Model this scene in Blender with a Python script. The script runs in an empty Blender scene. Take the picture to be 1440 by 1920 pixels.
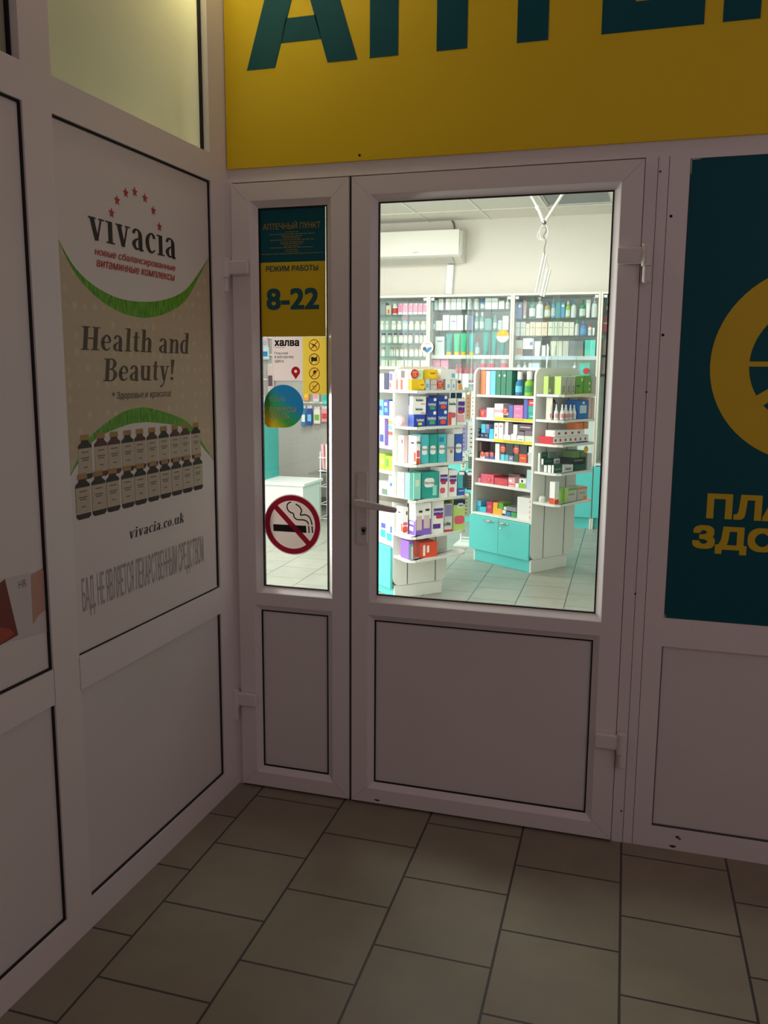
import bpy, bmesh, math, random
import numpy as np
from mathutils.geometry import delaunay_2d_cdt
from mathutils import Vector, Matrix
random.seed(7)
SC = bpy.context.scene
COL = SC.collection
# ------------------------------------------------------------------ camera
cam_d = bpy.data.cameras.new('camera'); cam = bpy.data.objects.new('camera', cam_d); COL.objects.link(cam)
cam_d.sensor_fit = 'VERTICAL'; cam_d.sensor_height = 32.0; cam_d.lens = 1647.0992/1920*32.0
yaw, pitch, roll = math.radians(-17.06980631), math.radians(-9.16479515), math.radians(0.35848946)
fw = Vector((math.sin(yaw)*math.cos(pitch), math.cos(yaw)*math.cos(pitch), math.sin(pitch)))
rt = Vector((math.cos(yaw), -math.sin(yaw), 0)); up = rt.cross(fw)
cr, sr = math.cos(roll), math.sin(roll)
rt, up = cr*rt+sr*up, -sr*rt+cr*up
cam.matrix_world = Matrix(((rt.x, up.x, -fw.x, 1.35743546), (rt.y, up.y, -fw.y, -2.67976479), (rt.z, up.z, -fw.z, 1.46452221), (0, 0, 0, 1)))
cam_d.clip_start = 0.05
SC.camera = cam
# ------------------------------------------------------------------ world, lights, exposure
SC.view_settings.view_transform = 'Standard'; SC.view_settings.look = 'None'
SC.view_settings.exposure = 0.0; SC.view_settings.gamma = 1.0; SC.view_settings.use_curve_mapping = False
SC.cycles.transparent_max_bounces = 24; SC.cycles.max_bounces = 8
W = bpy.data.worlds.new('world'); SC.world = W; W.use_nodes = True
bg = W.node_tree.nodes['Background']; bg.inputs[0].default_value = (1.0, 0.69, 0.755, 1); bg.inputs[1].default_value = 0.132
def lamp(name, typ, loc, energy, color, size=None, size_y=None, target=None, radius=None):
    d = bpy.data.lights.new(name, typ); d.energy = energy; d.color = color
    if typ == 'AREA':
        d.shape = 'RECTANGLE'; d.size = size; d.size_y = size_y or size
    if radius: d.shadow_soft_size = radius
    o = bpy.data.objects.new(name, d); COL.objects.link(o); o.location = loc
    if target is not None: o.rotation_euler = (Vector(target)-Vector(loc)).to_track_quat('-Z', 'Y').to_euler()
    return o
SHOPC = (0.99, 0.99, 1.0)
lamp('daylight_from_front_window', 'AREA', (-1.55, -0.12, 1.55), 88, (1.0, 0.98, 1.0), 2.3, 2.0, (-1.2, 3.0, 1.35))
lamp('daylight_from_side_window', 'AREA', (-3.12, 2.3, 1.6), 132, (1.0, 0.98, 1.0), 2.6, 2.0, (0.0, 2.3, 1.45))
for i, (lx, ly, e) in enumerate([(-1.0, 0.8, 36), (-1.4, 2.2, 12), (0.2, 1.0, 12), (-1.4, 4.2, 36), (0.3, 4.6, 25)]):
    lamp('ceiling_panel_lamp', 'AREA', (lx, ly, 2.90), e, SHOPC, 0.58, 0.58, (lx, ly, 0))
lamp('added_bead_light', 'AREA', (-0.28, 0.34, 1.30), 26, (1.0, 0.98, 0.95), 0.12, 1.15, (1.0, 0.30, 1.30))  # added unseen light to brighten the glazing beads, not a known fixture
lamp('added_corridor_fill', 'AREA', (3.3, -2.4, 2.0), 7.5, (1.0, 0.79, 0.76), 1.6, 1.8, (0.0, -0.9, 1.0))  # added fill from the right, brightens the left wall and floor
lamp('corridor_ceiling_lamp', 'POINT', (0.17, -0.27, 2.98), 4.2, (1.0, 0.86, 0.60), radius=0.06)
lamp('lamp_behind_frosted_glass', 'POINT', (-0.17, -0.14, 2.80), 34, (1.0, 0.86, 0.52), radius=0.06)
# ------------------------------------------------------------------ materials
def lin(c):
    c = c/255.0
    return c/12.92 if c <= 0.04045 else ((c+0.055)/1.055)**2.4
def rgb(h):
    return (lin(int(h[0:2], 16)), lin(int(h[2:4], 16)), lin(int(h[4:6], 16)), 1)
MATS = {}
def mat(name, hexc, rough=0.5, metal=0.0, noise=0.0, nscale=30.0, bump=0.0, spec=0.5):
    if name in MATS: return MATS[name]
    m = bpy.data.materials.new(name); m.use_nodes = True; nt = m.node_tree; b = nt.nodes['Principled BSDF']
    b.inputs['Base Color'].default_value = rgb(hexc); b.inputs['Roughness'].default_value = rough; b.inputs['Metallic'].default_value = metal
    b.inputs['Specular IOR Level'].default_value = spec
    if noise or bump:
        tc = nt.nodes.new('ShaderNodeTexCoord'); n = nt.nodes.new('ShaderNodeTexNoise'); n.inputs['Scale'].default_value = nscale; n.inputs['Detail'].default_value = 5
        nt.links.new(tc.outputs['Object'], n.inputs['Vector'])
        if noise:
            r = nt.nodes.new('ShaderNodeMixRGB'); c = rgb(hexc)
            r.inputs[1].default_value = tuple(min(1, v*(1-noise)) for v in c[:3])+(1,); r.inputs[2].default_value = tuple(min(1, v*(1+noise)) for v in c[:3])+(1,)
            nt.links.new(n.outputs['Fac'], r.inputs[0]); nt.links.new(r.outputs[0], b.inputs['Base Color'])
        if bump:
            bp = nt.nodes.new('ShaderNodeBump'); bp.inputs['Strength'].default_value = bump; bp.inputs['Distance'].default_value = 0.002
            nt.links.new(n.outputs['Fac'], bp.inputs['Height']); nt.links.new(bp.outputs[0], b.inputs['Normal'])
    MATS[name] = m; return m
def glassmat(name, tint, gloss=0.06):
    m = bpy.data.materials.new(name); m.use_nodes = True; nt = m.node_tree; nt.nodes.clear()
    out = nt.nodes.new('ShaderNodeOutputMaterial'); mx = nt.nodes.new('ShaderNodeMixShader'); t = nt.nodes.new('ShaderNodeBsdfTransparent'); g = nt.nodes.new('ShaderNodeBsdfGlossy')
    geo = nt.nodes.new('ShaderNodeNewGeometry'); dp = nt.nodes.new('ShaderNodeVectorMath'); dp.operation = 'DOT_PRODUCT'
    def mth(op, a, b):
        n = nt.nodes.new('ShaderNodeMath'); n.operation = op
        for i, v in enumerate((a, b)):
            if isinstance(v, (int, float)): n.inputs[i].default_value = v
            elif v is not None: nt.links.new(v, n.inputs[i])
        return n.outputs[0]
    nt.links.new(geo.outputs['Incoming'], dp.inputs[0]); nt.links.new(geo.outputs['Normal'], dp.inputs[1])
    om = mth('SUBTRACT', 1.0, mth('ABSOLUTE', dp.outputs['Value'], None)); sch = mth('MULTIPLY_ADD', mth('POWER', om, 5.0), 0.9-gloss); sch.node.inputs[2].default_value = gloss*0.6
    t.inputs[0].default_value = tint; g.inputs['Roughness'].default_value = 0.02
    nt.links.new(sch, mx.inputs[0]); nt.links.new(t.outputs[0], mx.inputs[1]); nt.links.new(g.outputs[0], mx.inputs[2]); nt.links.new(mx.outputs[0], out.inputs[0])
    MATS[name] = m; return m
def paper(name, hexc, tr=0.5):
    if name in MATS: return MATS[name]
    m = bpy.data.materials.new(name); m.use_nodes = True; nt = m.node_tree; nt.nodes.clear(); out = nt.nodes.new('ShaderNodeOutputMaterial'); mx = nt.nodes.new('ShaderNodeMixShader'); t = nt.nodes.new('ShaderNodeBsdfTranslucent'); d = nt.nodes.new('ShaderNodeBsdfDiffuse')
    t.inputs[0].default_value = rgb(hexc); d.inputs[0].default_value = rgb(hexc); mx.inputs[0].default_value = 1-tr
    nt.links.new(t.outputs[0], mx.inputs[1]); nt.links.new(d.outputs[0], mx.inputs[2]); nt.links.new(mx.outputs[0], out.inputs[0]); MATS[name] = m; return m
GLASS = glassmat('clear_glass', (0.97, 0.985, 0.97, 1)); CABGLASS = glassmat('cabinet_glass', (0.95, 0.985, 0.975, 1), 0.05); SHELFGLASS = glassmat('shelf_glass', (0.88, 0.95, 0.93, 1), 0.06)
def frosted():
    m = bpy.data.materials.new('frosted_glass'); m.use_nodes = True; nt = m.node_tree; nt.nodes.clear()
    out = nt.nodes.new('ShaderNodeOutputMaterial'); mx = nt.nodes.new('ShaderNodeMixShader'); t = nt.nodes.new('ShaderNodeBsdfTranslucent'); d = nt.nodes.new('ShaderNodeBsdfDiffuse')
    t.inputs[0].default_value = (0.66, 0.66, 0.52, 1); d.inputs[0].default_value = (0.52, 0.53, 0.43, 1); mx.inputs[0].default_value = 0.45
    nt.links.new(t.outputs[0], mx.inputs[1]); nt.links.new(d.outputs[0], mx.inputs[2]); nt.links.new(mx.outputs[0], out.inputs[0])
    MATS['frosted'] = m; return m
FROST = frosted()
def tilemat(name, hexa, hexm, x0, slope, y0, rw, bl, off, rough, mortar):
    # rows of tiles run away from the door, joints staggered
    m = bpy.data.materials.new(name); m.use_nodes = True; nt = m.node_tree; b = nt.nodes['Principled BSDF']; L = nt.links
    tc = nt.nodes.new('ShaderNodeTexCoord'); sp = nt.nodes.new('ShaderNodeSeparateXYZ'); L.new(tc.outputs['Object'], sp.inputs[0])
    k = nt.nodes.new('ShaderNodeMath'); k.operation = 'MULTIPLY_ADD'; L.new(sp.outputs[1], k.inputs[0]); k.inputs[1].default_value = slope; L.new(sp.outputs[0], k.inputs[2])
    a = nt.nodes.new('ShaderNodeMath'); a.operation = 'SUBTRACT'; L.new(k.outputs[0], a.inputs[0]); a.inputs[1].default_value = x0
    c = nt.nodes.new('ShaderNodeMath'); c.operation = 'SUBTRACT'; L.new(sp.outputs[1], c.inputs[0]); c.inputs[1].default_value = y0
    cb = nt.nodes.new('ShaderNodeCombineXYZ'); L.new(c.outputs[0], cb.inputs[0]); L.new(a.outputs[0], cb.inputs[1])
    br = nt.nodes.new('ShaderNodeTexBrick'); br.offset = off; br.inputs['Scale'].default_value = 1.0; br.inputs['Brick Width'].default_value = bl; br.inputs['Row Height'].default_value = rw
    br.inputs['Mortar Size'].default_value = mortar; br.inputs['Mortar Smooth'].default_value = 0.1; br.inputs['Bias'].default_value = 0
    c1 = rgb(hexa); br.inputs['Color1'].default_value = c1; br.inputs['Color2'].default_value = tuple(v*0.93 for v in c1[:3])+(1,); br.inputs['Mortar'].default_value = rgb(hexm)
    L.new(cb.outputs[0], br.inputs['Vector'])
    n = nt.nodes.new('ShaderNodeTexNoise'); n.inputs['Scale'].default_value = 9; n.inputs['Detail'].default_value = 8; L.new(tc.outputs['Object'], n.inputs['Vector'])
    mp = nt.nodes.new('ShaderNodeMapRange'); mp.inputs[3].default_value = 0.82; mp.inputs[4].default_value = 1.15; L.new(n.outputs['Fac'], mp.inputs[0])
    mx = nt.nodes.new('ShaderNodeMixRGB'); mx.blend_type = 'MULTIPLY'; mx.inputs[0].default_value = 1; L.new(br.outputs['Color'], mx.inputs[1]); L.new(mp.outputs[0], mx.inputs[2]); L.new(mx.outputs[0], b.inputs['Base Color'])
    bp = nt.nodes.new('ShaderNodeBump'); bp.inputs['Strength'].default_value = 0.5; bp.inputs['Distance'].default_value = 0.002; bp.invert = True; L.new(br.outputs['Fac'], bp.inputs['Height']); L.new(bp.outputs[0], b.inputs['Normal'])
    b.inputs['Roughness'].default_value = rough
    return m
PVC = mat('white_pvc', 'E6E2DE', 0.38, noise=0.03, nscale=3); PVCPANEL = mat('white_sandwich_panel', 'DEDCD6', 0.42, noise=0.04, nscale=4, bump=0.05)
GASK = mat('black_rubber', '0A090B', 0.6); SCREW = mat('dark_screw', '151214', 0.4, 0.6); PLASTIC = mat('white_hinge_plastic', 'E2DEDA', 0.35)
HANDLE = mat('white_handle', 'DAD4CE', 0.3); STEEL = mat('steel', '8A8A88', 0.3, 0.9); CHROME = mat('chrome', 'D8DCDC', 0.18, 1.0)
MDF = mat('white_laminate', 'EFEFE8', 0.35); MDFG = mat('pale_grey_laminate', 'DCDDD6', 0.45); TEAL = mat('teal_laminate', '62D8D2', 0.35); TEALD = mat('teal_panel', '3FAFA6', 0.4)
WALLW = mat('shop_wall_paint', 'E6E2D6', 0.8, noise=0.02, nscale=6, bump=0.05); WALLG = mat('grey_shop_wall_paint', 'B4B3AC', 0.8, noise=0.04, nscale=3); SLOT = mat('slot_dark', '3A3F42', 0.6)
SIGNY = mat('sign_yellow', 'EACB0C', 0.45); SIGNT = mat('sign_teal', '00545E', 0.5, spec=0.25); INKT = mat('sign_dark_teal', '0A5A60', 0.45)
WIRE = mat('white_wire', 'F0EEEA', 0.4); DARK = mat('dark_plastic', '26282A', 0.5)
PAL = dict(white='F4F3EE', orange='E8502A', yellow='F2C814', yellow2='F8D21E', paleblue='CFE0EC', sky='7CC0DC', greypink='D8C0BC', grey='8E9094', red='D8343E', cream='ECE4D2', apricot='F0A04C', dark='2A2C30', pink='F0B0B8',
 brown='6A5450', palegreen='D4E4CC', limepale='BEDC7A', tblue='2444A0', blueviolet='5468C0', lime='C8D040', green='3CA45C', pinkred='E25C74', purple='5A3494', crimson='C42C50', dteal='1E5C84', aqua='4CBCC4', seagreen='1EA094',
 ocean='2C84B4', palegrey='D6D8D6', tan='A88058', blue='3A62B8', mint='92DCCC', violet='8660C4', greyviolet='8A86B4', navy='1C2850', purplelite='9A6CCC', aquagrey='8AB4B8', skyblue='6CCCEC', limebright='A8DC2C', greygreen='6E8878',
 cyan='3CC8DC', apricot2='F08A54', lavender='D8CCF0', bottlegreen='1E7A5C', oceanblue='2C7CA8', limegreen2='8CC63C', purplered='8C4470', hotpink='E27CB4', tealgreen='2CB49C', plum='5E4A56', plumgrey='7C6E78', olive='4C4C38',
 dgreen='1E5A48', black='22302C', crimson2='D04450', paleaqua='B8DCE0', amber='F0B42C', green2='5AA83C', limegreen='BCE06C', greygreen2='98A088', palegrey2='C8C8BE', leaf='74B04C', rose='E89AA0', blue2='2C78C8', palepink='E8CCC4',
 olive2='6A8A58', peach='F0D4B8', creamjar='E8DCBC', deepviolet='5A4A80', mauve='B08C88', skyblue2='4C9CCC', tealgrey='7CAAA8', tubegreen='3CC890', teal='2CA49C', tealdeep='1E8C90', greyblue='5C80B0', rosegrey='D0A8A0',
 green3='2C9060', olivegold='A89C50', tealblue='2C98A8', tan2='B88868', grey2='84888A', turq='5CD0C0', greyblue2='3C4C68', gold='D8B450', hotpink2='EE8CAC')
def pm(k): return mat('ink_'+k if len(k) < 12 else k, PAL[k], 0.45)
# ------------------------------------------------------------------ mesh helpers
def mesh_obj(name, bm, mats, parent=None, loc=None, smooth=False):
    me = bpy.data.meshes.new(name); bm.normal_update(); bm.to_mesh(me); bm.free()
    for m in (mats if isinstance(mats, (list, tuple)) else [mats]): me.materials.append(m)
    if smooth:
        for p in me.polygons: p.use_smooth = True
    o = bpy.data.objects.new(name, me); COL.objects.link(o)
    if loc is not None: o.location = loc
    if parent is not None: o.parent = parent
    return o
def empty(name, loc=(0, 0, 0), rz=0.0, parent=None):
    o = bpy.data.objects.new(name, None); COL.objects.link(o); o.location = loc; o.rotation_euler = (0, 0, rz); o.empty_display_size = 0.05
    if parent is not None: o.parent = parent
    return o
def tag(o, label, cat, group=None):
    o['label'] = label; o['category'] = cat
    if group: o['group'] = group
    return o
def struct(o, label=None, cat=None):
    o['kind'] = 'structure'
    if label: o['label'] = label
    if cat: o['category'] = cat
    return o
def box(bm, x0, x1, y0, y1, z0, z1, mi=0):
    vs = [bm.verts.new(p) for p in ((x0, y0, z0), (x1, y0, z0), (x1, y1, z0), (x0, y1, z0), (x0, y0, z1), (x1, y0, z1), (x1, y1, z1), (x0, y1, z1))]
    for f in ((0, 3, 2, 1), (4, 5, 6, 7), (0, 1, 5, 4), (1, 2, 6, 5), (2, 3, 7, 6), (3, 0, 4, 7)):
        fc = bm.faces.new([vs[i] for i in f]); fc.material_index = mi
    return vs
def BOX(x0, x1, y0, y1, z0, z1, bev=0.0, seg=1):
    bm = bmesh.new(); box(bm, x0, x1, y0, y1, z0, z1)
    if bev: bmesh.ops.bevel(bm, geom=bm.edges[:], offset=bev, segments=seg, affect='EDGES', profile=0.5)
    return bm
def bx(name, m, parent, x0, x1, y0, y1, z0, z1, bev=0.0, seg=1):
    return mesh_obj(name, BOX(x0, x1, y0, y1, z0, z1, bev, seg), m, parent)
def prism(bm, pts, fn0, fn1, mi=0):
    # extrude a 2D outline between two mappings
    a = [bm.verts.new(fn0(*p)) for p in pts]; b = [bm.verts.new(fn1(*p)) for p in pts]; n = len(pts)
    fs = [bm.faces.new(a[::-1]), bm.faces.new(b)]
    for i in range(n): fs.append(bm.faces.new((a[i], a[(i+1) % n], b[(i+1) % n], b[i])))
    for f in fs: f.material_index = mi
    bmesh.ops.recalc_face_normals(bm, faces=fs)
def cyl(bm, p0, p1, r0, r1=None, n=12, mi=0, caps=True):
    r1 = r0 if r1 is None else r1; p0 = Vector(p0); p1 = Vector(p1); d = (p1-p0).normalized()
    a = d.orthogonal().normalized(); b = d.cross(a)
    A = [bm.verts.new(p0+r0*(math.cos(t)*a+math.sin(t)*b)) for t in [2*math.pi*i/n for i in range(n)]]
    B = [bm.verts.new(p1+r1*(math.cos(t)*a+math.sin(t)*b)) for t in [2*math.pi*i/n for i in range(n)]]
    fs = [bm.faces.new((A[i], A[(i+1) % n], B[(i+1) % n], B[i])) for i in range(n)]
    if caps: fs += [bm.faces.new(A[::-1]), bm.faces.new(B)]
    for f in fs: f.material_index = mi
def tube(bm, pts, r, n=8, mi=0):
    pts = [Vector(p) for p in pts]; rings = []
    ref = Vector((0.3, 0.2, 1)).normalized()
    for i, p in enumerate(pts):
        d = (pts[min(i+1, len(pts)-1)]-pts[max(i-1, 0)]).normalized(); a = d.cross(ref)
        if a.length < 1e-3: a = d.orthogonal()
        a.normalize(); b = d.cross(a); rr = r[i] if isinstance(r, (list, tuple)) else r
        rings.append([bm.verts.new(p+rr*(math.cos(t)*a+math.sin(t)*b)) for t in [2*math.pi*k/n for k in range(n)]])
    for A, B in zip(rings, rings[1:]):
        for k in range(n): bm.faces.new((A[k], A[(k+1) % n], B[(k+1) % n], B[k])).material_index = mi
    bm.faces.new(rings[0][::-1]); bm.faces.new(rings[-1])
def lathe(bm, prof, cx=0, cy=0, n=16, mi=0, flat=None):
    rings = []
    for r, z in prof:
        rings.append([bm.verts.new((cx+r*math.cos(2*math.pi*i/n), cy+r*math.sin(2*math.pi*i/n), z)) for i in range(n)])
    for A, B in zip(rings, rings[1:]):
        for i in range(n): bm.faces.new((A[i], A[(i+1) % n], B[(i+1) % n], B[i])).material_index = mi
    bm.faces.new(rings[0][::-1]).material_index = mi; bm.faces.new(rings[-1]).material_index = mi
def rrect(x0, x1, z0, z1, r, n=5, corners=(1, 1, 1, 1)):
    # corners: (x0z0, x1z0, x1z1, x0z1)
    out = []
    for (cx, cz, a0, on, px_, pz_) in ((x0+r, z0+r, 180, corners[0], x0, z0), (x1-r, z0+r, 270, corners[1], x1, z0), (x1-r, z1-r, 0, corners[2], x1, z1), (x0+r, z1-r, 90, corners[3], x0, z1)):
        if not on: out.append((px_, pz_)); continue
        for i in range(n+1):
            t = math.radians(a0+90*i/n); out.append((cx+r*math.cos(t), cz+r*math.sin(t)))
    return out
def circ(cx, cz, r, n=40): return [(cx+r*math.cos(2*math.pi*i/n), cz+r*math.sin(2*math.pi*i/n)) for i in range(n)]
# flat artwork: (u,v) on a surface -> 3D
FRONT = lambda y: (lambda u, v: Vector((u, y, v)))
LEFT = lambda x: (lambda u, v: Vector((x, u, v)))
def flat(bm, pts, fn, mi=0):
    f = bm.faces.new([bm.verts.new(fn(*p)) for p in pts]); f.material_index = mi; return f
def strip2(bm, A, B, fn, mi=0):
    a = [bm.verts.new(fn(*p)) for p in A]; b = [bm.verts.new(fn(*p)) for p in B]
    for i in range(len(A)-1): bm.faces.new((a[i], a[i+1], b[i+1], b[i])).material_index = mi
def ringf(bm, cx, cz, r0, r1, fn, mi=0, n=48):
    strip2(bm, circ(cx, cz, r1, n)+[(cx+r1, cz)], circ(cx, cz, r0, n)+[(cx+r0, cz)], fn, mi)
def ribbon(bm, pts, ws, fn, mi=0):
    A, B = [], []
    for i, p in enumerate(pts):
        q0 = pts[max(i-1, 0)]; q1 = pts[min(i+1, len(pts)-1)]; dx, dy = q1[0]-q0[0], q1[1]-q0[1]; l = math.hypot(dx, dy) or 1
        w = (ws[i] if isinstance(ws, (list, tuple)) else ws)/2
        A.append((p[0]-dy/l*w, p[1]+dx/l*w)); B.append((p[0]+dy/l*w, p[1]-dx/l*w))
    strip2(bm, A, B, fn, mi)
def smoothpts(P, k=6):
    out = []
    for i in range(len(P)-1):
        p0 = P[max(i-1, 0)]; p1 = P[i]; p2 = P[i+1]; p3 = P[min(i+2, len(P)-1)]
        for s in range(k):
            t = s/k
            out.append(tuple(0.5*((2*p1[j])+(-p0[j]+p2[j])*t+(2*p0[j]-5*p1[j]+4*p2[j]-p3[j])*t*t+(-p0[j]+3*p1[j]-3*p2[j]+p3[j])*t**3) for j in range(len(p1))))
    out.append(tuple(P[-1])); return out
TXT = {}
def text_poly(body, bold=0.02, shear=0.0):
    key = (body, bold, shear)
    if key in TXT: return TXT[key]
    cu = bpy.data.curves.new('lettering_curve', 'FONT'); cu.body = body; cu.size = 1; cu.resolution_u = 4; cu.fill_mode = 'NONE'
    o = bpy.data.objects.new('lettering_curve', cu); COL.objects.link(o); bpy.context.view_layer.update()
    me = bpy.data.meshes.new_from_object(o.evaluated_get(bpy.context.evaluated_depsgraph_get()))
    P = [Vector((v.co.x, v.co.y)) for v in me.vertices]; E = [tuple(e.vertices) for e in me.edges]
    bpy.data.objects.remove(o); bpy.data.curves.remove(cu); bpy.data.meshes.remove(me)
    V, _e, T, _a, _b, _c = delaunay_2d_cdt(P, E, [], 0, 1e-6)
    # keep the triangles that lie inside the outlines (each outline runs round in one direction)
    nxt = {}
    for a, b in E: nxt.setdefault(a, []).append(b); nxt.setdefault(b, []).append(a)
    S, seen = [], set()
    for s in nxt:
        if s in seen: continue
        loop = [s]; seen.add(s); c = s
        while True:
            n = [q for q in sorted(nxt[c]) if q not in seen]
            if not n: break
            c = min(n, key=lambda q: abs(q-c)) if len(loop) > 1 else (s+1 if s+1 in n else n[0]); seen.add(c); loop.append(c)
        S += [(P[a].x, P[a].y, P[b].x, P[b].y) for a, b in zip(loop, loop[1:]+loop[:1])]
    S = np.array(S); F = []
    for t in T:
        x = sum(V[q].x for q in t)/3; y = sum(V[q].y for q in t)/3
        cr_ = (S[:, 1] <= y) != (S[:, 3] <= y); q = S[cr_]
        if len(q) and np.sum(np.where(q[:, 0]+(y-q[:, 1])/(q[:, 3]-q[:, 1])*(q[:, 2]-q[:, 0]) > x, np.where(q[:, 3] > q[:, 1], 1, -1), 0)) != 0: F.append(tuple(t))
    V = [(v.x+shear*v.y, v.y) for v in V]
    par = list(range(len(V)))                     # pieces of one letter that overlap get separate heights
    def find(i):
        while par[i] != i: par[i] = par[par[i]]; i = par[i]
        return i
    for f in F:
        for i in f[1:]: par[find(i)] = find(f[0])
    ids = {}; lay = [ids.setdefault(find(i), len(ids)) % 4 for i in range(len(V))]
    if bold > 0:                                   # heavier weight: the outline repeated with small shifts
        n = len(V); V2, F2 = [], []
        for k in range(8):
            dx, dy = [(bold*a, bold*b) for a, b in ((1, 0), (1, 1), (0, 1), (-1, 1), (-1, 0), (-1, -1), (0, -1), (1, -1))][k]
            V2 += [(x+dx, y+dy) for x, y in V]; F2 += [tuple(q+n*k for q in f) for f in F]
        V, F = V2+V, F2+[tuple(q+8*n for q in f) for f in F]; lay = [4*k+l for k in range(9) for l in lay]
    TXT[key] = (V, F, lay); return TXT[key]
def put_text(bm, body, u0, u1, v0, v1, fn, mi=0, bold=0.02, shear=0.0, box_ref=None):
    V, F, lay = text_poly(body, bold, shear)
    if not V: return
    xs = [v[0] for v in V]; ys = [v[1] for v in V]; a, b, c, d = min(xs), max(xs), min(ys), max(ys)
    o_ = fn(0, 0); nr = (fn(1, 0)-o_).cross(fn(0, 1)-o_).normalized()   # copies of a heavy letter lie a hair apart
    vs = [bm.verts.new(fn(u0+(x-a)/(b-a)*(u1-u0), v0+(y-c)/(d-c)*(v1-v0))+nr*(.000012*lay[i])) for i, (x, y) in enumerate(V)]
    for f in F:
        try: bm.faces.new([vs[i] for i in f]).material_index = mi
        except ValueError: pass
def lettering(name, body, u0, u1, v0, v1, fn, m, parent, bold=0.02, shear=0.0):
    bm = bmesh.new(); put_text(bm, body, u0, u1, v0, v1, fn, 0, bold, shear)
    return mesh_obj(name, bm, m, parent)
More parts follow.
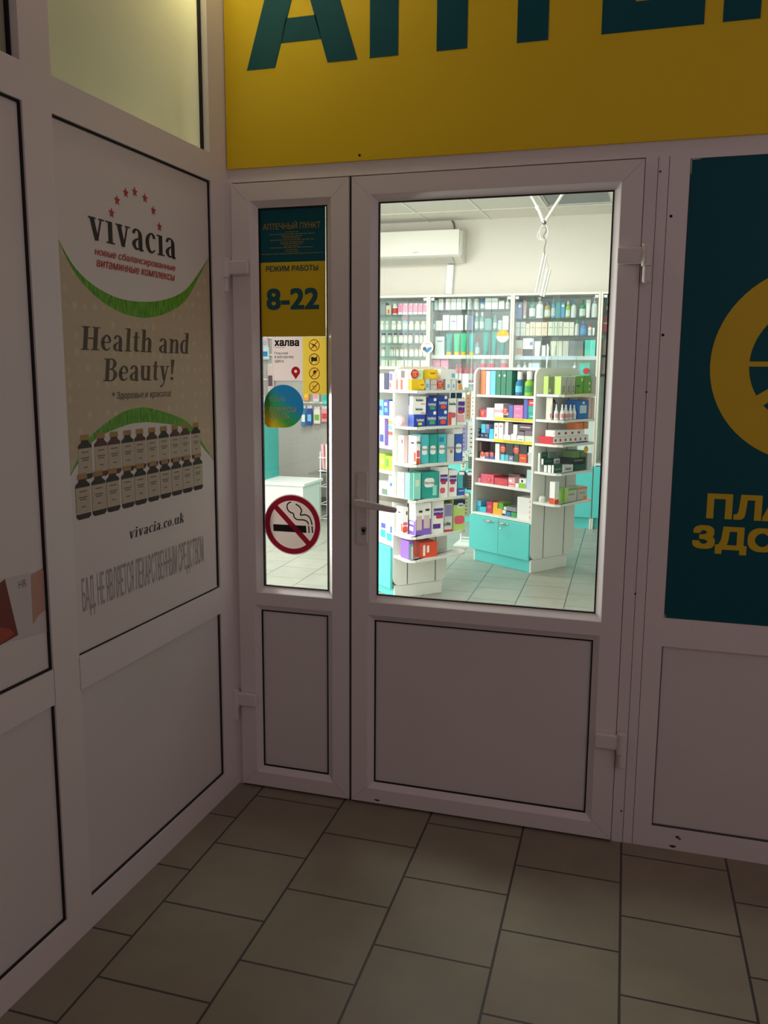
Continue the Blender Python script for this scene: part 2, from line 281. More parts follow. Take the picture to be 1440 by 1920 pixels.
# ------------------------------------------------------------------ small serif alphabet for the poster
def ell(cx, cy, rx, ry, a0, a1, n=10): return [(cx+rx*math.cos(math.radians(a0+(a1-a0)*i/n)), cy+ry*math.sin(math.radians(a0+(a1-a0)*i/n))) for i in range(n+1)]
T_, t_ = 0.20, 0.075
def R_(x0, x1, y0, y1): return ('p', [(x0, y0), (x1, y0), (x1, y1), (x0, y1)])
def S_(pts, ws): return ('r', smoothpts([p+(w,) for p, w in zip(pts, ws)], 5))
GL = {
 'v': (0.72, [S_([(0.16, 1), (0.36, 0)], [T_, T_*.9]), S_([(0.38, 0), (0.58, 1)], [t_, t_]), R_(0, 0.34, .93, 1), R_(0.46, 0.72, .93, 1)]),
 'i': (0.42, [R_(0.12, 0.32, 0, 1), R_(0.0, 0.32, .93, 1), R_(0.02, 0.42, 0, .07)]),
 'a': (0.66, [S_([(.1, .76), (.18, .93), (.32, .96), (.44, .84), (.46, .6), (.46, .12), (.5, .03), (.62, .05)], [.14, .12, .09, .16, T_, T_, .13, .06]), S_([(.46, .57), (.26, .5), (.12, .3), (.2, .08), (.34, .06), (.46, .18)], [.06, .09, T_*.9, .13, .07, .06])]),
 'c': (0.58, [S_([(.5, .74), (.46, .9), (.32, .96), (.15, .74), (.12, .45), (.2, .14), (.36, .05), (.54, .2)], [.15, .13, .08, .17, T_, .17, .1, .05])]),
 'e': (0.62, [S_([(.12, .53), (.5, .53), (.48, .8), (.32, .96), (.15, .76), (.11, .45), (.2, .14), (.38, .05), (.56, .2)], [.07, .08, .15, .08, .16, T_, .17, .1, .05])]),
 'H': (1.0, [R_(.12, .34, 0, 1.42), R_(.66, .88, 0, 1.42), R_(.3, .7, .68, .76), R_(0, .44, 0, .07), R_(.56, 1, 0, .07), R_(0, .44, 1.35, 1.42), R_(.56, 1, 1.35, 1.42)]),
 'l': (0.42, [R_(.12, .32, 0, 1.5), R_(0, .32, 1.43, 1.5), R_(0.02, .42, 0, .07)]),
 't': (0.46, [S_([(.22, 1.3), (.22, .3), (.27, .08), (.44, .1)], [T_*.8, T_, T_*.8, .05]), R_(.02, .42, .92, 1.0)]),
 'h': (0.76, [R_(.1, .3, 0, 1.5), R_(0, .3, 1.43, 1.5), R_(0, .38, 0, .07), S_([(.28, .74), (.42, .93), (.56, .88), (.6, .64), (.6, 0)], [.05, .1, .16, T_, T_]), R_(.44, .76, 0, .07)]),
 'n': (0.76, [R_(.1, .3, 0, 1), R_(0, .3, .93, 1), R_(0, .38, 0, .07), S_([(.28, .74), (.42, .93), (.56, .88), (.6, .64), (.6, 0)], [.05, .1, .16, T_, T_]), R_(.44, .76, 0, .07)]),
 'd': (0.72, [R_(.42, .62, 0, 1.5), R_(.3, .62, 1.43, 1.5), R_(.5, .72, 0, .07), S_([(.46, .86), (.3, .96), (.15, .75), (.12, .45), (.2, .12), (.34, .05), (.46, .2)], [.05, .09, .16, T_, .16, .08, .05])]),
 'B': (0.86, [R_(.12, .34, 0, 1.42), R_(0, .34, 1.35, 1.42), R_(0, .34, 0, .07), S_([(.3, 1.385), (.54, 1.36), (.66, 1.1), (.54, .8), (.3, .75)], [.07, .1, T_, .1, .07]), S_([(.3, .75), (.58, .7), (.72, .4), (.58, .07), (.3, .035)], [.07, .1, T_*1.1, .1, .07])]),
 'u': (0.76, [S_([(.16, 1), (.16, .34), (.24, .1), (.38, .07), (.52, .24)], [T_, T_, .16, .1, .05]), R_(.46, .66, 0, 1), R_(.02, .26, .93, 1), R_(.34, .66, .93, 1), R_(.5, .76, 0, .07)]),
 'y': (0.72, [S_([(.16, 1), (.38, 0)], [T_, T_*.9]), S_([(.58, 1), (.36, -.12), (.24, -.38), (.1, -.4)], [t_, t_*1.1, .1, .15]), R_(0, .34, .93, 1), R_(.46, .72, .93, 1)]),
 'k': (0.76, [R_(.1, .3, 0, 1.5), R_(0, .3, 1.43, 1.5), R_(0, .38, 0, .07), S_([(.3, .4), (.58, .96)], [t_, t_]), S_([(.36, .56), (.64, .03)], [T_, T_]), R_(.44, .7, .93, 1), R_(.5, .76, 0, .07)]),
 'o': (0.66, [S_(ell(.32, .5, .21, .45, 90, 450, 12), [.08, .1, .15, T_, .15, .1, .08, .1, .15, T_, .15, .1, .08])]),
 '!': (0.36, [('p', [(.11, .42), (.21, .42), (.3, 1.45), (.02, 1.45)]), ('p', circ(.16, .12, .12, 12))]),
 '.': (0.3, [('p', circ(.14, .1, .1, 12))]), ' ': (0.34, []), '*': (.2, [('p', circ(.1, 1.3, .05, 8))]),
}
def serif(bm, s, u0, u1, v0, xh, fn, mi=0, shear=0.0, dots=False):
    w = sum(GL[c][0]+0.06 for c in s)-0.06; k = (u1-u0)/w; x = 0
    for c in s:
        adv, prims = GL[c]
        for ip, (typ, d) in enumerate(prims):
            f = lambda px_, py_, x=x, ip=ip: fn(u0+(x+px_)*k+shear*py_*xh, v0+py_*xh)+Vector((.00004*ip, 0, 0))
            if typ == 'p': flat(bm, d, f, mi)
            else: ribbon(bm, [q[:2] for q in d], [q[2] for q in d], f, mi)
        if c == 'i' and dots: flat(bm, circ(.2, 1.3, .13, 12), f, mi)
        x += adv+0.06
# ------------------------------------------------------------------ the setting: floors
FLOORM = tilemat('corridor_floor_tiles', '8C8472', '3E3A36', 0.402, 0.032, -0.073, 0.3075, 0.32, 0.5, 0.45, 0.0035)
SHOPFLOORM = tilemat('shop_floor_tiles', 'A6A698', '5A5E5A', 0.342, 0.030, 2.97, 0.305, 0.32, 0.5, 0.35, 0.0035)
struct(bx('floor', FLOORM, None, -0.06, 3.2, -4.2, 0.03, -0.05, 0.0))
struct(bx('floor_shop', SHOPFLOORM, None, -2.9, 2.6, 0.03, 6.2, -0.05, 0.0))
# shop shell
wb = struct(bx('wall_back', WALLW, None, -2.9, 2.6, 6.12, 6.2, 0, 2.92))
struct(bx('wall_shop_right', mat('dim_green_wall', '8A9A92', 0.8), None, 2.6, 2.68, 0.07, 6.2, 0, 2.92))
struct(bx('trim_1', WALLG, None, -2.9, -1.62, 6.112, 6.12, 0.0, 1.9))       # grey painted zone of the back wall
struct(bx('baseboard_back', mat('dark_baseboard', '6A6C68', 0.5), None, -2.9, -1.62, 6.098, 6.112, 0, 0.11))
def wall_with_hole(name, m, x0, x1, z0, z1, hx0, hx1, hz0, hz1, y0, y1):
    bm = bmesh.new(); box(bm, x0, hx0, y0, y1, z0, z1); box(bm, hx1, x1, y0, y1, z0, z1); box(bm, hx0, hx1, y0, y1, z0, hz0); box(bm, hx0, hx1, y0, y1, hz1, z1)
    return struct(mesh_obj(name, bm, m))
wall_with_hole('wall_shop_front', WALLW, -2.9, -0.071, 0, 2.92, -2.75, -0.35, 0.45, 2.6, 0.0, 0.07)
wn = struct(empty('window_2', (0, 0, 0)))
bm = bmesh.new()
for x in (-2.75, -1.575, -0.40): box(bm, x, x+0.05, 0.01, 0.06, 0.45, 2.6)
for z in (0.45, 2.55): box(bm, -2.7, -0.4, 0.012, 0.058, z, z+0.05)
mesh_obj('window_frame', bm, PVC, wn); bx('pane', GLASS, wn, -2.7, -0.4, 0.032, 0.038, 0.5, 2.55)
bm = bmesh.new(); box(bm, -2.98, -2.9, -0.02, 0.9, 0, 2.92); box(bm, -2.98, -2.9, 3.7, 6.2, 0, 2.92); box(bm, -2.98, -2.9, 0.9, 3.7, 0, .45); box(bm, -2.98, -2.9, 0.9, 3.7, 2.6, 2.92); struct(mesh_obj('wall_shop_left', bm, WALLG))
wn = struct(empty('window_4', (0, 0, 0))); bm = bmesh.new()
for y in (0.9, 2.275, 3.65): box(bm, -2.965, -2.915, y, y+.05, .45, 2.6)
for z in (.45, 2.55): box(bm, -2.963, -2.917, .95, 3.65, z, z+.05)
mesh_obj('window_frame', bm, PVC, wn); bx('pane', GLASS, wn, -2.943, -2.937, .95, 3.65, .5, 2.55)
# suspended ceiling: 600 mm grid with metal tees, one cell left for the grey panel
cl = struct(empty('ceiling'))
CELLX = [0.316+0.6*k for k in range(-6, 5)]; CELLY = [5.605-0.6*k for k in range(-1, 10)]
bm = bmesh.new()
xs = sorted([-2.9]+[x for x in CELLX if -2.9 < x < 2.6]+[2.6]); ys = sorted([0.07]+[y for y in CELLY if 0.07 < y < 6.12]+[6.12])
for a, b in zip(xs, xs[1:]):
    for c, d in zip(ys, ys[1:]):
        if abs(a-0.316) < .01 and abs(d-5.605) < .01: continue
        box(bm, a+.004, b-.004, c+.004, d-.004, 2.923, 2.94)
mesh_obj('ceiling_tiles', bm, mat('mineral_tile', 'E0DDD2', 0.85, noise=0.05, nscale=60, bump=0.15), cl)
bm = bmesh.new()
for x in xs: box(bm, x-.012, x+.012, 0.07, 6.12, 2.918, 2.923)
for y in ys: box(bm, -2.9, 2.6, y-.012, y+.012, 2.9175, 2.9235)
mesh_obj('ceiling_grid', bm, mat('grid_tee', 'E8E6DE', 0.5), cl)
bx('ceiling_deck', WALLG, cl, -2.9, 2.6, 0.07, 6.2, 3.05, 3.1)
gp = empty('ceiling_panel', (0.616, 5.305, 2.93)); tag(gp, 'square grey recessed ceiling panel above the right glass cabinet', 'ceiling panel')
bx('panel_face', mat('grey_panel_face', '8E9494', 0.6), gp, -.27, .27, -.27, .27, 0.005, 0.02); 
bm = bmesh.new()
for a in ((-.295, -.27, -.295, .295), (.27, .295, -.295, .295), (-.27, .27, -.295, -.27), (-.27, .27, .27, .295)): box(bm, a[0], a[1], a[2], a[3], -.004, .02)
mesh_obj('panel_frame', bm, mat('panel_frame_paint', 'D6D6CE', 0.5), gp)
# the room behind the left partition (only guessed through the frosted panes)
struct(bx('wall_side_room', mat('side_room_grey', '77736C', .8), None, -1.7, -1.62, -4.2, -0.03, 0, 3.1)); struct(bx('ceiling_side_room', mat('side_room_grey', '77736C', .8), None, -1.62, -0.071, -4.2, -0.03, 3.1, 3.16)); struct(bx('wall_side_room_end', mat('side_room_grey', '77736C', .8), None, -1.62, -0.071, -0.03, -0.005, 2.62, 3.1))
# ------------------------------------------------------------------ front wall (PVC partition) of the corridor
wf = struct(empty('wall_front'))
bm = bmesh.new()
box(bm, 0.0, 2.3, 0.0, 0.07, 2.056, 2.10)                       # head rail
box(bm, 0.0, 0.016, -0.002, 0.07, 0, 2.056); box(bm, -0.07, 0.0, 0.0005, 0.07, 0, 2.10)                      # left jamb
box(bm, 1.2935, 1.327, -0.002, 0.07, 0, 2.056); box(bm, 1.27, 1.2935, 0.0555, 0.07, 0, 2.056); box(bm, 0.016, 0.04, 0.0555, 0.07, 0, 2.056); box(bm, 0.04, 1.27, 0.0555, 0.07, 2.03, 2.056)                    # right jamb
box(bm, 1.3285, 1.3565, 0.0, 0.07, 0, 2.056)                     # coupling strip
box(bm, 1.358, 1.4125, 0.0, 0.07, 0, 2.056)                      # mullion
box(bm, 2.12, 2.3, 0.0, 0.07, 0, 2.056)
box(bm, 1.4125, 2.12, 0.0, 0.07, 0.0, 0.069); box(bm, 1.4125, 2.12, 0.0, 0.07, 0.65, 0.738); box(bm, 1.4125, 2.12, 0.0, 0.07, 2.046, 2.056)
mesh_obj('partition_frame', bm, PVC, wf)
bx('lower_panel', PVCPANEL, wf, 1.412, 2.12, 0.012, 0.036, 0.069, 0.65)
bx('upper_panel', PVCPANEL, wf, 1.412, 2.12, 0.012, 0.036, 0.738, 2.046)
bm = bmesh.new(); box(bm, 1.4125, 2.12, 0.006, 0.012, 0.069, 0.0735); box(bm, 1.4125, 1.4155, 0.008, 0.012, 0.0735, 0.65)
mesh_obj('gasket', bm, mat('grey_gasket', '4A4446', 0.6), wf)
bm = bmesh.new(); box(bm, 1.327, 1.3285, 0.004, 0.06, 0, 2.056); box(bm, 1.3565, 1.358, 0.004, 0.06, 0, 2.056); mesh_obj('seam', bm, mat('seam_shadow_gap', '5A5052', 0.8), wf)
bx('upper_boarding', PVCPANEL, wf, -0.07, 2.3, 0.0005, 0.07, 2.10, 3.1)
for x, z, r in ((1.369, 1.895, .0045), (1.365, 1.569, .0045), (1.334, 2.016, .003), (1.328, 1.407, .003), (1.327, .806, .003), (1.32, .105, .003)):
    bm = bmesh.new(); cyl(bm, (x, 0.002, z), (x, -0.0018 if x > 1.33 else -0.0038, z), r, r*.8, 10); mesh_obj('screw', bm, SCREW, wf)
bm = bmesh.new()
for x, z, rx, rz in ((1.49, .045, .006, .004), (1.497, .04, .004, .003), (1.478, .012, .010, .004), (.52, .02, .01, .003)):
    flat(bm, [(x+rx*math.cos(t)*(1+.3*math.sin(3*t)), z+rz*math.sin(t)) for t in [2*math.pi*i/12 for i in range(12)]], FRONT(-0.0006 if x > 1.4 else -.0128))
mesh_obj('dirt_marks', bm, mat('dirt', '3A3030', 0.9), wf)
# ------------------------------------------------------------------ the two door leaves
def bead(bm, x0, x1, z0, z1, w, yf, yd):
    # glazing bead: chamfer towards the glass, rounded over into the leaf face
    loops = []
    for a, b in ((1, 0), (.95, .02), (.86, .10), (.74, .24), (.5, .52), (.25, .78), (0, 1)):
        o = w*a; y = yf+(yd-yf)*b
        loops.append([bm.verts.new(p) for p in ((x0-o, y, z0-o), (x1+o, y, z0-o), (x1+o, y, z1+o), (x0-o, y, z1+o))])
    for A, B in zip(loops, loops[1:]):
        for i in range(4): bm.faces.new((A[i], A[(i+1) % 4], B[(i+1) % 4], B[i]))
def rect_ring(bm, x0, x1, z0, z1, w, y0, y1):
    box(bm, x0, x1, y0, y1, z0, z0+w); box(bm, x0, x1, y0, y1, z1-w, z1); box(bm, x0, x0+w, y0, y1, z0+w, z1-w); box(bm, x1-w, x1, y0, y1, z0+w, z1-w)
def leaf(name, X0, X1, G, Pn, label):
    d = struct(empty(name), label, 'door'); yf, yb = -0.012, 0.055; Z0, Z1 = 0.008, 2.05; w = 0.022
    gx0, gx1, gz0, gz1 = G; px0, px1, pz0, pz1 = Pn
    ox0 = min(gx0, px0)-w; ox1 = max(gx1, px1)+w
    bm = bmesh.new()
    box(bm, X0, ox0, yf, yb, Z0, Z1); box(bm, ox1, X1, yf, yb, Z0, Z1)
    box(bm, ox0, ox1, yf, yb, gz1+w, Z1); box(bm, ox0, ox1, yf, yb, pz1+w, gz0-w); box(bm, ox0, ox1, yf, yb, Z0, pz0-w)
    for a0, a1, c0, c1 in ((gx0, gx1, gz0, gz1), (px0, px1, pz0, pz1)):
        if a0-w > ox0+1e-5: box(bm, ox0, a0-w, yf, yb, c0-w, c1+w)
        if a1+w < ox1-1e-5: box(bm, a1+w, ox1, yf, yb, c0-w, c1+w)
    mesh_obj('leaf_frame', bm, PVC, d)
    bm = bmesh.new(); bead(bm, gx0, gx1, gz0, gz1, w, yf, 0.008); bead(bm, px0, px1, pz0, pz1, w, yf, 0.003)
    bead(bm, gx0, gx1, gz0, gz1, w, yb, 0.026)
    bmesh.ops.recalc_face_normals(bm, faces=bm.faces[:]); ob = mesh_obj('glazing_bead', bm, PVC, d, smooth=False)
    for p in ob.data.polygons: p.use_smooth = False
    bm = bmesh.new(); rect_ring(bm, gx0-.001, gx1+.001, gz0-.001, gz1+.001, .0038, 0.007, 0.0135); rect_ring(bm, px0-.001, px1+.001, pz0-.001, pz1+.001, .0045, 0.002, 0.0065); mesh_obj('gasket', bm, GASK, d)
    bx('glass_pane', GLASS, d, gx0-.004, gx1+.004, 0.014, 0.020, gz0-.004, gz1+.004)
    bx('door_panel', PVCPANEL, d, px0-.012, px1+.012, 0.0065, 0.034, pz0-.012, pz1+.012)
    # mitre seams at the corners
    bm = bmesh.new()
    for (cx, sx) in ((X0, 1), (X1, -1)):
        for (cz, sz) in ((Z0, 1), (Z1, -1)):
            a = (ox0-X0 if sx > 0 else X1-ox1); ribbon(bm, [(cx+sx*.004, cz+sz*.004), (cx+sx*a, cz+sz*min(a, .075))], .0009, FRONT(yf-.0004))
    mesh_obj('mitre_seam', bm, mat('mitre_grey', 'B4ACA8', 0.7), d)
    return d
d1 = leaf('door_1', 0.018, 0.4182, (0.1040, 0.339, 0.7325, 1.9737), (0.0953, 0.3387, 0.0794, 0.6475), 'narrow left leaf of the white glazed door with the stickers')
d2 = leaf('door_2', 0.4274, 1.2917, (0.5095, 1.2107, 0.7325, 1.9737), (0.5047, 1.209, 0.0794, 0.6475), 'wide right leaf of the white glazed door with the lever handle')
bx('meeting_gasket', GASK, d2, 0.4188, 0.4268, 0.0, 0.05, 0.006, 2.05)
bx('bottom_seal', GASK, d1, 0.018, 0.418, 0.012, 0.05, 0.0005, 0.008); bx('bottom_seal', GASK, d2, 0.4274, 1.2917, 0.012, 0.05, 0.0005, 0.008)
def hinge(d, xe, sgn, z0, z1):
    # flag of the hinge runs over the leaf, knuckle stands on the jamb
    h = empty('hinge', (xe, -0.012, z0), 0, d); H = z1-z0
    bm = BOX(min(0, sgn*.074), max(0, sgn*.074), -.020, -.0004, H*.52, H, .006, 3); mesh_obj('hinge_flag', bm, PLASTIC, h)
    bm = bmesh.new(); cyl(bm, (-sgn*.008, -.016, H*.44), (-sgn*.008, -.016, H*1.06), .0145, None, 16); mesh_obj('hinge_knuckle', bm, PLASTIC, h, smooth=False)
    bm = bmesh.new(); cyl(bm, (-sgn*.010, -.014, 0), (-sgn*.010, -.014, H*.43), .012, None, 16); cyl(bm, (-sgn*.010, -.014, -.004), (-sgn*.010, -.014, 0), .009, .012, 16); mesh_obj('hinge_pin_cap', bm, PLASTIC, h)
hinge(d1, 0.008, 1, 1.716, 1.812); hinge(d1, 0.010, 1, 0.252, 0.350)
hinge(d2, 1.302, -1, 1.716, 1.812); hinge(d2, 1.303, -1, 0.262, 0.362)
hd = empty('door_handle', (0, 0, 0), 0, d2)
bm = bmesh.new(); prism(bm, rrect(0.4505, 0.4845, 0.907, 1.143, .006), lambda u, v: (u, -0.0124, v), lambda u, v: (u, -0.023, v)); mesh_obj('handle_plate', bm, HANDLE, hd)
bm = bmesh.new(); cyl(bm, (.4675, -.023, 1.048), (.4675, -.060, 1.048), .0095, .0085, 16)
prism(bm, [(.459, 1.058), (.459, 1.042), (.47, 1.036), (.59, 1.024), (.597, 1.026), (.597, 1.039), (.59, 1.041), (.47, 1.059)], lambda u, v: (u, -.062, v), lambda u, v: (u, -.078, v))
bmesh.ops.bevel(bm, geom=[e for e in bm.edges if e.calc_face_angle(0) > .9 and abs(e.verts[0].co.y+.07) < .02], offset=.002, segments=2, affect='EDGES'); mesh_obj('handle_lever', bm, HANDLE, hd)
bm = bmesh.new(); cyl(bm, (.474, -.0232, .956), (.474, -.028, .956), .0085, None, 18); prism(bm, rrect(.469, .479, .938, .956, .0045), lambda u, v: (u, -.0232, v), lambda u, v: (u, -.028, v)); mesh_obj('lock_cylinder', bm, STEEL, hd)
bx('keyhole', GASK, hd, .4705, .4775, -.0284, -.0279, .956, .9585)
bm = bmesh.new(); prism(bm, rrect(0.4505, 0.4845, 0.907, 1.143, .006), lambda u, v: (u, 0.0555, v), lambda u, v: (u, 0.066, v)); mesh_obj('inner_handle_plate', bm, HANDLE, hd)
bm = bmesh.new(); cyl(bm, (.4675, .066, 1.040), (.4675, .120, 1.040), .0095, None, 16); prism(bm, [(.459, 1.049), (.459, 1.033), (.57, 1.023), (.576, 1.025), (.576, 1.038), (.47, 1.05)], lambda u, v: (u, .122, v), lambda u, v: (u, .138, v)); mesh_obj('inner_handle_lever', bm, HANDLE, hd)
# ------------------------------------------------------------------ left wall (PVC partition)
wl = struct(empty('wall_left'))
YB = [-0.1134, -0.869, -0.969, -1.725]          # bay edges: bay 1 between [1] and [0], bay 2 between [3] and [2]
bm = bmesh.new()
box(bm, -0.07, 0.0, YB[0], -0.0005, 0, 3.1); box(bm, -0.07, 0.0, YB[2], YB[1], 0, 3.1); box(bm, -0.07, 0.0, YB[3]-.1, YB[3], 0, 3.1)
for a, b in ((YB[1], YB[0]), (YB[3], YB[2])):
    for z0, z1 in ((0, .084), (.6575, .7456), (2.0412, 2.1234), (3.0, 3.1)): box(bm, -0.07, 0.0, a, b, z0, z1)
mesh_obj('partition_frame', bm, PVC, wl)
for a, b in ((YB[1], YB[0]), (YB[3], YB[2])):
    bx('lower_panel', PVCPANEL, wl, -.034, -.010, a, b, .084, .6575); bx('upper_panel', PVCPANEL, wl, -.034, -.010, a, b, .7456, 2.0412)
    bm = bmesh.new()
    for z0, z1 in ((.084, .6575), (.7456, 2.0412)):
        g = .0055; box(bm, -.0098, -.005, a, b, z0, z0+g) if z0 < .5 or a < -1 else box(bm, -.0098, -.006, a, b, z0, z0+.003); box(bm, -.0098, -.006, a, b, z1-g, z1) if z1 > 1 else None
        box(bm, -.0098, -.005, b-g, b, z0+g, z1-g); box(bm, -.0098, -.006, a, a+.003, z0+g, z1-g)
    mesh_obj('gasket', bm, GASK, wl)
bm = bmesh.new(); box(bm, -.002, .0004, -.8705, -.8692, .6575, .7456); box(bm, -.002, .0004, -.9697, -.9685, .6575, .7456); mesh_obj('seam', bm, mat('seam_grey', '8C8480', 0.8), wl)
for n, (a, b) in ((1, (YB[1], YB[0])), (3, (YB[3], YB[2]))):
    w_ = struct(empty('window_%d' % n)); bx('frosted_pane', FROST, w_, -.036, -.030, a, b, 2.1234, 3.0)
    bm = bmesh.new(); box(bm, -.030, -.020, b-.005, b, 2.1234, 3.0); box(bm, -.030, -.02, a, b, 2.1234, 2.126); mesh_obj('gasket', bm, GASK, w_)
    bm = bmesh.new(); box(bm, -.030, -.004, a, a+.01, 2.1234, 3.0); mesh_obj('glazing_bead', bm, PVC, w_)
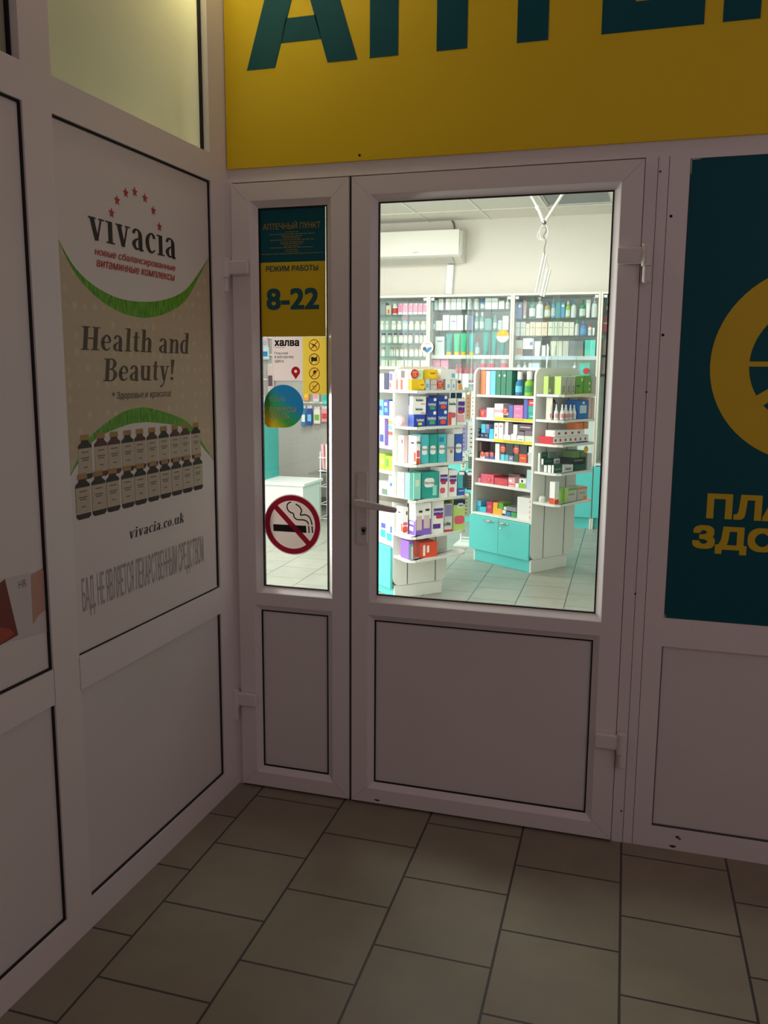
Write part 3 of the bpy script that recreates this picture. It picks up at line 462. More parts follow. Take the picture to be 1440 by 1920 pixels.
ITEMS = [
('L', 'x', 'box', -0.005, 0.0007, 0.01, 0.1532, 1.345, 0.0655, 'white', "white box with orange stripes, leftmost, left gondola's top end shelf", "left gondola's top end shelf", {'sd': [(0, 0.14, 0, 1, 'orange'), (0.34, 0.56, 0, 1, 'orange')]}),
('L', 'x', 'box', 0.0023, 0.0975, 0.068, 0.178, 1.345, 0.0658, 'yellow', "yellow box with yellow round sticker, second from left, left gondola's top end shelf", "left gondola's top end shelf", {'st': (0.8, 0.45, 0.6, 'yellow2', 'ТОВАР')}),
('L', 'x', 'box', 0.1078, 0.1421, 0.0583, 0.1683, 1.345, 0.0662, 'paleblue', "small pale blue carton, third from left, left gondola's top end shelf", "left gondola's top end shelf", {'pr': [(0.2, 0.8, 0.2, 0.6, 'sky')]}),
('L', 'x', 'box', 0.1504, 0.1979, 0.0519, 0.1619, 1.345, 0.0648, 'greypink', "pinkish grey carton stack, fourth from left, left gondola's top end shelf", "left gondola's top end shelf", {'pr': [(0, 1, 0.45, 0.55, 'grey')]}),
('L', 'x', 'box', 0.2056, 0.2487, 0.045, 0.155, 1.345, 0.0656, 'greypink', "grey carton with red price disc, fifth from left, left gondola's top end shelf", "left gondola's top end shelf", {'st': (0.4, 0.5, 0.62, 'red', '15')}),
('L', 'x', 'box', 0.2734, 0.311, 0.0365, 0.1465, 1.345, 0.0655, 'white', "white carton with blue flower, sixth from left, left gondola's top end shelf", "left gondola's top end shelf", {'pr': [(0.25, 0.75, 0.15, 0.55, 'sky')]}),
('L', 'x', 'box', 0.318, 0.352, 0.031, 0.141, 1.345, 0.0655, 'white', "white carton with blue blossom, seventh from left, left gondola's top end shelf", "left gondola's top end shelf", {'pr': [(0.25, 0.75, 0.15, 0.55, 'sky')]}),
('L', 'x', 'box', 0.3599, 0.4038, 0.0249, 0.1349, 1.345, 0.0654, 'cream', "cream carton with orange corner, eighth from left, left gondola's top end shelf", "left gondola's top end shelf", {'pr': [(0.3, 1, 0, 0.55, 'apricot'), (0.2, 0.75, 0.6, 0.9, 'dark')]}),
('L', 'x', 'box', -0.005, 0.0008, 0.01, 0.1532, 1.4108, 0.0592, 'white', "pink, brown and white carton, upper layer, leftmost, left gondola's top end shelf", "left gondola's top end shelf", {'sd': [(0, 0.34, 0, 1, 'pink'), (0.36, 0.72, 0.1, 0.9, 'brown')]}),
('L', 'x', 'box', 0.0024, 0.0869, 0.068, 0.178, 1.4108, 0.0588, 'palegreen', "pale green box, red price disc, upper layer, second from left, left gondola's top end shelf", "left gondola's top end shelf", {'st': (0.25, 0.55, 0.8, 'red', '15'), 'pr': [(0.5, 0.85, 0.25, 0.6, 'limepale')]}),
('L', 'x', 'box', 0.098, 0.2002, 0.0551, 0.1651, 1.4112, 0.0599, 'yellow', "yellow box with yellow price disc, upper layer, third from left, left gondola's top end shelf", "left gondola's top end shelf", {'st': (0.6, 0.55, 0.85, 'yellow2', 'ТОВАР')}),
('L', 'x', 'box', 0.2337, 0.3464, 0.0368, 0.1468, 1.4106, 0.0622, 'white', "wide pale carton with blue flower, upper layer, fourth from left, left gondola's top end shelf", "left gondola's top end shelf", {'pr': [(0.7, 0.95, 0.15, 0.6, 'sky')]}),
('L', 'y', 'oval', 0.0245, 0.1349, -0.032, -0.012, 1.123, 0.0657, 'pink', "pink oval blister pack, second from left, left gondola's second end shelf", "left gondola's second end shelf", {}),
('L', 'x', 'box', 0.0244, 0.1065, 0.1042, 0.176, 1.123, 0.0743, 'tblue', "blue box with yellow green leaf, leftmost, left gondola's second end shelf", "left gondola's second end shelf", {'sd': [(0.05, 1, 0, 1, 'blueviolet')], 'pr': [(0.35, 0.75, 0.08, 0.35, 'lime')], 'tx': ('TAMPAX', 0.55, 0.52, 0.2, 'white')}),
('L', 'x', 'box', 0.1205, 0.1987, 0.0538, 0.1638, 1.123, 0.0926, 'tblue', "blue box with green leaf, third from left, left gondola's second end shelf", "left gondola's second end shelf", {'pr': [(0.3, 0.85, 0.1, 0.38, 'green'), (0.65, 0.95, 0.75, 1, 'white')], 'tx': ('TAMPAX', 0.5, 0.5, 0.2, 'white')}),
('L', 'x', 'box', 0.2092, 0.2853, 0.0424, 0.1524, 1.123, 0.0952, 'tblue', "blue box with orange leaf, fourth from left, left gondola's second end shelf", "left gondola's second end shelf", {'pr': [(0.3, 0.85, 0.1, 0.38, 'orange'), (0.65, 0.95, 0.75, 1, 'white')], 'tx': ('TAMPAX', 0.5, 0.5, 0.2, 'white')}),
('L', 'x', 'box', 0.2965, 0.3582, 0.0319, 0.1419, 1.123, 0.1692, 'white', "white pack with orange red circles, fifth from left, left gondola's second end shelf", "left gondola's second end shelf", {'pr': [(0, 0.45, 0, 0.5, 'orange'), (0.1, 0.95, 0.27, 0.48, 'pinkred')], 'tx': ('bella', 0.5, 0.8, 0.1, 'dark')}),
('L', 'x', 'box', 0.369, 0.4326, 0.0224, 0.1324, 1.123, 0.1664, 'white', "purple and pink sanitary pack, sixth from left, left gondola's second end shelf", "left gondola's second end shelf", {'pr': [(0.1, 0.95, 0.45, 0.9, 'purple'), (0.15, 0.8, 0.42, 0.56, 'crimson'), (0, 0.9, 0.1, 0.4, 'pink')], 'tx': ('always', 0.5, 0.7, 0.11, 'white')}),
('L', 'x', 'box', 0.0125, 0.1105, 0.1353, 0.1765, 1.1973, 0.0544, 'white', "white box with red lettering, upper layer, leftmost, left gondola's second end shelf", "left gondola's second end shelf", {'tx': ('kotex', 0.5, 0.62, 0.3, 'dark'), 'pr': [(0.6, 0.95, 0.1, 0.22, 'red')]}),
('L', 'x', 'box', 0.1217, 0.1999, 0.0536, 0.1636, 1.2156, 0.0808, 'tblue', "blue box with green leaf, upper layer, second from left, left gondola's second end shelf", "left gondola's second end shelf", {'pr': [(0.3, 0.85, 0.1, 0.38, 'green'), (0.65, 0.95, 0.75, 1, 'white')], 'tx': ('TAMPAX', 0.5, 0.5, 0.2, 'white')}),
('L', 'x', 'box', 0.2104, 0.2865, 0.0422, 0.1522, 1.2182, 0.0916, 'tblue', "blue box with orange leaf, upper layer, third from left, left gondola's second end shelf", "left gondola's second end shelf", {'pr': [(0.3, 0.85, 0.1, 0.38, 'orange'), (0.65, 0.95, 0.75, 1, 'white')], 'tx': ('TAMPAX', 0.5, 0.5, 0.2, 'white')}),
('L', 'x', 'box', 0.0148, 0.1117, 0.1369, 0.1763, 1.2516, 0.0559, 'white', "white box with red lettering, third layer, leftmost, left gondola's second end shelf", "left gondola's second end shelf", {'tx': ('kotex', 0.5, 0.62, 0.3, 'dark'), 'pr': [(0.6, 0.95, 0.1, 0.22, 'red')]}),
('L', 'x', 'box', 0.3972, 0.4352, 0.012, 0.0154, 1.123, 0.2, 'dteal', "tall dark teal carton, in back row, leftmost, left gondola's second end shelf", "left gondola's second end shelf", {}),
('L', 'x', 'box', 0.4429, 0.4883, 0.012, 0.009, 1.123, 0.2, 'dteal', "tall deep blue carton, in back row, second from left, left gondola's second end shelf", "left gondola's second end shelf", {}),
('L', 'x', 'box', 0.01, 0.07, 0.01, 0.0358, 0.891, 0.1698, 'white', "tall slim white carton, second from left, left gondola's third end shelf", "left gondola's third end shelf", {}),
('L', 'x', 'box', 0.01, 0.041, 0.0414, 0.0804, 0.891, 0.1726, 'greypink', "tall pink carton, leftmost, left gondola's third end shelf", "left gondola's third end shelf", {'sd': [(0.3, 0.7, 0.7, 0.85, 'plum')]}),
('L', 'x', 'box', 0.0426, 0.0735, 0.0799, 0.178, 0.891, 0.1742, 'white', "white pack with red orange circles, third from left, left gondola's third end shelf", "left gondola's third end shelf", {'sd': [(0.35, 0.75, 0.7, 0.78, 'dark'), (0.7, 1, 0.08, 0.42, 'orange')], 'pr': [(0, 0.95, 0, 0.22, 'orange'), (0.1, 0.9, 0.24, 0.5, 'pinkred')], 'tx': ('bella', 0.5, 0.78, 0.1, 'dark')}),
('L', 'x', 'box', 0.0826, 0.1401, 0.06, 0.17, 0.891, 0.1808, 'aqua', "teal pack with white flower, fourth from left, left gondola's third end shelf", "left gondola's third end shelf", {'pr': [(0.1, 0.8, 0.3, 0.62, 'white')], 'tx': ('Discreet', 0.45, 0.5, 0.09, 'grey')}),
('L', 'x', 'box', 0.1477, 0.2102, 0.0512, 0.1612, 0.891, 0.1792, 'seagreen', "green teal pack with white flower, fifth from left, left gondola's third end shelf", "left gondola's third end shelf", {'pr': [(0.1, 0.8, 0.3, 0.62, 'white')], 'tx': ('Discreet', 0.45, 0.5, 0.09, 'grey')}),
('L', 'x', 'box', 0.2194, 0.2817, 0.0419, 0.1519, 0.891, 0.1783, 'aqua', "teal blue pack with white flower, sixth from left, left gondola's third end shelf", "left gondola's third end shelf", {'pr': [(0.1, 0.8, 0.3, 0.62, 'white'), (0.1, 0.7, 0.72, 0.9, 'ocean')], 'tx': ('Discreet', 0.45, 0.5, 0.09, 'grey')}),
('L', 'x', 'box', 0.2908, 0.3472, 0.033, 0.143, 0.891, 0.1767, 'palegrey', "pale grey pack, seventh from left, left gondola's third end shelf", "left gondola's third end shelf", {'pr': [(0.4, 0.8, 0.3, 0.45, 'tan')], 'tx': ('Discreet', 0.5, 0.52, 0.09, 'grey')}),
('L', 'x', 'box', 0.3565, 0.4192, 0.0241, 0.1341, 0.891, 0.175, 'blue', "blue pack with white flower, eighth from left, left gondola's third end shelf", "left gondola's third end shelf", {'pr': [(0.1, 0.85, 0.3, 0.65, 'white')], 'tx': ('Discreet', 0.45, 0.5, 0.09, 'grey')}),
('L', 'x', 'box', 0.3497, 0.4129, 0.0249, 0.1349, 1.066, 0.035, 'white', "white carton lying flat, upper layer, leftmost, left gondola's third end shelf", "left gondola's third end shelf", {}),
('L', 'x', 'box', 0.005, 0.055, 0.0106, 0.0708, 0.668, 0.1606, 'white', "tall white carton, second from left, left gondola's fourth end shelf", "left gondola's fourth end shelf", {}),
('L', 'x', 'box', 0.005, 0.055, 0.0746, 0.0987, 0.668, 0.1654, 'greypink', "slim carton with red drawing, third from left, left gondola's fourth end shelf", "left gondola's fourth end shelf", {'sd': [(0.2, 0.8, 0.6, 0.8, 'rose')]}),
('L', 'x', 'box', 0.005, 0.027, 0.1098, 0.1663, 0.668, 0.1665, 'mint', "slim mint carton, leftmost, left gondola's fourth end shelf", "left gondola's fourth end shelf", {}),
('L', 'x', 'box', 0.0286, 0.0799, 0.1454, 0.178, 0.668, 0.1674, 'mint', "mint carton, fourth from left, left gondola's fourth end shelf", "left gondola's fourth end shelf", {'pr': [(0.2, 0.8, 0.5, 0.75, 'palegreen')]}),
('L', 'x', 'box', 0.0927, 0.2201, 0.0542, 0.1642, 0.668, 0.1681, 'seagreen', "large sea green pack with white flower, fifth from left, left gondola's fourth end shelf", "left gondola's fourth end shelf", {'pr': [(0.15, 0.75, 0.42, 0.78, 'white'), (0.65, 0.9, 0.1, 0.5, 'mint')], 'tx': ('Discreet', 0.45, 0.6, 0.11, 'grey')}),
('L', 'x', 'box', 0.2326, 0.2999, 0.0399, 0.1499, 0.668, 0.1942, 'white', "purple pink sanitary pack, sixth from left, left gondola's fourth end shelf", "left gondola's fourth end shelf", {'pr': [(0.1, 0.95, 0.5, 0.75, 'purple'), (0.2, 0.8, 0.42, 0.55, 'crimson'), (0.1, 0.7, 0.12, 0.32, 'pinkred')], 'tx': ('always', 0.5, 0.64, 0.09, 'white')}),
('L', 'x', 'box', 0.3098, 0.3758, 0.0299, 0.1399, 0.668, 0.1687, 'white', "purple and crimson sanitary pack, seventh from left, left gondola's fourth end shelf", "left gondola's fourth end shelf", {'pr': [(0.1, 0.95, 0.55, 0.8, 'purple'), (0.2, 0.8, 0.45, 0.58, 'crimson'), (0.1, 0.7, 0.15, 0.35, 'pinkred')], 'tx': ('always', 0.5, 0.68, 0.09, 'white')}),
('L', 'x', 'box', 0.3843, 0.4443, 0.0206, 0.1306, 0.668, 0.0466, 'blue', "blue flat box, eighth from left, left gondola's fourth end shelf", "left gondola's fourth end shelf", {'tx': ('', 0, 0, 0, 'white'), 'pr': [(0.15, 0.9, 0.55, 0.7, 'white')]}),
('L', 'x', 'box', 0.3847, 0.4261, 0.0218, 0.1318, 0.7146, 0.0827, 'aqua', "aqua carton, upper layer, leftmost, left gondola's fourth end shelf", "left gondola's fourth end shelf", {}),
('L', 'x', 'box', 0, 0.0415, 0.0102, 0.0915, 0.438, 0.1735, 'white', "tall white pack with red circles, leftmost, left gondola's fifth end shelf", "left gondola's fifth end shelf", {'sd': [(0.3, 0.7, 0.76, 0.82, 'dark'), (0.8, 1, 0.1, 0.4, 'orange')], 'pr': [(0, 0.95, 0.05, 0.3, 'orange'), (0.1, 0.9, 0.32, 0.45, 'pinkred'), (0.6, 0.9, 0.7, 0.85, 'dark')]}),
('L', 'x', 'box', 0.0476, 0.1638, 0.0903, 0.1708, 0.438, 0.205, 'white', "violet carton with two pink panels, second from left, left gondola's fifth end shelf", "left gondola's fifth end shelf", {'sd': [(0, 1, 0, 0.45, 'violet'), (0.1, 0.8, 0.32, 0.42, 'white'), (0.1, 0.7, 0.12, 0.26, 'white')], 'pr': [(0, 1, 0, 0.5, 'violet'), (0.05, 0.42, 0.16, 0.62, 'greypink'), (0.52, 0.92, 0.2, 0.62, 'greypink'), (0.2, 0.45, 0.7, 0.78, 'dark'), (0.62, 0.9, 0.74, 0.82, 'dark')]}),
('L', 'x', 'box', 0.1767, 0.2686, 0.0456, 0.1556, 0.438, 0.208, 'white', "white and purple sanitary pack, third from left, left gondola's fifth end shelf", "left gondola's fifth end shelf", {'pr': [(0.15, 0.95, 0.55, 0.78, 'purple'), (0.35, 0.95, 0.45, 0.58, 'crimson'), (0.1, 0.75, 0.14, 0.3, 'purple')], 'tx': ('always', 0.55, 0.67, 0.09, 'white')}),
('L', 'x', 'box', 0.2793, 0.342, 0.0341, 0.1441, 0.438, 0.1809, 'palegrey', "slim pack with grey violet swirl, fourth from left, left gondola's fifth end shelf", "left gondola's fifth end shelf", {'pr': [(0.05, 0.95, 0.55, 0.98, 'greyviolet'), (0, 1, 0, 0.09, 'red')], 'tx': ('Lidie', 0.35, 0.3, 0.14, 'dark')}),
('L', 'x', 'box', 0.3544, 0.4482, 0.0223, 0.1323, 0.438, 0.2043, 'limepale', "lime green pack with navy top, fifth from left, left gondola's fifth end shelf", "left gondola's fifth end shelf", {'pr': [(0, 1, 0.82, 1, 'navy'), (0.35, 0.85, 0.72, 0.88, 'white'), (0.1, 0.95, 0.2, 0.48, 'pinkred')], 'tx': ('TENA', 0.6, 0.8, 0.07, 'navy')}),
('L', 'x', 'box', 0, 0.0348, 0.0717, 0.1738, 0.2895, 0.1173, 'purplelite', "purple box, leftmost, left gondola's bottom end shelf", "left gondola's bottom end shelf", {'pr': [(0, 1, 0, 0.85, 'aquagrey'), (0.5, 0.95, 0, 0.7, 'cream')]}),
('L', 'x', 'box', 0.0941, 0.2174, 0.0784, 0.1643, 0.2895, 0.0987, 'orange', "orange red box, second from left, left gondola's bottom end shelf", "left gondola's bottom end shelf", {'pr': [(0.12, 0.28, 0.1, 0.85, 'white'), (0.36, 0.52, 0.3, 0.8, 'white')]}),
('L', 'x', 'box', 0.1209, 0.2292, 0.012, 0.0467, 0.2895, 0.1038, 'deepviolet', "dark violet carton, in back row, leftmost, left gondola's bottom end shelf", "left gondola's bottom end shelf", {}),
('L', 'y', 'box', -0.2908, -0.2103, 0.025, 0.125, 1.342, 0.0999, 'white', "white pack with blue picture, leftmost, left gondola's top front shelf", "left gondola's top front shelf", {'pr': [(0.2, 0.9, 0.1, 0.5, 'paleblue')]}),
('L', 'y', 'box', -0.2043, -0.1453, 0.025, 0.125, 1.342, 0.1051, 'navy', "navy pack, second from left, left gondola's top front shelf", "left gondola's top front shelf", {}),
('L', 'y', 'box', -0.1394, -0.0892, 0.025, 0.125, 1.342, 0.1147, 'pink', "pink and blue pack, third from left, left gondola's top front shelf", "left gondola's top front shelf", {'pr': [(0.1, 0.9, 0.5, 0.9, 'blueviolet'), (0.1, 0.6, 0.1, 0.4, 'pinkred')]}),
('L', 'y', 'box', -0.2787, -0.2141, 0.025, 0.125, 1.176, 0.0987, 'skyblue', "blue soft pack, leftmost, left gondola's second front shelf", "left gondola's second front shelf", {'pr': [(0.2, 0.8, 0.3, 0.6, 'tblue')]}),
('L', 'y', 'box', -0.2101, -0.1408, 0.025, 0.125, 1.176, 0.099, 'tblue', "blue and white soft pack, second from left, left gondola's second front shelf", "left gondola's second front shelf", {'pr': [(0.1, 0.7, 0.6, 0.85, 'white'), (0.2, 0.8, 0.2, 0.5, 'aqua')]}),
('L', 'y', 'box', -0.135, -0.0865, 0.025, 0.125, 1.176, 0.0935, 'paleblue', "white pink and blue pack, third from left, left gondola's second front shelf", "left gondola's second front shelf", {'pr': [(0.1, 0.9, 0.2, 0.5, 'pink')]}),
('L', 'y', 'box', -0.2766, -0.1956, 0.025, 0.125, 0.982, 0.172, 'white', "white pack with navy print, leftmost, left gondola's third front shelf", "left gondola's third front shelf", {'pr': [(0.2, 0.9, 0.1, 0.4, 'tblue')]}),
('L', 'y', 'box', -0.1916, -0.1518, 0.025, 0.125, 0.982, 0.172, 'purple', "purple pack, second from left, left gondola's third front shelf", "left gondola's third front shelf", {}),
('L', 'y', 'box', -0.1459, -0.0835, 0.025, 0.125, 0.982, 0.172, 'white', "white orange and blue pack, third from left, left gondola's third front shelf", "left gondola's third front shelf", {'pr': [(0, 1, 0.4, 0.55, 'orange'), (0, 1, 0.8, 0.95, 'apricot'), (0, 0.9, 0.6, 0.78, 'skyblue')]}),
('L', 'y', 'box', -0.2748, -0.1834, 0.025, 0.125, 0.821, 0.1012, 'limebright', "lime green pack, leftmost, left gondola's fourth front shelf", "left gondola's fourth front shelf", {'pr': [(0.3, 0.8, 0.3, 0.7, 'limepale')]}),
('L', 'y', 'box', -0.1774, -0.0829, 0.025, 0.125, 0.821, 0.0943, 'limebright', "yellow green pack, second from left, left gondola's fourth front shelf", "left gondola's fourth front shelf", {'pr': [(0.1, 0.4, 0.2, 0.8, 'green')]}),
('L', 'y', 'box', -0.2728, -0.1431, 0.025, 0.125, 0.65, 0.0911, 'white', "white pack with dark round label, leftmost, left gondola's fifth front shelf", "left gondola's fifth front shelf", {'pr': [(0.35, 0.95, 0.05, 0.5, 'greygreen')]}),
('L', 'y', 'box', -0.1371, -0.0781, 0.025, 0.125, 0.65, 0.141, 'white', "white pack with blue label, second from left, left gondola's fifth front shelf", "left gondola's fifth front shelf", {'pr': [(0.3, 0.9, 0.5, 0.68, 'ocean')]}),
('L', 'y', 'box', -0.2696, -0.1712, 0.025, 0.125, 0.358, 0.1784, 'white', "white pack with blue curves, leftmost, left gondola's bottom front shelf", "left gondola's bottom front shelf", {'pr': [(0.35, 1, 0.4, 0.6, 'blueviolet'), (0.3, 1, 0.05, 0.35, 'cyan')]}),
('L', 'y', 'box', -0.1651, -0.0756, 0.025, 0.125, 0.358, 0.182, 'white', "white pack with cyan curves, second from left, left gondola's bottom front shelf", "left gondola's bottom front shelf", {'pr': [(0.6, 1, 0.3, 0.55, 'blueviolet'), (0.1, 0.95, 0, 0.28, 'cyan')]}),
('R', 'y', 'box', -0.5893, -0.5394, 0.03, 0.13, 1.287, 0.18, 'apricot2', "tall orange carton, leftmost, right gondola's top front shelf", "right gondola's top front shelf", {}),
('R', 'y', 'box', -0.5361, -0.4913, 0.03, 0.13, 1.287, 0.1772, 'lavender', "tall lavender carton, second from left, right gondola's top front shelf", "right gondola's top front shelf", {}),
('R', 'y', 'box', -0.488, -0.435, 0.03, 0.13, 1.287, 0.179, 'skyblue', "tall sky blue carton, third from left, right gondola's top front shelf", "right gondola's top front shelf", {}),
('R', 'y', 'box', -0.4307, -0.3827, 0.03, 0.13, 1.287, 0.18, 'bottlegreen', "tall green carton, fourth from left, right gondola's top front shelf", "right gondola's top front shelf", {'pr': [(0.55, 0.9, 0.75, 0.85, 'white')]}),
('R', 'y', 'box', -0.3795, -0.3289, 0.03, 0.13, 1.287, 0.18, 'bottlegreen', "tall green carton, fifth from left, right gondola's top front shelf", "right gondola's top front shelf", {'pr': [(0.5, 0.9, 0.75, 0.85, 'white')]}),
('R', 'y', 'box', -0.3258, -0.2696, 0.03, 0.13, 1.287, 0.1797, 'bottlegreen', "tall dark green carton, sixth from left, right gondola's top front shelf", "right gondola's top front shelf", {}),
('R', 'y', 'spray', -0.251, -0.1857, 0.03, 0.13, 1.287, 0.1748, 'oceanblue', "blue bottle with white cap, seventh from left, right gondola's top front shelf", "right gondola's top front shelf", {'lb': 'skyblue'}),
('R', 'y', 'spray', -0.1635, -0.0916, 0.03, 0.13, 1.287, 0.1775, 'limegreen2', "green bottle with white cap, eighth from left, right gondola's top front shelf", "right gondola's top front shelf", {'lb': 'green'}),
('R', 'y', 'spray', -0.062, -0.0195, 0.03, 0.13, 1.287, 0.1662, 'purplered', "purple red bottle, ninth from left, right gondola's top front shelf", "right gondola's top front shelf", {'lb': 'pink'}),
('R', 'y', 'box', -0.5948, -0.5282, 0.03, 0.13, 1.114, 0.0586, 'pinkred', "pink red pouch, leftmost, right gondola's second front shelf", "right gondola's second front shelf", {'st': (0.5, 0.5, 0.7, 'red', '15')}),
('R', 'y', 'box', -0.5216, -0.4452, 0.03, 0.13, 1.114, 0.0398, 'white', "flat white carton, second from left, right gondola's second front shelf", "right gondola's second front shelf", {}),
('R', 'y', 'box', -0.4387, -0.349, 0.03, 0.13, 1.114, 0.0418, 'white', "flat white pink carton, third from left, right gondola's second front shelf", "right gondola's second front shelf", {'pr': [(0.1, 0.9, 0.1, 0.4, 'greypink')]}),
('R', 'y', 'box', -0.3447, -0.2985, 0.03, 0.13, 1.114, 0.0478, 'white', "small navy and white carton, fourth from left, right gondola's second front shelf", "right gondola's second front shelf", {'pr': [(0, 1, 0, 0.6, 'navy')], 'st': (0.4, 1.2, 0.9, 'red', '15')}),
('R', 'y', 'box', -0.2923, -0.2487, 0.03, 0.13, 1.114, 0.0499, 'blueviolet', "blue end carton, fifth from left, right gondola's second front shelf", "right gondola's second front shelf", {}),
('R', 'y', 'box', -0.2445, -0.1527, 0.03, 0.13, 1.114, 0.0528, 'hotpink', "flat pink carton, sixth from left, right gondola's second front shelf", "right gondola's second front shelf", {'pr': [(0.2, 0.8, 0.4, 0.6, 'pink')]}),
('R', 'y', 'box', -0.1467, -0.1066, 0.03, 0.13, 1.114, 0.0542, 'blueviolet', "violet blue carton, seventh from left, right gondola's second front shelf", "right gondola's second front shelf", {}),
('R', 'y', 'box', -0.1026, -0.0197, 0.03, 0.13, 1.114, 0.0569, 'seagreen', "flat teal green carton, eighth from left, right gondola's second front shelf", "right gondola's second front shelf", {'pr': [(0.2, 0.8, 0.4, 0.6, 'mint')]}),
('R', 'y', 'box', -0.5216, -0.4452, 0.03, 0.13, 1.1538, 0.0344, 'white', "white carton, upper layer, leftmost, right gondola's second front shelf", "right gondola's second front shelf", {}),
('R', 'y', 'box', -0.4387, -0.349, 0.03, 0.13, 1.1558, 0.0664, 'white', "pink and white carton, upper layer, second from left, right gondola's second front shelf", "right gondola's second front shelf", {'pr': [(0, 1, 0.0, 0.35, 'pink')]}),
('R', 'y', 'box', -0.2923, -0.2487, 0.03, 0.13, 1.1639, 0.0533, 'blueviolet', "blue end carton, upper layer, third from left, right gondola's second front shelf", "right gondola's second front shelf", {}),
('R', 'y', 'box', -0.2445, -0.1527, 0.03, 0.13, 1.1668, 0.0513, 'hotpink', "pink carton, upper layer, fourth from left, right gondola's second front shelf", "right gondola's second front shelf", {'pr': [(0.2, 0.8, 0.4, 0.6, 'pink')]}),
('R', 'y', 'box', -0.1467, -0.1066, 0.03, 0.13, 1.1682, 0.0449, 'blueviolet', "violet blue carton, upper layer, fifth from left, right gondola's second front shelf", "right gondola's second front shelf", {}),
('R', 'y', 'box', -0.1026, -0.0197, 0.03, 0.13, 1.1709, 0.0445, 'tealgreen', "teal carton, upper layer, sixth from left, right gondola's second front shelf", "right gondola's second front shelf", {}),
('R', 'y', 'box', -0.1467, -0.1066, 0.03, 0.13, 1.2131, 0.0508, 'blueviolet', "violet blue carton, third layer, leftmost, right gondola's second front shelf", "right gondola's second front shelf", {}),
('R', 'y', 'box', -0.1026, -0.0197, 0.03, 0.13, 1.2154, 0.0459, 'red', "red carton with white print, third layer, second from left, right gondola's second front shelf", "right gondola's second front shelf", {'pr': [(0.15, 0.85, 0.4, 0.6, 'white')]}),
('R', 'y', 'box', -0.605, -0.5894, 0.03, 0.13, 0.955, 0.0407, 'navy', "pink and navy small carton, leftmost, right gondola's third front shelf", "right gondola's third front shelf", {'pr': [(0.2, 0.9, 0.3, 0.8, 'pink')]}),
('R', 'y', 'box', -0.585, -0.5426, 0.03, 0.13, 0.955, 0.037, 'navy', "navy small carton, second from left, right gondola's third front shelf", "right gondola's third front shelf", {'pr': [(0.2, 0.8, 0.4, 0.7, 'greyviolet')]}),
('R', 'y', 'box', -0.5403, -0.494, 0.03, 0.13, 0.955, 0.0397, 'navy', "dark navy small carton, third from left, right gondola's third front shelf", "right gondola's third front shelf", {'pr': [(0.2, 0.8, 0.4, 0.7, 'greyviolet')]}),
('R', 'y', 'box', -0.4896, -0.4416, 0.03, 0.13, 0.955, 0.0412, 'cyan', "cyan small carton, fourth from left, right gondola's third front shelf", "right gondola's third front shelf", {}),
('R', 'y', 'box', -0.4373, -0.3941, 0.03, 0.13, 0.955, 0.0691, 'white', "white carton with red stamp, fifth from left, right gondola's third front shelf", "right gondola's third front shelf", {'pr': [(0.3, 0.7, 0.3, 0.6, 'red')]}),
('R', 'y', 'box', -0.3898, -0.3451, 0.03, 0.13, 0.955, 0.0702, 'white', "white carton with green base, sixth from left, right gondola's third front shelf", "right gondola's third front shelf", {'pr': [(0.1, 0.9, 0, 0.3, 'palegreen')]}),
('R', 'y', 'box', -0.3408, -0.2694, 0.03, 0.13, 0.955, 0.0398, 'white', "low white carton, seventh from left, right gondola's third front shelf", "right gondola's third front shelf", {}),
('R', 'y', 'box', -0.2632, -0.2074, 0.03, 0.13, 0.955, 0.0502, 'white', "white square carton, eighth from left, right gondola's third front shelf", "right gondola's third front shelf", {}),
('R', 'y', 'box', -0.2012, -0.1321, 0.03, 0.13, 0.955, 0.0421, 'white', "white low carton, ninth from left, right gondola's third front shelf", "right gondola's third front shelf", {'pr': [(0.2, 0.8, 0.2, 0.4, 'grey')]}),
('R', 'y', 'box', -0.1261, -0.0523, 0.03, 0.13, 0.955, 0.0438, 'palegreen', "mint white carton, tenth from left, right gondola's third front shelf", "right gondola's third front shelf", {}),
('R', 'y', 'box', -0.0464, -0.0195, 0.03, 0.13, 0.955, 0.0446, 'aqua', "aqua small carton, eleventh from left, right gondola's third front shelf", "right gondola's third front shelf", {}),
('R', 'y', 'box', -0.605, -0.5894, 0.03, 0.13, 0.9957, 0.0303, 'navy', "pink and navy small carton, upper layer, leftmost, right gondola's third front shelf", "right gondola's third front shelf", {'pr': [(0.2, 0.9, 0.3, 0.8, 'pink')]}),
('R', 'y', 'box', -0.5738, -0.5293, 0.03, 0.13, 0.9947, 0.0344, 'cyan', "cyan small carton, upper layer, second from left, right gondola's third front shelf", "right gondola's third front shelf", {}),
('R', 'y', 'box', -0.527, -0.4896, 0.03, 0.13, 0.9947, 0.0321, 'blueviolet', "violet small carton, upper layer, third from left, right gondola's third front shelf", "right gondola's third front shelf", {}),
('R', 'y', 'box', -0.4852, -0.4416, 0.03, 0.13, 0.9962, 0.0331, 'cyan', "cyan small carton, upper layer, fourth from left, right gondola's third front shelf", "right gondola's third front shelf", {}),
('R', 'y', 'box', -0.4373, -0.3941, 0.03, 0.13, 1.0241, 0.0545, 'white', "white carton with red dot, upper layer, fifth from left, right gondola's third front shelf", "right gondola's third front shelf", {'pr': [(0.3, 0.7, 0.4, 0.65, 'red')]}),
('R', 'y', 'box', -0.3898, -0.3451, 0.03, 0.13, 1.0252, 0.0558, 'white', "white carton with red dot, upper layer, sixth from left, right gondola's third front shelf", "right gondola's third front shelf", {'pr': [(0.3, 0.7, 0.4, 0.65, 'red')]}),
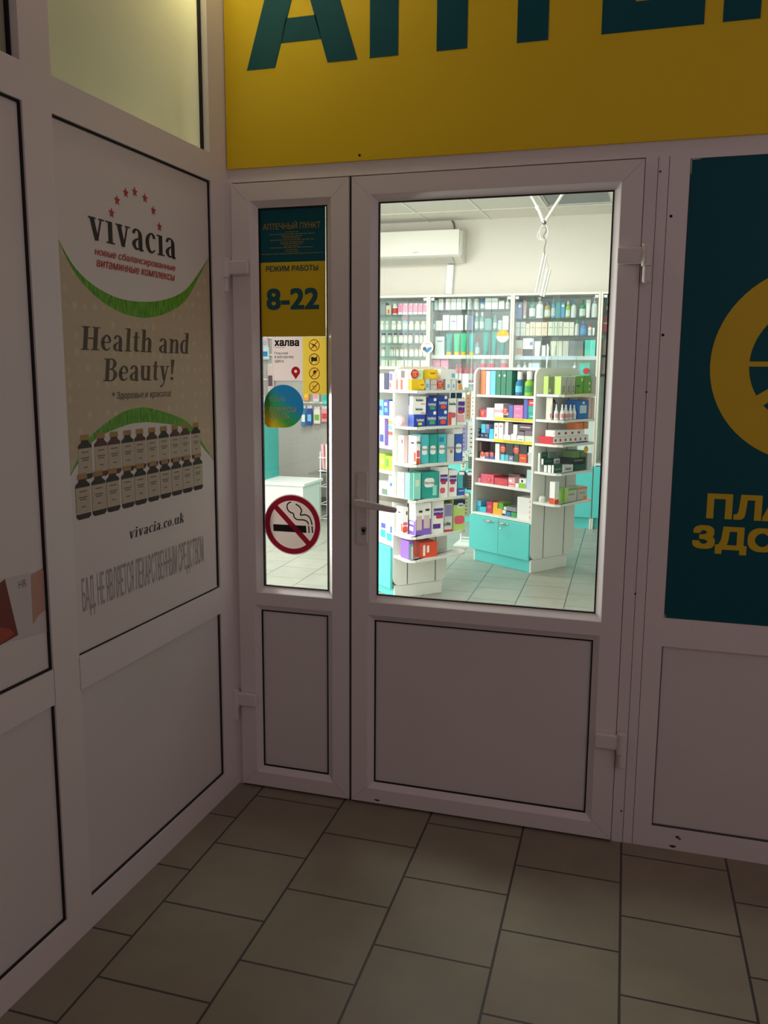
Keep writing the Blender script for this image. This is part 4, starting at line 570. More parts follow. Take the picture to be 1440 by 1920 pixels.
('R', 'y', 'box', -0.326, -0.2924, 0.03, 0.13, 0.9948, 0.0952, 'white', "tall white carton, upper layer, seventh from left, right gondola's third front shelf", "right gondola's third front shelf", {}),
('R', 'y', 'box', -0.2882, -0.2486, 0.03, 0.13, 1.0052, 0.0807, 'plum', "plum brown carton, upper layer, eighth from left, right gondola's third front shelf", "right gondola's third front shelf", {}),
('R', 'y', 'box', -0.2445, -0.2012, 0.03, 0.13, 1.0052, 0.0708, 'white', "white upright carton, upper layer, ninth from left, right gondola's third front shelf", "right gondola's third front shelf", {}),
('R', 'y', 'box', -0.1931, -0.1321, 0.03, 0.13, 0.9971, 0.0305, 'plumgrey', "plum grey flat carton, upper layer, tenth from left, right gondola's third front shelf", "right gondola's third front shelf", {}),
('R', 'y', 'box', -0.1281, -0.0484, 0.03, 0.13, 0.9988, 0.0361, 'plumgrey', "plum grey flat carton, upper layer, eleventh from left, right gondola's third front shelf", "right gondola's third front shelf", {}),
('R', 'y', 'box', -0.189, -0.0523, 0.03, 0.13, 1.0349, 0.0478, 'plum', "plum carton lying across two, third layer, third from left, right gondola's third front shelf", "right gondola's third front shelf", {'pr': [(0.1, 0.85, 0.4, 0.65, 'greypink')]}),
('R', 'y', 'box', -0.5738, -0.5293, 0.03, 0.13, 1.0291, 0.0332, 'cyan', "cyan small carton, third layer, leftmost, right gondola's third front shelf", "right gondola's third front shelf", {}),
('R', 'y', 'box', -0.527, -0.4896, 0.03, 0.13, 1.0267, 0.0362, 'greyviolet', "violet small carton, third layer, second from left, right gondola's third front shelf", "right gondola's third front shelf", {}),
('R', 'y', 'box', -0.605, -0.5843, 0.03, 0.13, 0.801, 0.0524, 'olive', "dark olive carton, leftmost, right gondola's fourth front shelf", "right gondola's fourth front shelf", {}),
('R', 'y', 'box', -0.5787, -0.5284, 0.03, 0.13, 0.801, 0.04, 'cream', "cream carton with red price disc, second from left, right gondola's fourth front shelf", "right gondola's fourth front shelf", {'st': (0.5, 0.8, 0.9, 'red', '15')}),
('R', 'y', 'box', -0.5228, -0.4798, 0.03, 0.13, 0.801, 0.0329, 'blue', "blue carton with red price disc, third from left, right gondola's fourth front shelf", "right gondola's fourth front shelf", {'st': (0.5, 1.0, 1.0, 'red', '15')}),
('R', 'y', 'box', -0.4754, -0.4274, 0.03, 0.13, 0.801, 0.0352, 'blue', "royal blue carton with red disc, fourth from left, right gondola's fourth front shelf", "right gondola's fourth front shelf", {'st': (0.5, 1.0, 1.0, 'red', '15')}),
('R', 'y', 'box', -0.4209, -0.3756, 0.03, 0.13, 0.801, 0.0534, 'white', "white small carton, fifth from left, right gondola's fourth front shelf", "right gondola's fourth front shelf", {}),
('R', 'y', 'box', -0.3596, -0.3224, 0.03, 0.13, 0.801, 0.0453, 'skyblue', "sky blue carton, sixth from left, right gondola's fourth front shelf", "right gondola's fourth front shelf", {}),
('R', 'y', 'box', -0.3181, -0.2823, 0.03, 0.13, 0.801, 0.0454, 'aqua', "blue green carton, seventh from left, right gondola's fourth front shelf", "right gondola's fourth front shelf", {}),
('R', 'y', 'box', -0.2781, -0.2344, 0.03, 0.13, 0.801, 0.0426, 'greyviolet', "violet carton, eighth from left, right gondola's fourth front shelf", "right gondola's fourth front shelf", {'pr': [(0.2, 0.8, 0.4, 0.6, 'white')]}),
('R', 'y', 'box', -0.2282, -0.1808, 0.03, 0.13, 0.801, 0.0482, 'dgreen', "dark green carton, ninth from left, right gondola's fourth front shelf", "right gondola's fourth front shelf", {}),
('R', 'y', 'box', -0.1767, -0.1018, 0.03, 0.13, 0.801, 0.0625, 'orange', "orange red carton, tenth from left, right gondola's fourth front shelf", "right gondola's fourth front shelf", {'pr': [(0.2, 0.8, 0.45, 0.6, 'yellow')]}),
('R', 'y', 'box', -0.0957, -0.0301, 0.03, 0.13, 0.801, 0.0759, 'palegrey', "pale carton with navy strip, eleventh from left, right gondola's fourth front shelf", "right gondola's fourth front shelf", {'pr': [(0, 0.15, 0, 0.8, 'navy')]}),
('R', 'y', 'box', -0.605, -0.5674, 0.03, 0.13, 0.8534, 0.0711, 'brown', "dark brown carton, upper layer, leftmost, right gondola's fourth front shelf", "right gondola's fourth front shelf", {}),
('R', 'y', 'box', -0.4209, -0.3756, 0.03, 0.13, 0.8544, 0.0673, 'white', "white carton, upper layer, second from left, right gondola's fourth front shelf", "right gondola's fourth front shelf", {}),
('R', 'y', 'box', -0.3596, -0.3171, 0.03, 0.13, 0.8463, 0.0795, 'black', "black carton with red disc, upper layer, third from left, right gondola's fourth front shelf", "right gondola's fourth front shelf", {'st': (0.5, 0.5, 0.6, 'red', '15')}),
('R', 'y', 'box', -0.3139, -0.2344, 0.03, 0.13, 0.8464, 0.0866, 'black', "black green carton, upper layer, fourth from left, right gondola's fourth front shelf", "right gondola's fourth front shelf", {}),
('R', 'y', 'box', -0.2282, -0.1767, 0.03, 0.13, 0.8492, 0.0828, 'dgreen', "dark green carton with red disc, upper layer, fifth from left, right gondola's fourth front shelf", "right gondola's fourth front shelf", {'st': (0.5, 0.45, 0.6, 'red', '15')}),
('R', 'y', 'box', -0.1726, -0.0998, 0.03, 0.13, 0.8635, 0.0695, 'black', "deep green carton, upper layer, sixth from left, right gondola's fourth front shelf", "right gondola's fourth front shelf", {}),
('R', 'y', 'box', -0.0857, -0.0195, 0.03, 0.13, 0.8769, 0.0475, 'white', "white carton, upper layer, seventh from left, right gondola's fourth front shelf", "right gondola's fourth front shelf", {}),
('R', 'y', 'box', -0.605, -0.5686, 0.03, 0.13, 0.611, 0.0326, 'pink', "pink white carton, leftmost, right gondola's fifth front shelf", "right gondola's fifth front shelf", {}),
('R', 'y', 'box', -0.5641, -0.4279, 0.03, 0.13, 0.611, 0.0694, 'pinkred', "red pink bundle with red disc, second from left, right gondola's fifth front shelf", "right gondola's fifth front shelf", {'st': (0.65, 0.45, 0.5, 'red', '15')}),
('R', 'y', 'box', -0.4203, -0.2832, 0.03, 0.13, 0.611, 0.0517, 'crimson2', "red carton with yellow print, third from left, right gondola's fifth front shelf", "right gondola's fifth front shelf", {'pr': [(0.3, 0.75, 0.25, 0.5, 'orange')]}),
('R', 'y', 'box', -0.2769, -0.2101, 0.03, 0.13, 0.611, 0.0671, 'pink', "rose white carton, fourth from left, right gondola's fifth front shelf", "right gondola's fifth front shelf", {'pr': [(0.1, 0.6, 0.5, 0.8, 'white'), (0, 1, 0.2, 0.35, 'orange')]}),
('R', 'y', 'box', -0.206, -0.173, 0.03, 0.13, 0.611, 0.0307, 'white', "small white carton, fifth from left, right gondola's fifth front shelf", "right gondola's fifth front shelf", {}),
('R', 'y', 'box', -0.1689, -0.0998, 0.03, 0.13, 0.611, 0.0702, 'white', "white and green carton, sixth from left, right gondola's fifth front shelf", "right gondola's fifth front shelf", {'pr': [(0, 1, 0, 0.55, 'limegreen2'), (0.3, 0.6, 0.6, 0.9, 'dark')]}),
('R', 'y', 'box', -0.0957, -0.0337, 0.03, 0.13, 0.611, 0.1423, 'paleaqua', "tall pale blue carton, seventh from left, right gondola's fifth front shelf", "right gondola's fifth front shelf", {'pr': [(0.1, 0.9, 0.05, 0.35, 'lavender')]}),
('R', 'y', 'box', -0.5267, -0.4006, 0.15, 0.21, 0.611, 0.0529, 'plum', "dark red flat carton, in back row, leftmost, right gondola's fifth front shelf", "right gondola's fifth front shelf", {}),
('R', 'y', 'box', -0.3898, -0.2675, 0.15, 0.21, 0.611, 0.0786, 'brown', "brown red flat carton, in back row, second from left, right gondola's fifth front shelf", "right gondola's fifth front shelf", {}),
('R', 'y', 'box', -0.605, -0.5779, 0.03, 0.13, 0.383, 0.0412, 'cyan', "cyan carton, leftmost, right gondola's bottom front shelf", "right gondola's bottom front shelf", {}),
('R', 'y', 'box', -0.5763, -0.5005, 0.03, 0.13, 0.383, 0.0394, 'cyan', "flat cyan carton, second from left, right gondola's bottom front shelf", "right gondola's bottom front shelf", {}),
('R', 'y', 'box', -0.4949, -0.4341, 0.03, 0.13, 0.383, 0.0885, 'crimson', "red upright carton, third from left, right gondola's bottom front shelf", "right gondola's bottom front shelf", {'pr': [(0.2, 0.8, 0.4, 0.7, 'pinkred')]}),
('R', 'y', 'box', -0.4297, -0.3322, 0.03, 0.13, 0.383, 0.0476, 'amber', "orange yellow carton, fourth from left, right gondola's bottom front shelf", "right gondola's bottom front shelf", {}),
('R', 'y', 'box', -0.3279, -0.2937, 0.03, 0.13, 0.383, 0.0421, 'white', "navy and white carton, fifth from left, right gondola's bottom front shelf", "right gondola's bottom front shelf", {'pr': [(0, 1, 0, 0.4, 'navy')]}),
('R', 'y', 'box', -0.2895, -0.2431, 0.03, 0.13, 0.383, 0.0337, 'ocean', "small blue carton, sixth from left, right gondola's bottom front shelf", "right gondola's bottom front shelf", {}),
('R', 'y', 'box', -0.2389, -0.1868, 0.03, 0.13, 0.383, 0.0375, 'green', "small green carton, seventh from left, right gondola's bottom front shelf", "right gondola's bottom front shelf", {}),
('R', 'y', 'box', -0.1806, -0.0264, 0.03, 0.13, 0.383, 0.041, 'white', "white flat carton with red berries, eighth from left, right gondola's bottom front shelf", "right gondola's bottom front shelf", {'pr': [(0.78, 0.98, 0.2, 0.8, 'pinkred')]}),
('R', 'y', 'box', -0.605, -0.5588, 0.03, 0.13, 0.4242, 0.041, 'skyblue', "pale cyan carton, upper layer, leftmost, right gondola's bottom front shelf", "right gondola's bottom front shelf", {}),
('R', 'y', 'box', -0.4275, -0.3796, 0.03, 0.13, 0.4306, 0.0402, 'amber', "yellow carton, upper layer, second from left, right gondola's bottom front shelf", "right gondola's bottom front shelf", {}),
('R', 'y', 'box', -0.3731, -0.3214, 0.03, 0.13, 0.4306, 0.0439, 'green2', "grass green carton, upper layer, third from left, right gondola's bottom front shelf", "right gondola's bottom front shelf", {}),
('R', 'y', 'box', -0.3172, -0.1909, 0.03, 0.13, 0.4251, 0.0308, 'grey', "grey flat carton, upper layer, fourth from left, right gondola's bottom front shelf", "right gondola's bottom front shelf", {'pr': [(0, 0.25, 0.2, 0.8, 'white')]}),
('R', 'y', 'box', -0.1806, -0.0264, 0.03, 0.13, 0.424, 0.037, 'white', "white flat carton with red berries, upper layer, fifth from left, right gondola's bottom front shelf", "right gondola's bottom front shelf", {'pr': [(0.78, 0.98, 0.2, 0.8, 'pinkred')]}),
('R', 'y', 'box', -0.1806, -0.0264, 0.03, 0.13, 0.461, 0.0385, 'white', "white flat carton with red berries, third layer, leftmost, right gondola's bottom front shelf", "right gondola's bottom front shelf", {'pr': [(0.78, 0.98, 0.2, 0.8, 'pinkred')]}),
('R', 'y', 'box', -0.1806, -0.0264, 0.03, 0.13, 0.4995, 0.0446, 'white', "white flat carton with red berries, topmost, leftmost, right gondola's bottom front shelf", "right gondola's bottom front shelf", {'pr': [(0.78, 0.98, 0.2, 0.8, 'pinkred')]}),
('R', 'x', 'box', 0, 0.0603, 0.0619, 0.1037, 1.305, 0.1244, 'limegreen', "lime carton with shade painted on front, leftmost, right gondola's top end shelf", "right gondola's top end shelf", {'pr': [(0, 1, 0, 1, 'greygreen2'), (0.1, 0.5, 0.1, 0.3, 'palegreen')]}),  # grey green front print is the shade on the lime box, painted in
('R', 'x', 'box', 0.0238, 0.0793, 0.142, 0.1978, 1.305, 0.1241, 'limegreen', "lime carton with painted shade on front, second from left, right gondola's top end shelf", "right gondola's top end shelf", {'pr': [(0, 1, 0, 1, 'palegrey2'), (0.3, 0.8, 0.1, 0.5, 'greygreen2')]}),  # front tone greyed to stand for shade, lit side left lime
('R', 'x', 'box', 0.0914, 0.1387, 0.0815, 0.1915, 1.305, 0.124, 'palegrey2', "grey carton with pale tip, third from left, right gondola's top end shelf", "right gondola's top end shelf", {'pr': [(0.3, 0.8, 0.1, 0.5, 'greygreen2')]}),
('R', 'x', 'box', 0.1501, 0.1933, 0.0758, 0.1858, 1.305, 0.124, 'palegrey2', "grey carton, fourth from left, right gondola's top end shelf", "right gondola's top end shelf", {'pr': [(0.3, 0.8, 0.1, 0.5, 'greygreen2')]}),
('R', 'x', 'box', 0.2098, 0.2883, 0.0681, 0.1781, 1.305, 0.1269, 'leaf', "grass green carton with price dots, fifth from left, right gondola's top end shelf", "right gondola's top end shelf", {'pr': [(0.75, 0.95, 0.7, 0.9, 'white'), (0.1, 0.6, 0.4, 0.5, 'olive')]}),
('R', 'x', 'box', 0.3055, 0.3927, 0.0581, 0.1681, 1.305, 0.1298, 'leaf', "grass green carton, sixth from left, right gondola's top end shelf", "right gondola's top end shelf", {'pr': [(0.7, 0.9, 0.5, 0.65, 'white'), (0.7, 0.9, 0.2, 0.3, 'white')]}),
('R', 'x', 'box', 0.4112, 0.4639, 0.0492, 0.1592, 1.305, 0.1239, 'palegrey2', "grey end carton, seventh from left, right gondola's top end shelf", "right gondola's top end shelf", {}),
('R', 'x', 'box', 0.0233, 0.03, 0.0717, 0.1267, 1.127, 0.1554, 'cream', "tall white ribbed carton, leftmost, right gondola's second end shelf", "right gondola's second end shelf", {}),
('R', 'x', 'spray', -0.0038, 0.0151, 0.093, 0.138, 1.127, 0.1088, 'white', "white spray bottle, in back row, leftmost, right gondola's second end shelf", "right gondola's second end shelf", {'lb': 'rose'}),
('R', 'x', 'spray', 0.0167, 0.0495, 0.128, 0.173, 1.127, 0.1083, 'white', "white spray bottle, second from left, right gondola's second end shelf", "right gondola's second end shelf", {'lb': 'rose'}),
('R', 'x', 'spray', 0.0511, 0.0841, 0.1518, 0.1968, 1.127, 0.1086, 'white', "white spray bottle, third from left, right gondola's second end shelf", "right gondola's second end shelf", {'lb': 'rose'}),
('R', 'x', 'spray', 0.0978, 0.1408, 0.1511, 0.1911, 1.127, 0.1058, 'white', "white spray bottle, fourth from left, right gondola's second end shelf", "right gondola's second end shelf", {'lb': 'rose'}),
('R', 'x', 'spray', 0.1539, 0.1882, 0.1459, 0.1859, 1.127, 0.1047, 'white', "white spray bottle, fifth from left, right gondola's second end shelf", "right gondola's second end shelf", {'lb': 'rose'}),
('R', 'x', 'spray', 0.2009, 0.2355, 0.1412, 0.1812, 1.127, 0.1021, 'white', "white slim spray bottle, sixth from left, right gondola's second end shelf", "right gondola's second end shelf", {'lb': 'paleblue'}),
('R', 'x', 'box', 0.2537, 0.3641, 0.0621, 0.1721, 1.127, 0.1312, 'blue2', "blue carton with pale window, seventh from left, right gondola's second end shelf", "right gondola's second end shelf", {'pr': [(0.15, 0.85, 0.3, 0.75, 'paleblue'), (0.4, 0.65, 0.8, 0.95, 'white')]}),
('R', 'x', 'box', 0.3828, 0.4162, 0.0531, 0.1631, 1.127, 0.1518, 'palepink', "pale pink carton, eighth from left, right gondola's second end shelf", "right gondola's second end shelf", {}),
('R', 'x', 'box', 0.4265, 0.4578, 0.0488, 0.1588, 1.127, 0.1496, 'palepink', "pale pink slim carton, ninth from left, right gondola's second end shelf", "right gondola's second end shelf", {}),
('R', 'x', 'oval', 0.0617, 0.1293, 0.0485, 0.0785, 1.127, 0.1494, 'dark', "dark oval pack, in back row, second from left, right gondola's second end shelf", "right gondola's second end shelf", {}),
('R', 'x', 'box', 0, 0.396, 0.0357, 0.1634, 0.956, 0.053, 'red', "long red sided carton with red squares, leftmost, right gondola's third end shelf", "right gondola's third end shelf", {'pr': [(0, 1, 0.1, 1, 'white'), (0.05, 0.1, 0.3, 0.7, 'crimson'), (0.18, 0.23, 0.3, 0.7, 'crimson'), (0.32, 0.37, 0.3, 0.7, 'crimson'), (0.46, 0.51, 0.3, 0.7, 'crimson'), (0.6, 0.65, 0.3, 0.7, 'crimson'), (0.74, 0.79, 0.3, 0.7, 'crimson'), (0.88, 0.93, 0.3, 0.7, 'crimson'), (0.3, 0.6, 0.0, 0.2, 'green'), (0.65, 0.95, 0, 0.2, 'blue')]}),
('R', 'x', 'box', 0.012, 0.3411, 0.083, 0.1689, 1.009, 0.0442, 'white', "white flat carton with red squares, upper layer, leftmost, right gondola's third end shelf", "right gondola's third end shelf", {'sd': [(0.85, 0.93, 0.3, 0.7, 'pinkred')], 'pr': [(0.1, 0.18, 0.3, 0.7, 'crimson'), (0.32, 0.4, 0.3, 0.7, 'crimson'), (0.54, 0.62, 0.3, 0.7, 'crimson'), (0.76, 0.84, 0.3, 0.7, 'crimson')]}),
('R', 'x', 'box', 0.2605, 0.3145, 0.0642, 0.1742, 1.0533, 0.0484, 'apricot2', "orange carton, third layer, leftmost, right gondola's third end shelf", "right gondola's third end shelf", {}),
('R', 'x', 'box', 0.3305, 0.3853, 0.0572, 0.1672, 1.0533, 0.0517, 'apricot2', "taller orange carton, third layer, second from left, right gondola's third end shelf", "right gondola's third end shelf", {'pr': [(0.2, 0.8, 0.5, 0.8, 'apricot')]}),
('R', 'x', 'box', 0, 0.05, 0.0328, 0.0513, 0.754, 0.1323, 'white', "slim tall white carton, leftmost, right gondola's fourth end shelf", "right gondola's fourth end shelf", {}),
('R', 'x', 'box', 0, 0.1111, 0.0658, 0.0851, 0.8057, 0.0433, 'dgreen', "green carton with white end, upper layer, leftmost, right gondola's fourth end shelf", "right gondola's fourth end shelf", {'sd': [(0, 1, 0, 1, 'white')], 'pr': [(0.2, 0.8, 0.4, 0.6, 'greygreen')]}),
('R', 'x', 'box', 0, 0.1, 0.0908, 0.1195, 0.754, 0.0517, 'dgreen', "white ended green carton, fourth from left, right gondola's fourth end shelf", "right gondola's fourth end shelf", {'sd': [(0, 1, 0, 1, 'white')]}),
('R', 'x', 'box', 0, 0.094, 0.1252, 0.1574, 0.754, 0.0548, 'dgreen', "white ended dark green carton, third from left, right gondola's fourth end shelf", "right gondola's fourth end shelf", {'sd': [(0, 1, 0, 1, 'white')]}),
('R', 'x', 'box', 0, 0.0928, 0.1631, 0.1819, 0.754, 0.0576, 'dgreen', "green front carton with white end, second from left, right gondola's fourth end shelf", "right gondola's fourth end shelf", {'pr': [(0.1, 0.9, 0.3, 0.6, 'greygreen')], 'sd': [(0, 1, 0, 1, 'white')]}),
('R', 'x', 'box', 0.0956, 0.2045, 0.1383, 0.1883, 0.754, 0.0516, 'palegrey', "white and green carton, fifth from left, right gondola's fourth end shelf", "right gondola's fourth end shelf", {'pr': [(0.2, 0.8, 0.3, 0.6, 'greygreen')]}),
('R', 'x', 'box', 0.2326, 0.3651, 0.0631, 0.1731, 0.754, 0.0484, 'dgreen', "dark green flat carton, sixth from left, right gondola's fourth end shelf", "right gondola's fourth end shelf", {}),
('R', 'x', 'box', 0.3952, 0.4485, 0.0508, 0.1608, 0.754, 0.1165, 'palegrey', "pale upright carton, seventh from left, right gondola's fourth end shelf", "right gondola's fourth end shelf", {}),
('R', 'x', 'box', 0.1153, 0.1786, 0.0573, 0.0873, 0.8056, 0.0374, 'palegrey', "white green carton, upper layer, in back row, leftmost, right gondola's fourth end shelf", "right gondola's fourth end shelf", {'pr': [(0.2, 0.8, 0.3, 0.6, 'greygreen')]}),
('R', 'x', 'box', 0.1802, 0.3602, 0.067, 0.177, 0.8056, 0.0433, 'black', "black green carton, upper layer, second from left, right gondola's fourth end shelf", "right gondola's fourth end shelf", {'pr': [(0.25, 0.8, 0.4, 0.7, 'greygreen')]}),
('R', 'x', 'box', 0, 0.064, 0.0557, 0.0677, 0.849, 0.0448, 'dgreen', "green carton, third layer, leftmost, right gondola's fourth end shelf", "right gondola's fourth end shelf", {'pr': [(0.2, 0.8, 0.4, 0.6, 'greygreen')]}),
('R', 'x', 'box', 0.0656, 0.1459, 0.0527, 0.0827, 0.849, 0.0402, 'greygreen', "pale green carton, third layer, in back row, leftmost, right gondola's fourth end shelf", "right gondola's fourth end shelf", {}),
('R', 'x', 'box', 0.23, 0.2887, 0.0671, 0.1771, 0.8489, 0.0512, 'olive2', "olive green carton, third layer, second from left, right gondola's fourth end shelf", "right gondola's fourth end shelf", {}),
('R', 'x', 'box', 0.3058, 0.3726, 0.0591, 0.1691, 0.8489, 0.0464, 'olive2', "olive green carton, third layer, third from left, right gondola's fourth end shelf", "right gondola's fourth end shelf", {'st': (0.85, 1.2, 0.9, 'amber', '')}),
('R', 'x', 'jar', -0.004, 0.0793, 0.028, 0.078, 0.533, 0.0414, 'white', "low white dish, in back row, leftmost, right gondola's bottom end shelf", "right gondola's bottom end shelf", {}),
('R', 'x', 'box', 0, 0.0476, 0.1505, 0.198, 0.533, 0.1589, 'white', "tall white carton with orange base, leftmost, right gondola's bottom end shelf", "right gondola's bottom end shelf", {'sd': [(0, 1, 0, 0.28, 'orange')], 'pr': [(0, 1, 0, 0.22, 'orange')]}),
('R', 'x', 'box', 0.0928, 0.1134, 0.149, 0.1927, 0.533, 0.112, 'leaf', "green carton, second from left, right gondola's bottom end shelf", "right gondola's bottom end shelf", {'sd': [(0.3, 0.6, 0.1, 0.8, 'limegreen')]}),
('R', 'x', 'box', 0.1564, 0.2639, 0.152, 0.182, 0.533, 0.1025, 'palegrey2', "white carton with green top, third from left, right gondola's bottom end shelf", "right gondola's bottom end shelf", {'sd': [(0, 1, 0, 1, 'limegreen')], 'pr': [(0, 1, 0.8, 1, 'leaf'), (0, 0.12, 0, 1, 'limegreen'), (0.15, 0.8, 0.45, 0.6, 'greygreen2')]}),
('R', 'x', 'box', 0.2904, 0.4008, 0.0584, 0.1684, 0.533, 0.0966, 'palegrey2', "white and orange carton, fourth from left, right gondola's bottom end shelf", "right gondola's bottom end shelf", {'pr': [(0, 1, 0.82, 1, 'apricot2'), (0.6, 1, 0, 0.3, 'apricot2'), (0.2, 0.8, 0.5, 0.6, 'grey')]}),
('W', 'y', 'box', -1.2849, -1.2421, 5.8, 5.9, 2.004, 0.1208, 'grey', "dark grey carton, leftmost, left glass cabinet's top shelf", "left glass cabinet's top shelf", {}),
('W', 'y', 'box', -1.2371, -1.1885, 5.8, 5.9, 2.004, 0.0913, 'peach', "peach carton, second from left, left glass cabinet's top shelf", "left glass cabinet's top shelf", {'pr': [(0.3, 0.7, 0.1, 0.6, 'orange')]}),
('W', 'y', 'jar', -1.1806, -1.1213, 5.8, 5.9, 2.004, 0.1097, 'white', "white jar with red label, third from left, left glass cabinet's top shelf", "left glass cabinet's top shelf", {'lb': 'red'}),
('W', 'y', 'box', -1.1144, -1.0721, 5.8, 5.9, 2.004, 0.1088, 'hotpink2', "pink carton with white base, fourth from left, left glass cabinet's top shelf", "left glass cabinet's top shelf", {'pr': [(0, 1, 0, 0.22, 'white'), (0.5, 0.9, 0.85, 1, 'white')]}),
('W', 'y', 'box', -1.0682, -1.0172, 5.8, 5.9, 2.004, 0.108, 'hotpink2', "pink carton with white base, fifth from left, left glass cabinet's top shelf", "left glass cabinet's top shelf", {'pr': [(0, 1, 0, 0.22, 'white'), (0.5, 0.9, 0.85, 1, 'white')]}),
('W', 'y', 'box', -1.0123, -0.9663, 5.8, 5.9, 2.004, 0.1072, 'hotpink2', "pink carton with white base, sixth from left, left glass cabinet's top shelf", "left glass cabinet's top shelf", {'pr': [(0, 1, 0, 0.22, 'white'), (0.5, 0.9, 0.85, 1, 'white')]}),
('W', 'y', 'box', -0.9624, -0.9157, 5.8, 5.9, 2.004, 0.1064, 'hotpink2', "pink carton with white base, seventh from left, left glass cabinet's top shelf", "left glass cabinet's top shelf", {'pr': [(0, 1, 0, 0.22, 'white'), (0.5, 0.9, 0.85, 1, 'white')]}),
('W', 'y', 'box', -0.9108, -0.8671, 5.8, 5.9, 2.004, 0.1056, 'hotpink2', "pink carton with white base, eighth from left, left glass cabinet's top shelf", "left glass cabinet's top shelf", {'pr': [(0, 1, 0, 0.22, 'white'), (0.5, 0.9, 0.85, 1, 'white')]}),
('W', 'y', 'box', -0.8633, -0.8226, 5.8, 5.9, 2.004, 0.1049, 'hotpink2', "pink carton with white base, ninth from left, left glass cabinet's top shelf", "left glass cabinet's top shelf", {'pr': [(0, 1, 0, 0.22, 'white'), (0.5, 0.9, 0.85, 1, 'white')]}),
('W', 'y', 'jar', -1.297, -1.263, 5.8, 5.9, 1.854, 0.0917, 'creamjar', "cream jar, leftmost, left glass cabinet's second shelf", "left glass cabinet's second shelf", {'lb': 'white'}),
('W', 'y', 'jar', -1.257, -1.2092, 5.8, 5.9, 1.854, 0.0912, 'creamjar', "cream jar, second from left, left glass cabinet's second shelf", "left glass cabinet's second shelf", {'lb': 'white'}),
('W', 'y', 'jar', -1.1933, -1.1358, 5.8, 5.9, 1.854, 0.0905, 'creamjar', "cream jar, third from left, left glass cabinet's second shelf", "left glass cabinet's second shelf", {'lb': 'white'}),
('W', 'y', 'jar', -1.1298, -1.0805, 5.8, 5.9, 1.854, 0.0899, 'creamjar', "cream jar, fourth from left, left glass cabinet's second shelf", "left glass cabinet's second shelf", {'lb': 'white'}),
('W', 'y', 'jar', -1.0745, -1.0175, 5.8, 5.9, 1.854, 0.1152, 'skyblue', "blue jar with pink cap, fifth from left, left glass cabinet's second shelf", "left glass cabinet's second shelf", {'cap': 'pinkred', 'lb': 'palepink'}),
('W', 'y', 'jar', -1.0116, -0.9577, 5.8, 5.9, 1.854, 0.0868, 'creamjar', "cream jar with dark side, sixth from left, left glass cabinet's second shelf", "left glass cabinet's second shelf", {'lb': 'white', 'cap': 'cream'}),
('W', 'y', 'jar', -0.9489, -0.8943, 5.8, 5.9, 1.854, 0.0862, 'creamjar', "cream jar with dark side, seventh from left, left glass cabinet's second shelf", "left glass cabinet's second shelf", {'lb': 'white', 'cap': 'cream'}),
('W', 'y', 'jar', -0.8894, -0.8302, 5.8, 5.9, 1.854, 0.0856, 'creamjar', "cream jar with dark side, eighth from left, left glass cabinet's second shelf", "left glass cabinet's second shelf", {'lb': 'white', 'cap': 'cream'}),
('W', 'y', 'jar', -1.2922, -1.2441, 5.8, 5.9, 1.727, 0.1027, 'creamjar', "cream jar with purple cap, leftmost, left glass cabinet's third shelf", "left glass cabinet's third shelf", {'cap': 'deepviolet', 'lb': 'white'}),
('W', 'y', 'jar', -1.2282, -1.1783, 5.8, 5.9, 1.727, 0.1023, 'creamjar', "cream jar with purple cap, second from left, left glass cabinet's third shelf", "left glass cabinet's third shelf", {'cap': 'deepviolet', 'lb': 'white'}),
('W', 'y', 'jar', -1.1684, -1.1227, 5.8, 5.9, 1.727, 0.102, 'creamjar', "cream jar with purple cap, third from left, left glass cabinet's third shelf", "left glass cabinet's third shelf", {'cap': 'deepviolet', 'lb': 'white'}),
('W', 'y', 'jar', -1.1128, -1.0644, 5.8, 5.9, 1.727, 0.1016, 'creamjar', "cream jar with purple cap, fourth from left, left glass cabinet's third shelf", "left glass cabinet's third shelf", {'cap': 'deepviolet', 'lb': 'white'}),
('W', 'y', 'jar', -1.0594, -1.02, 5.8, 5.9, 1.727, 0.1013, 'creamjar', "cream jar with purple cap, fifth from left, left glass cabinet's third shelf", "left glass cabinet's third shelf", {'cap': 'deepviolet', 'lb': 'white'}),
('W', 'y', 'jar', -1.0141, -0.9689, 5.8, 5.9, 1.727, 0.101, 'creamjar', "cream jar with purple cap, sixth from left, left glass cabinet's third shelf", "left glass cabinet's third shelf", {'cap': 'deepviolet', 'lb': 'white'}),
('W', 'y', 'jar', -0.9473, -0.9023, 5.8, 5.9, 1.727, 0.1006, 'creamjar', "cream jar with purple cap, seventh from left, left glass cabinet's third shelf", "left glass cabinet's third shelf", {'cap': 'deepviolet', 'lb': 'white'}),
('W', 'y', 'jar', -0.8975, -0.8614, 5.8, 5.9, 1.727, 0.1003, 'creamjar', "cream jar with purple cap, eighth from left, left glass cabinet's third shelf", "left glass cabinet's third shelf", {'cap': 'deepviolet', 'lb': 'white'}),
('W', 'y', 'jar', -0.8575, -0.8225, 5.8, 5.9, 1.727, 0.1001, 'creamjar', "cream jar with purple cap, ninth from left, left glass cabinet's third shelf", "left glass cabinet's third shelf", {'cap': 'deepviolet', 'lb': 'white'}),
('W', 'y', 'jar', -1.2894, -1.2472, 5.8, 5.9, 1.598, 0.091, 'creamjar', "cream jar with brown cap, leftmost, left glass cabinet's fourth shelf", "left glass cabinet's fourth shelf", {'cap': 'mauve', 'lb': 'white'}),
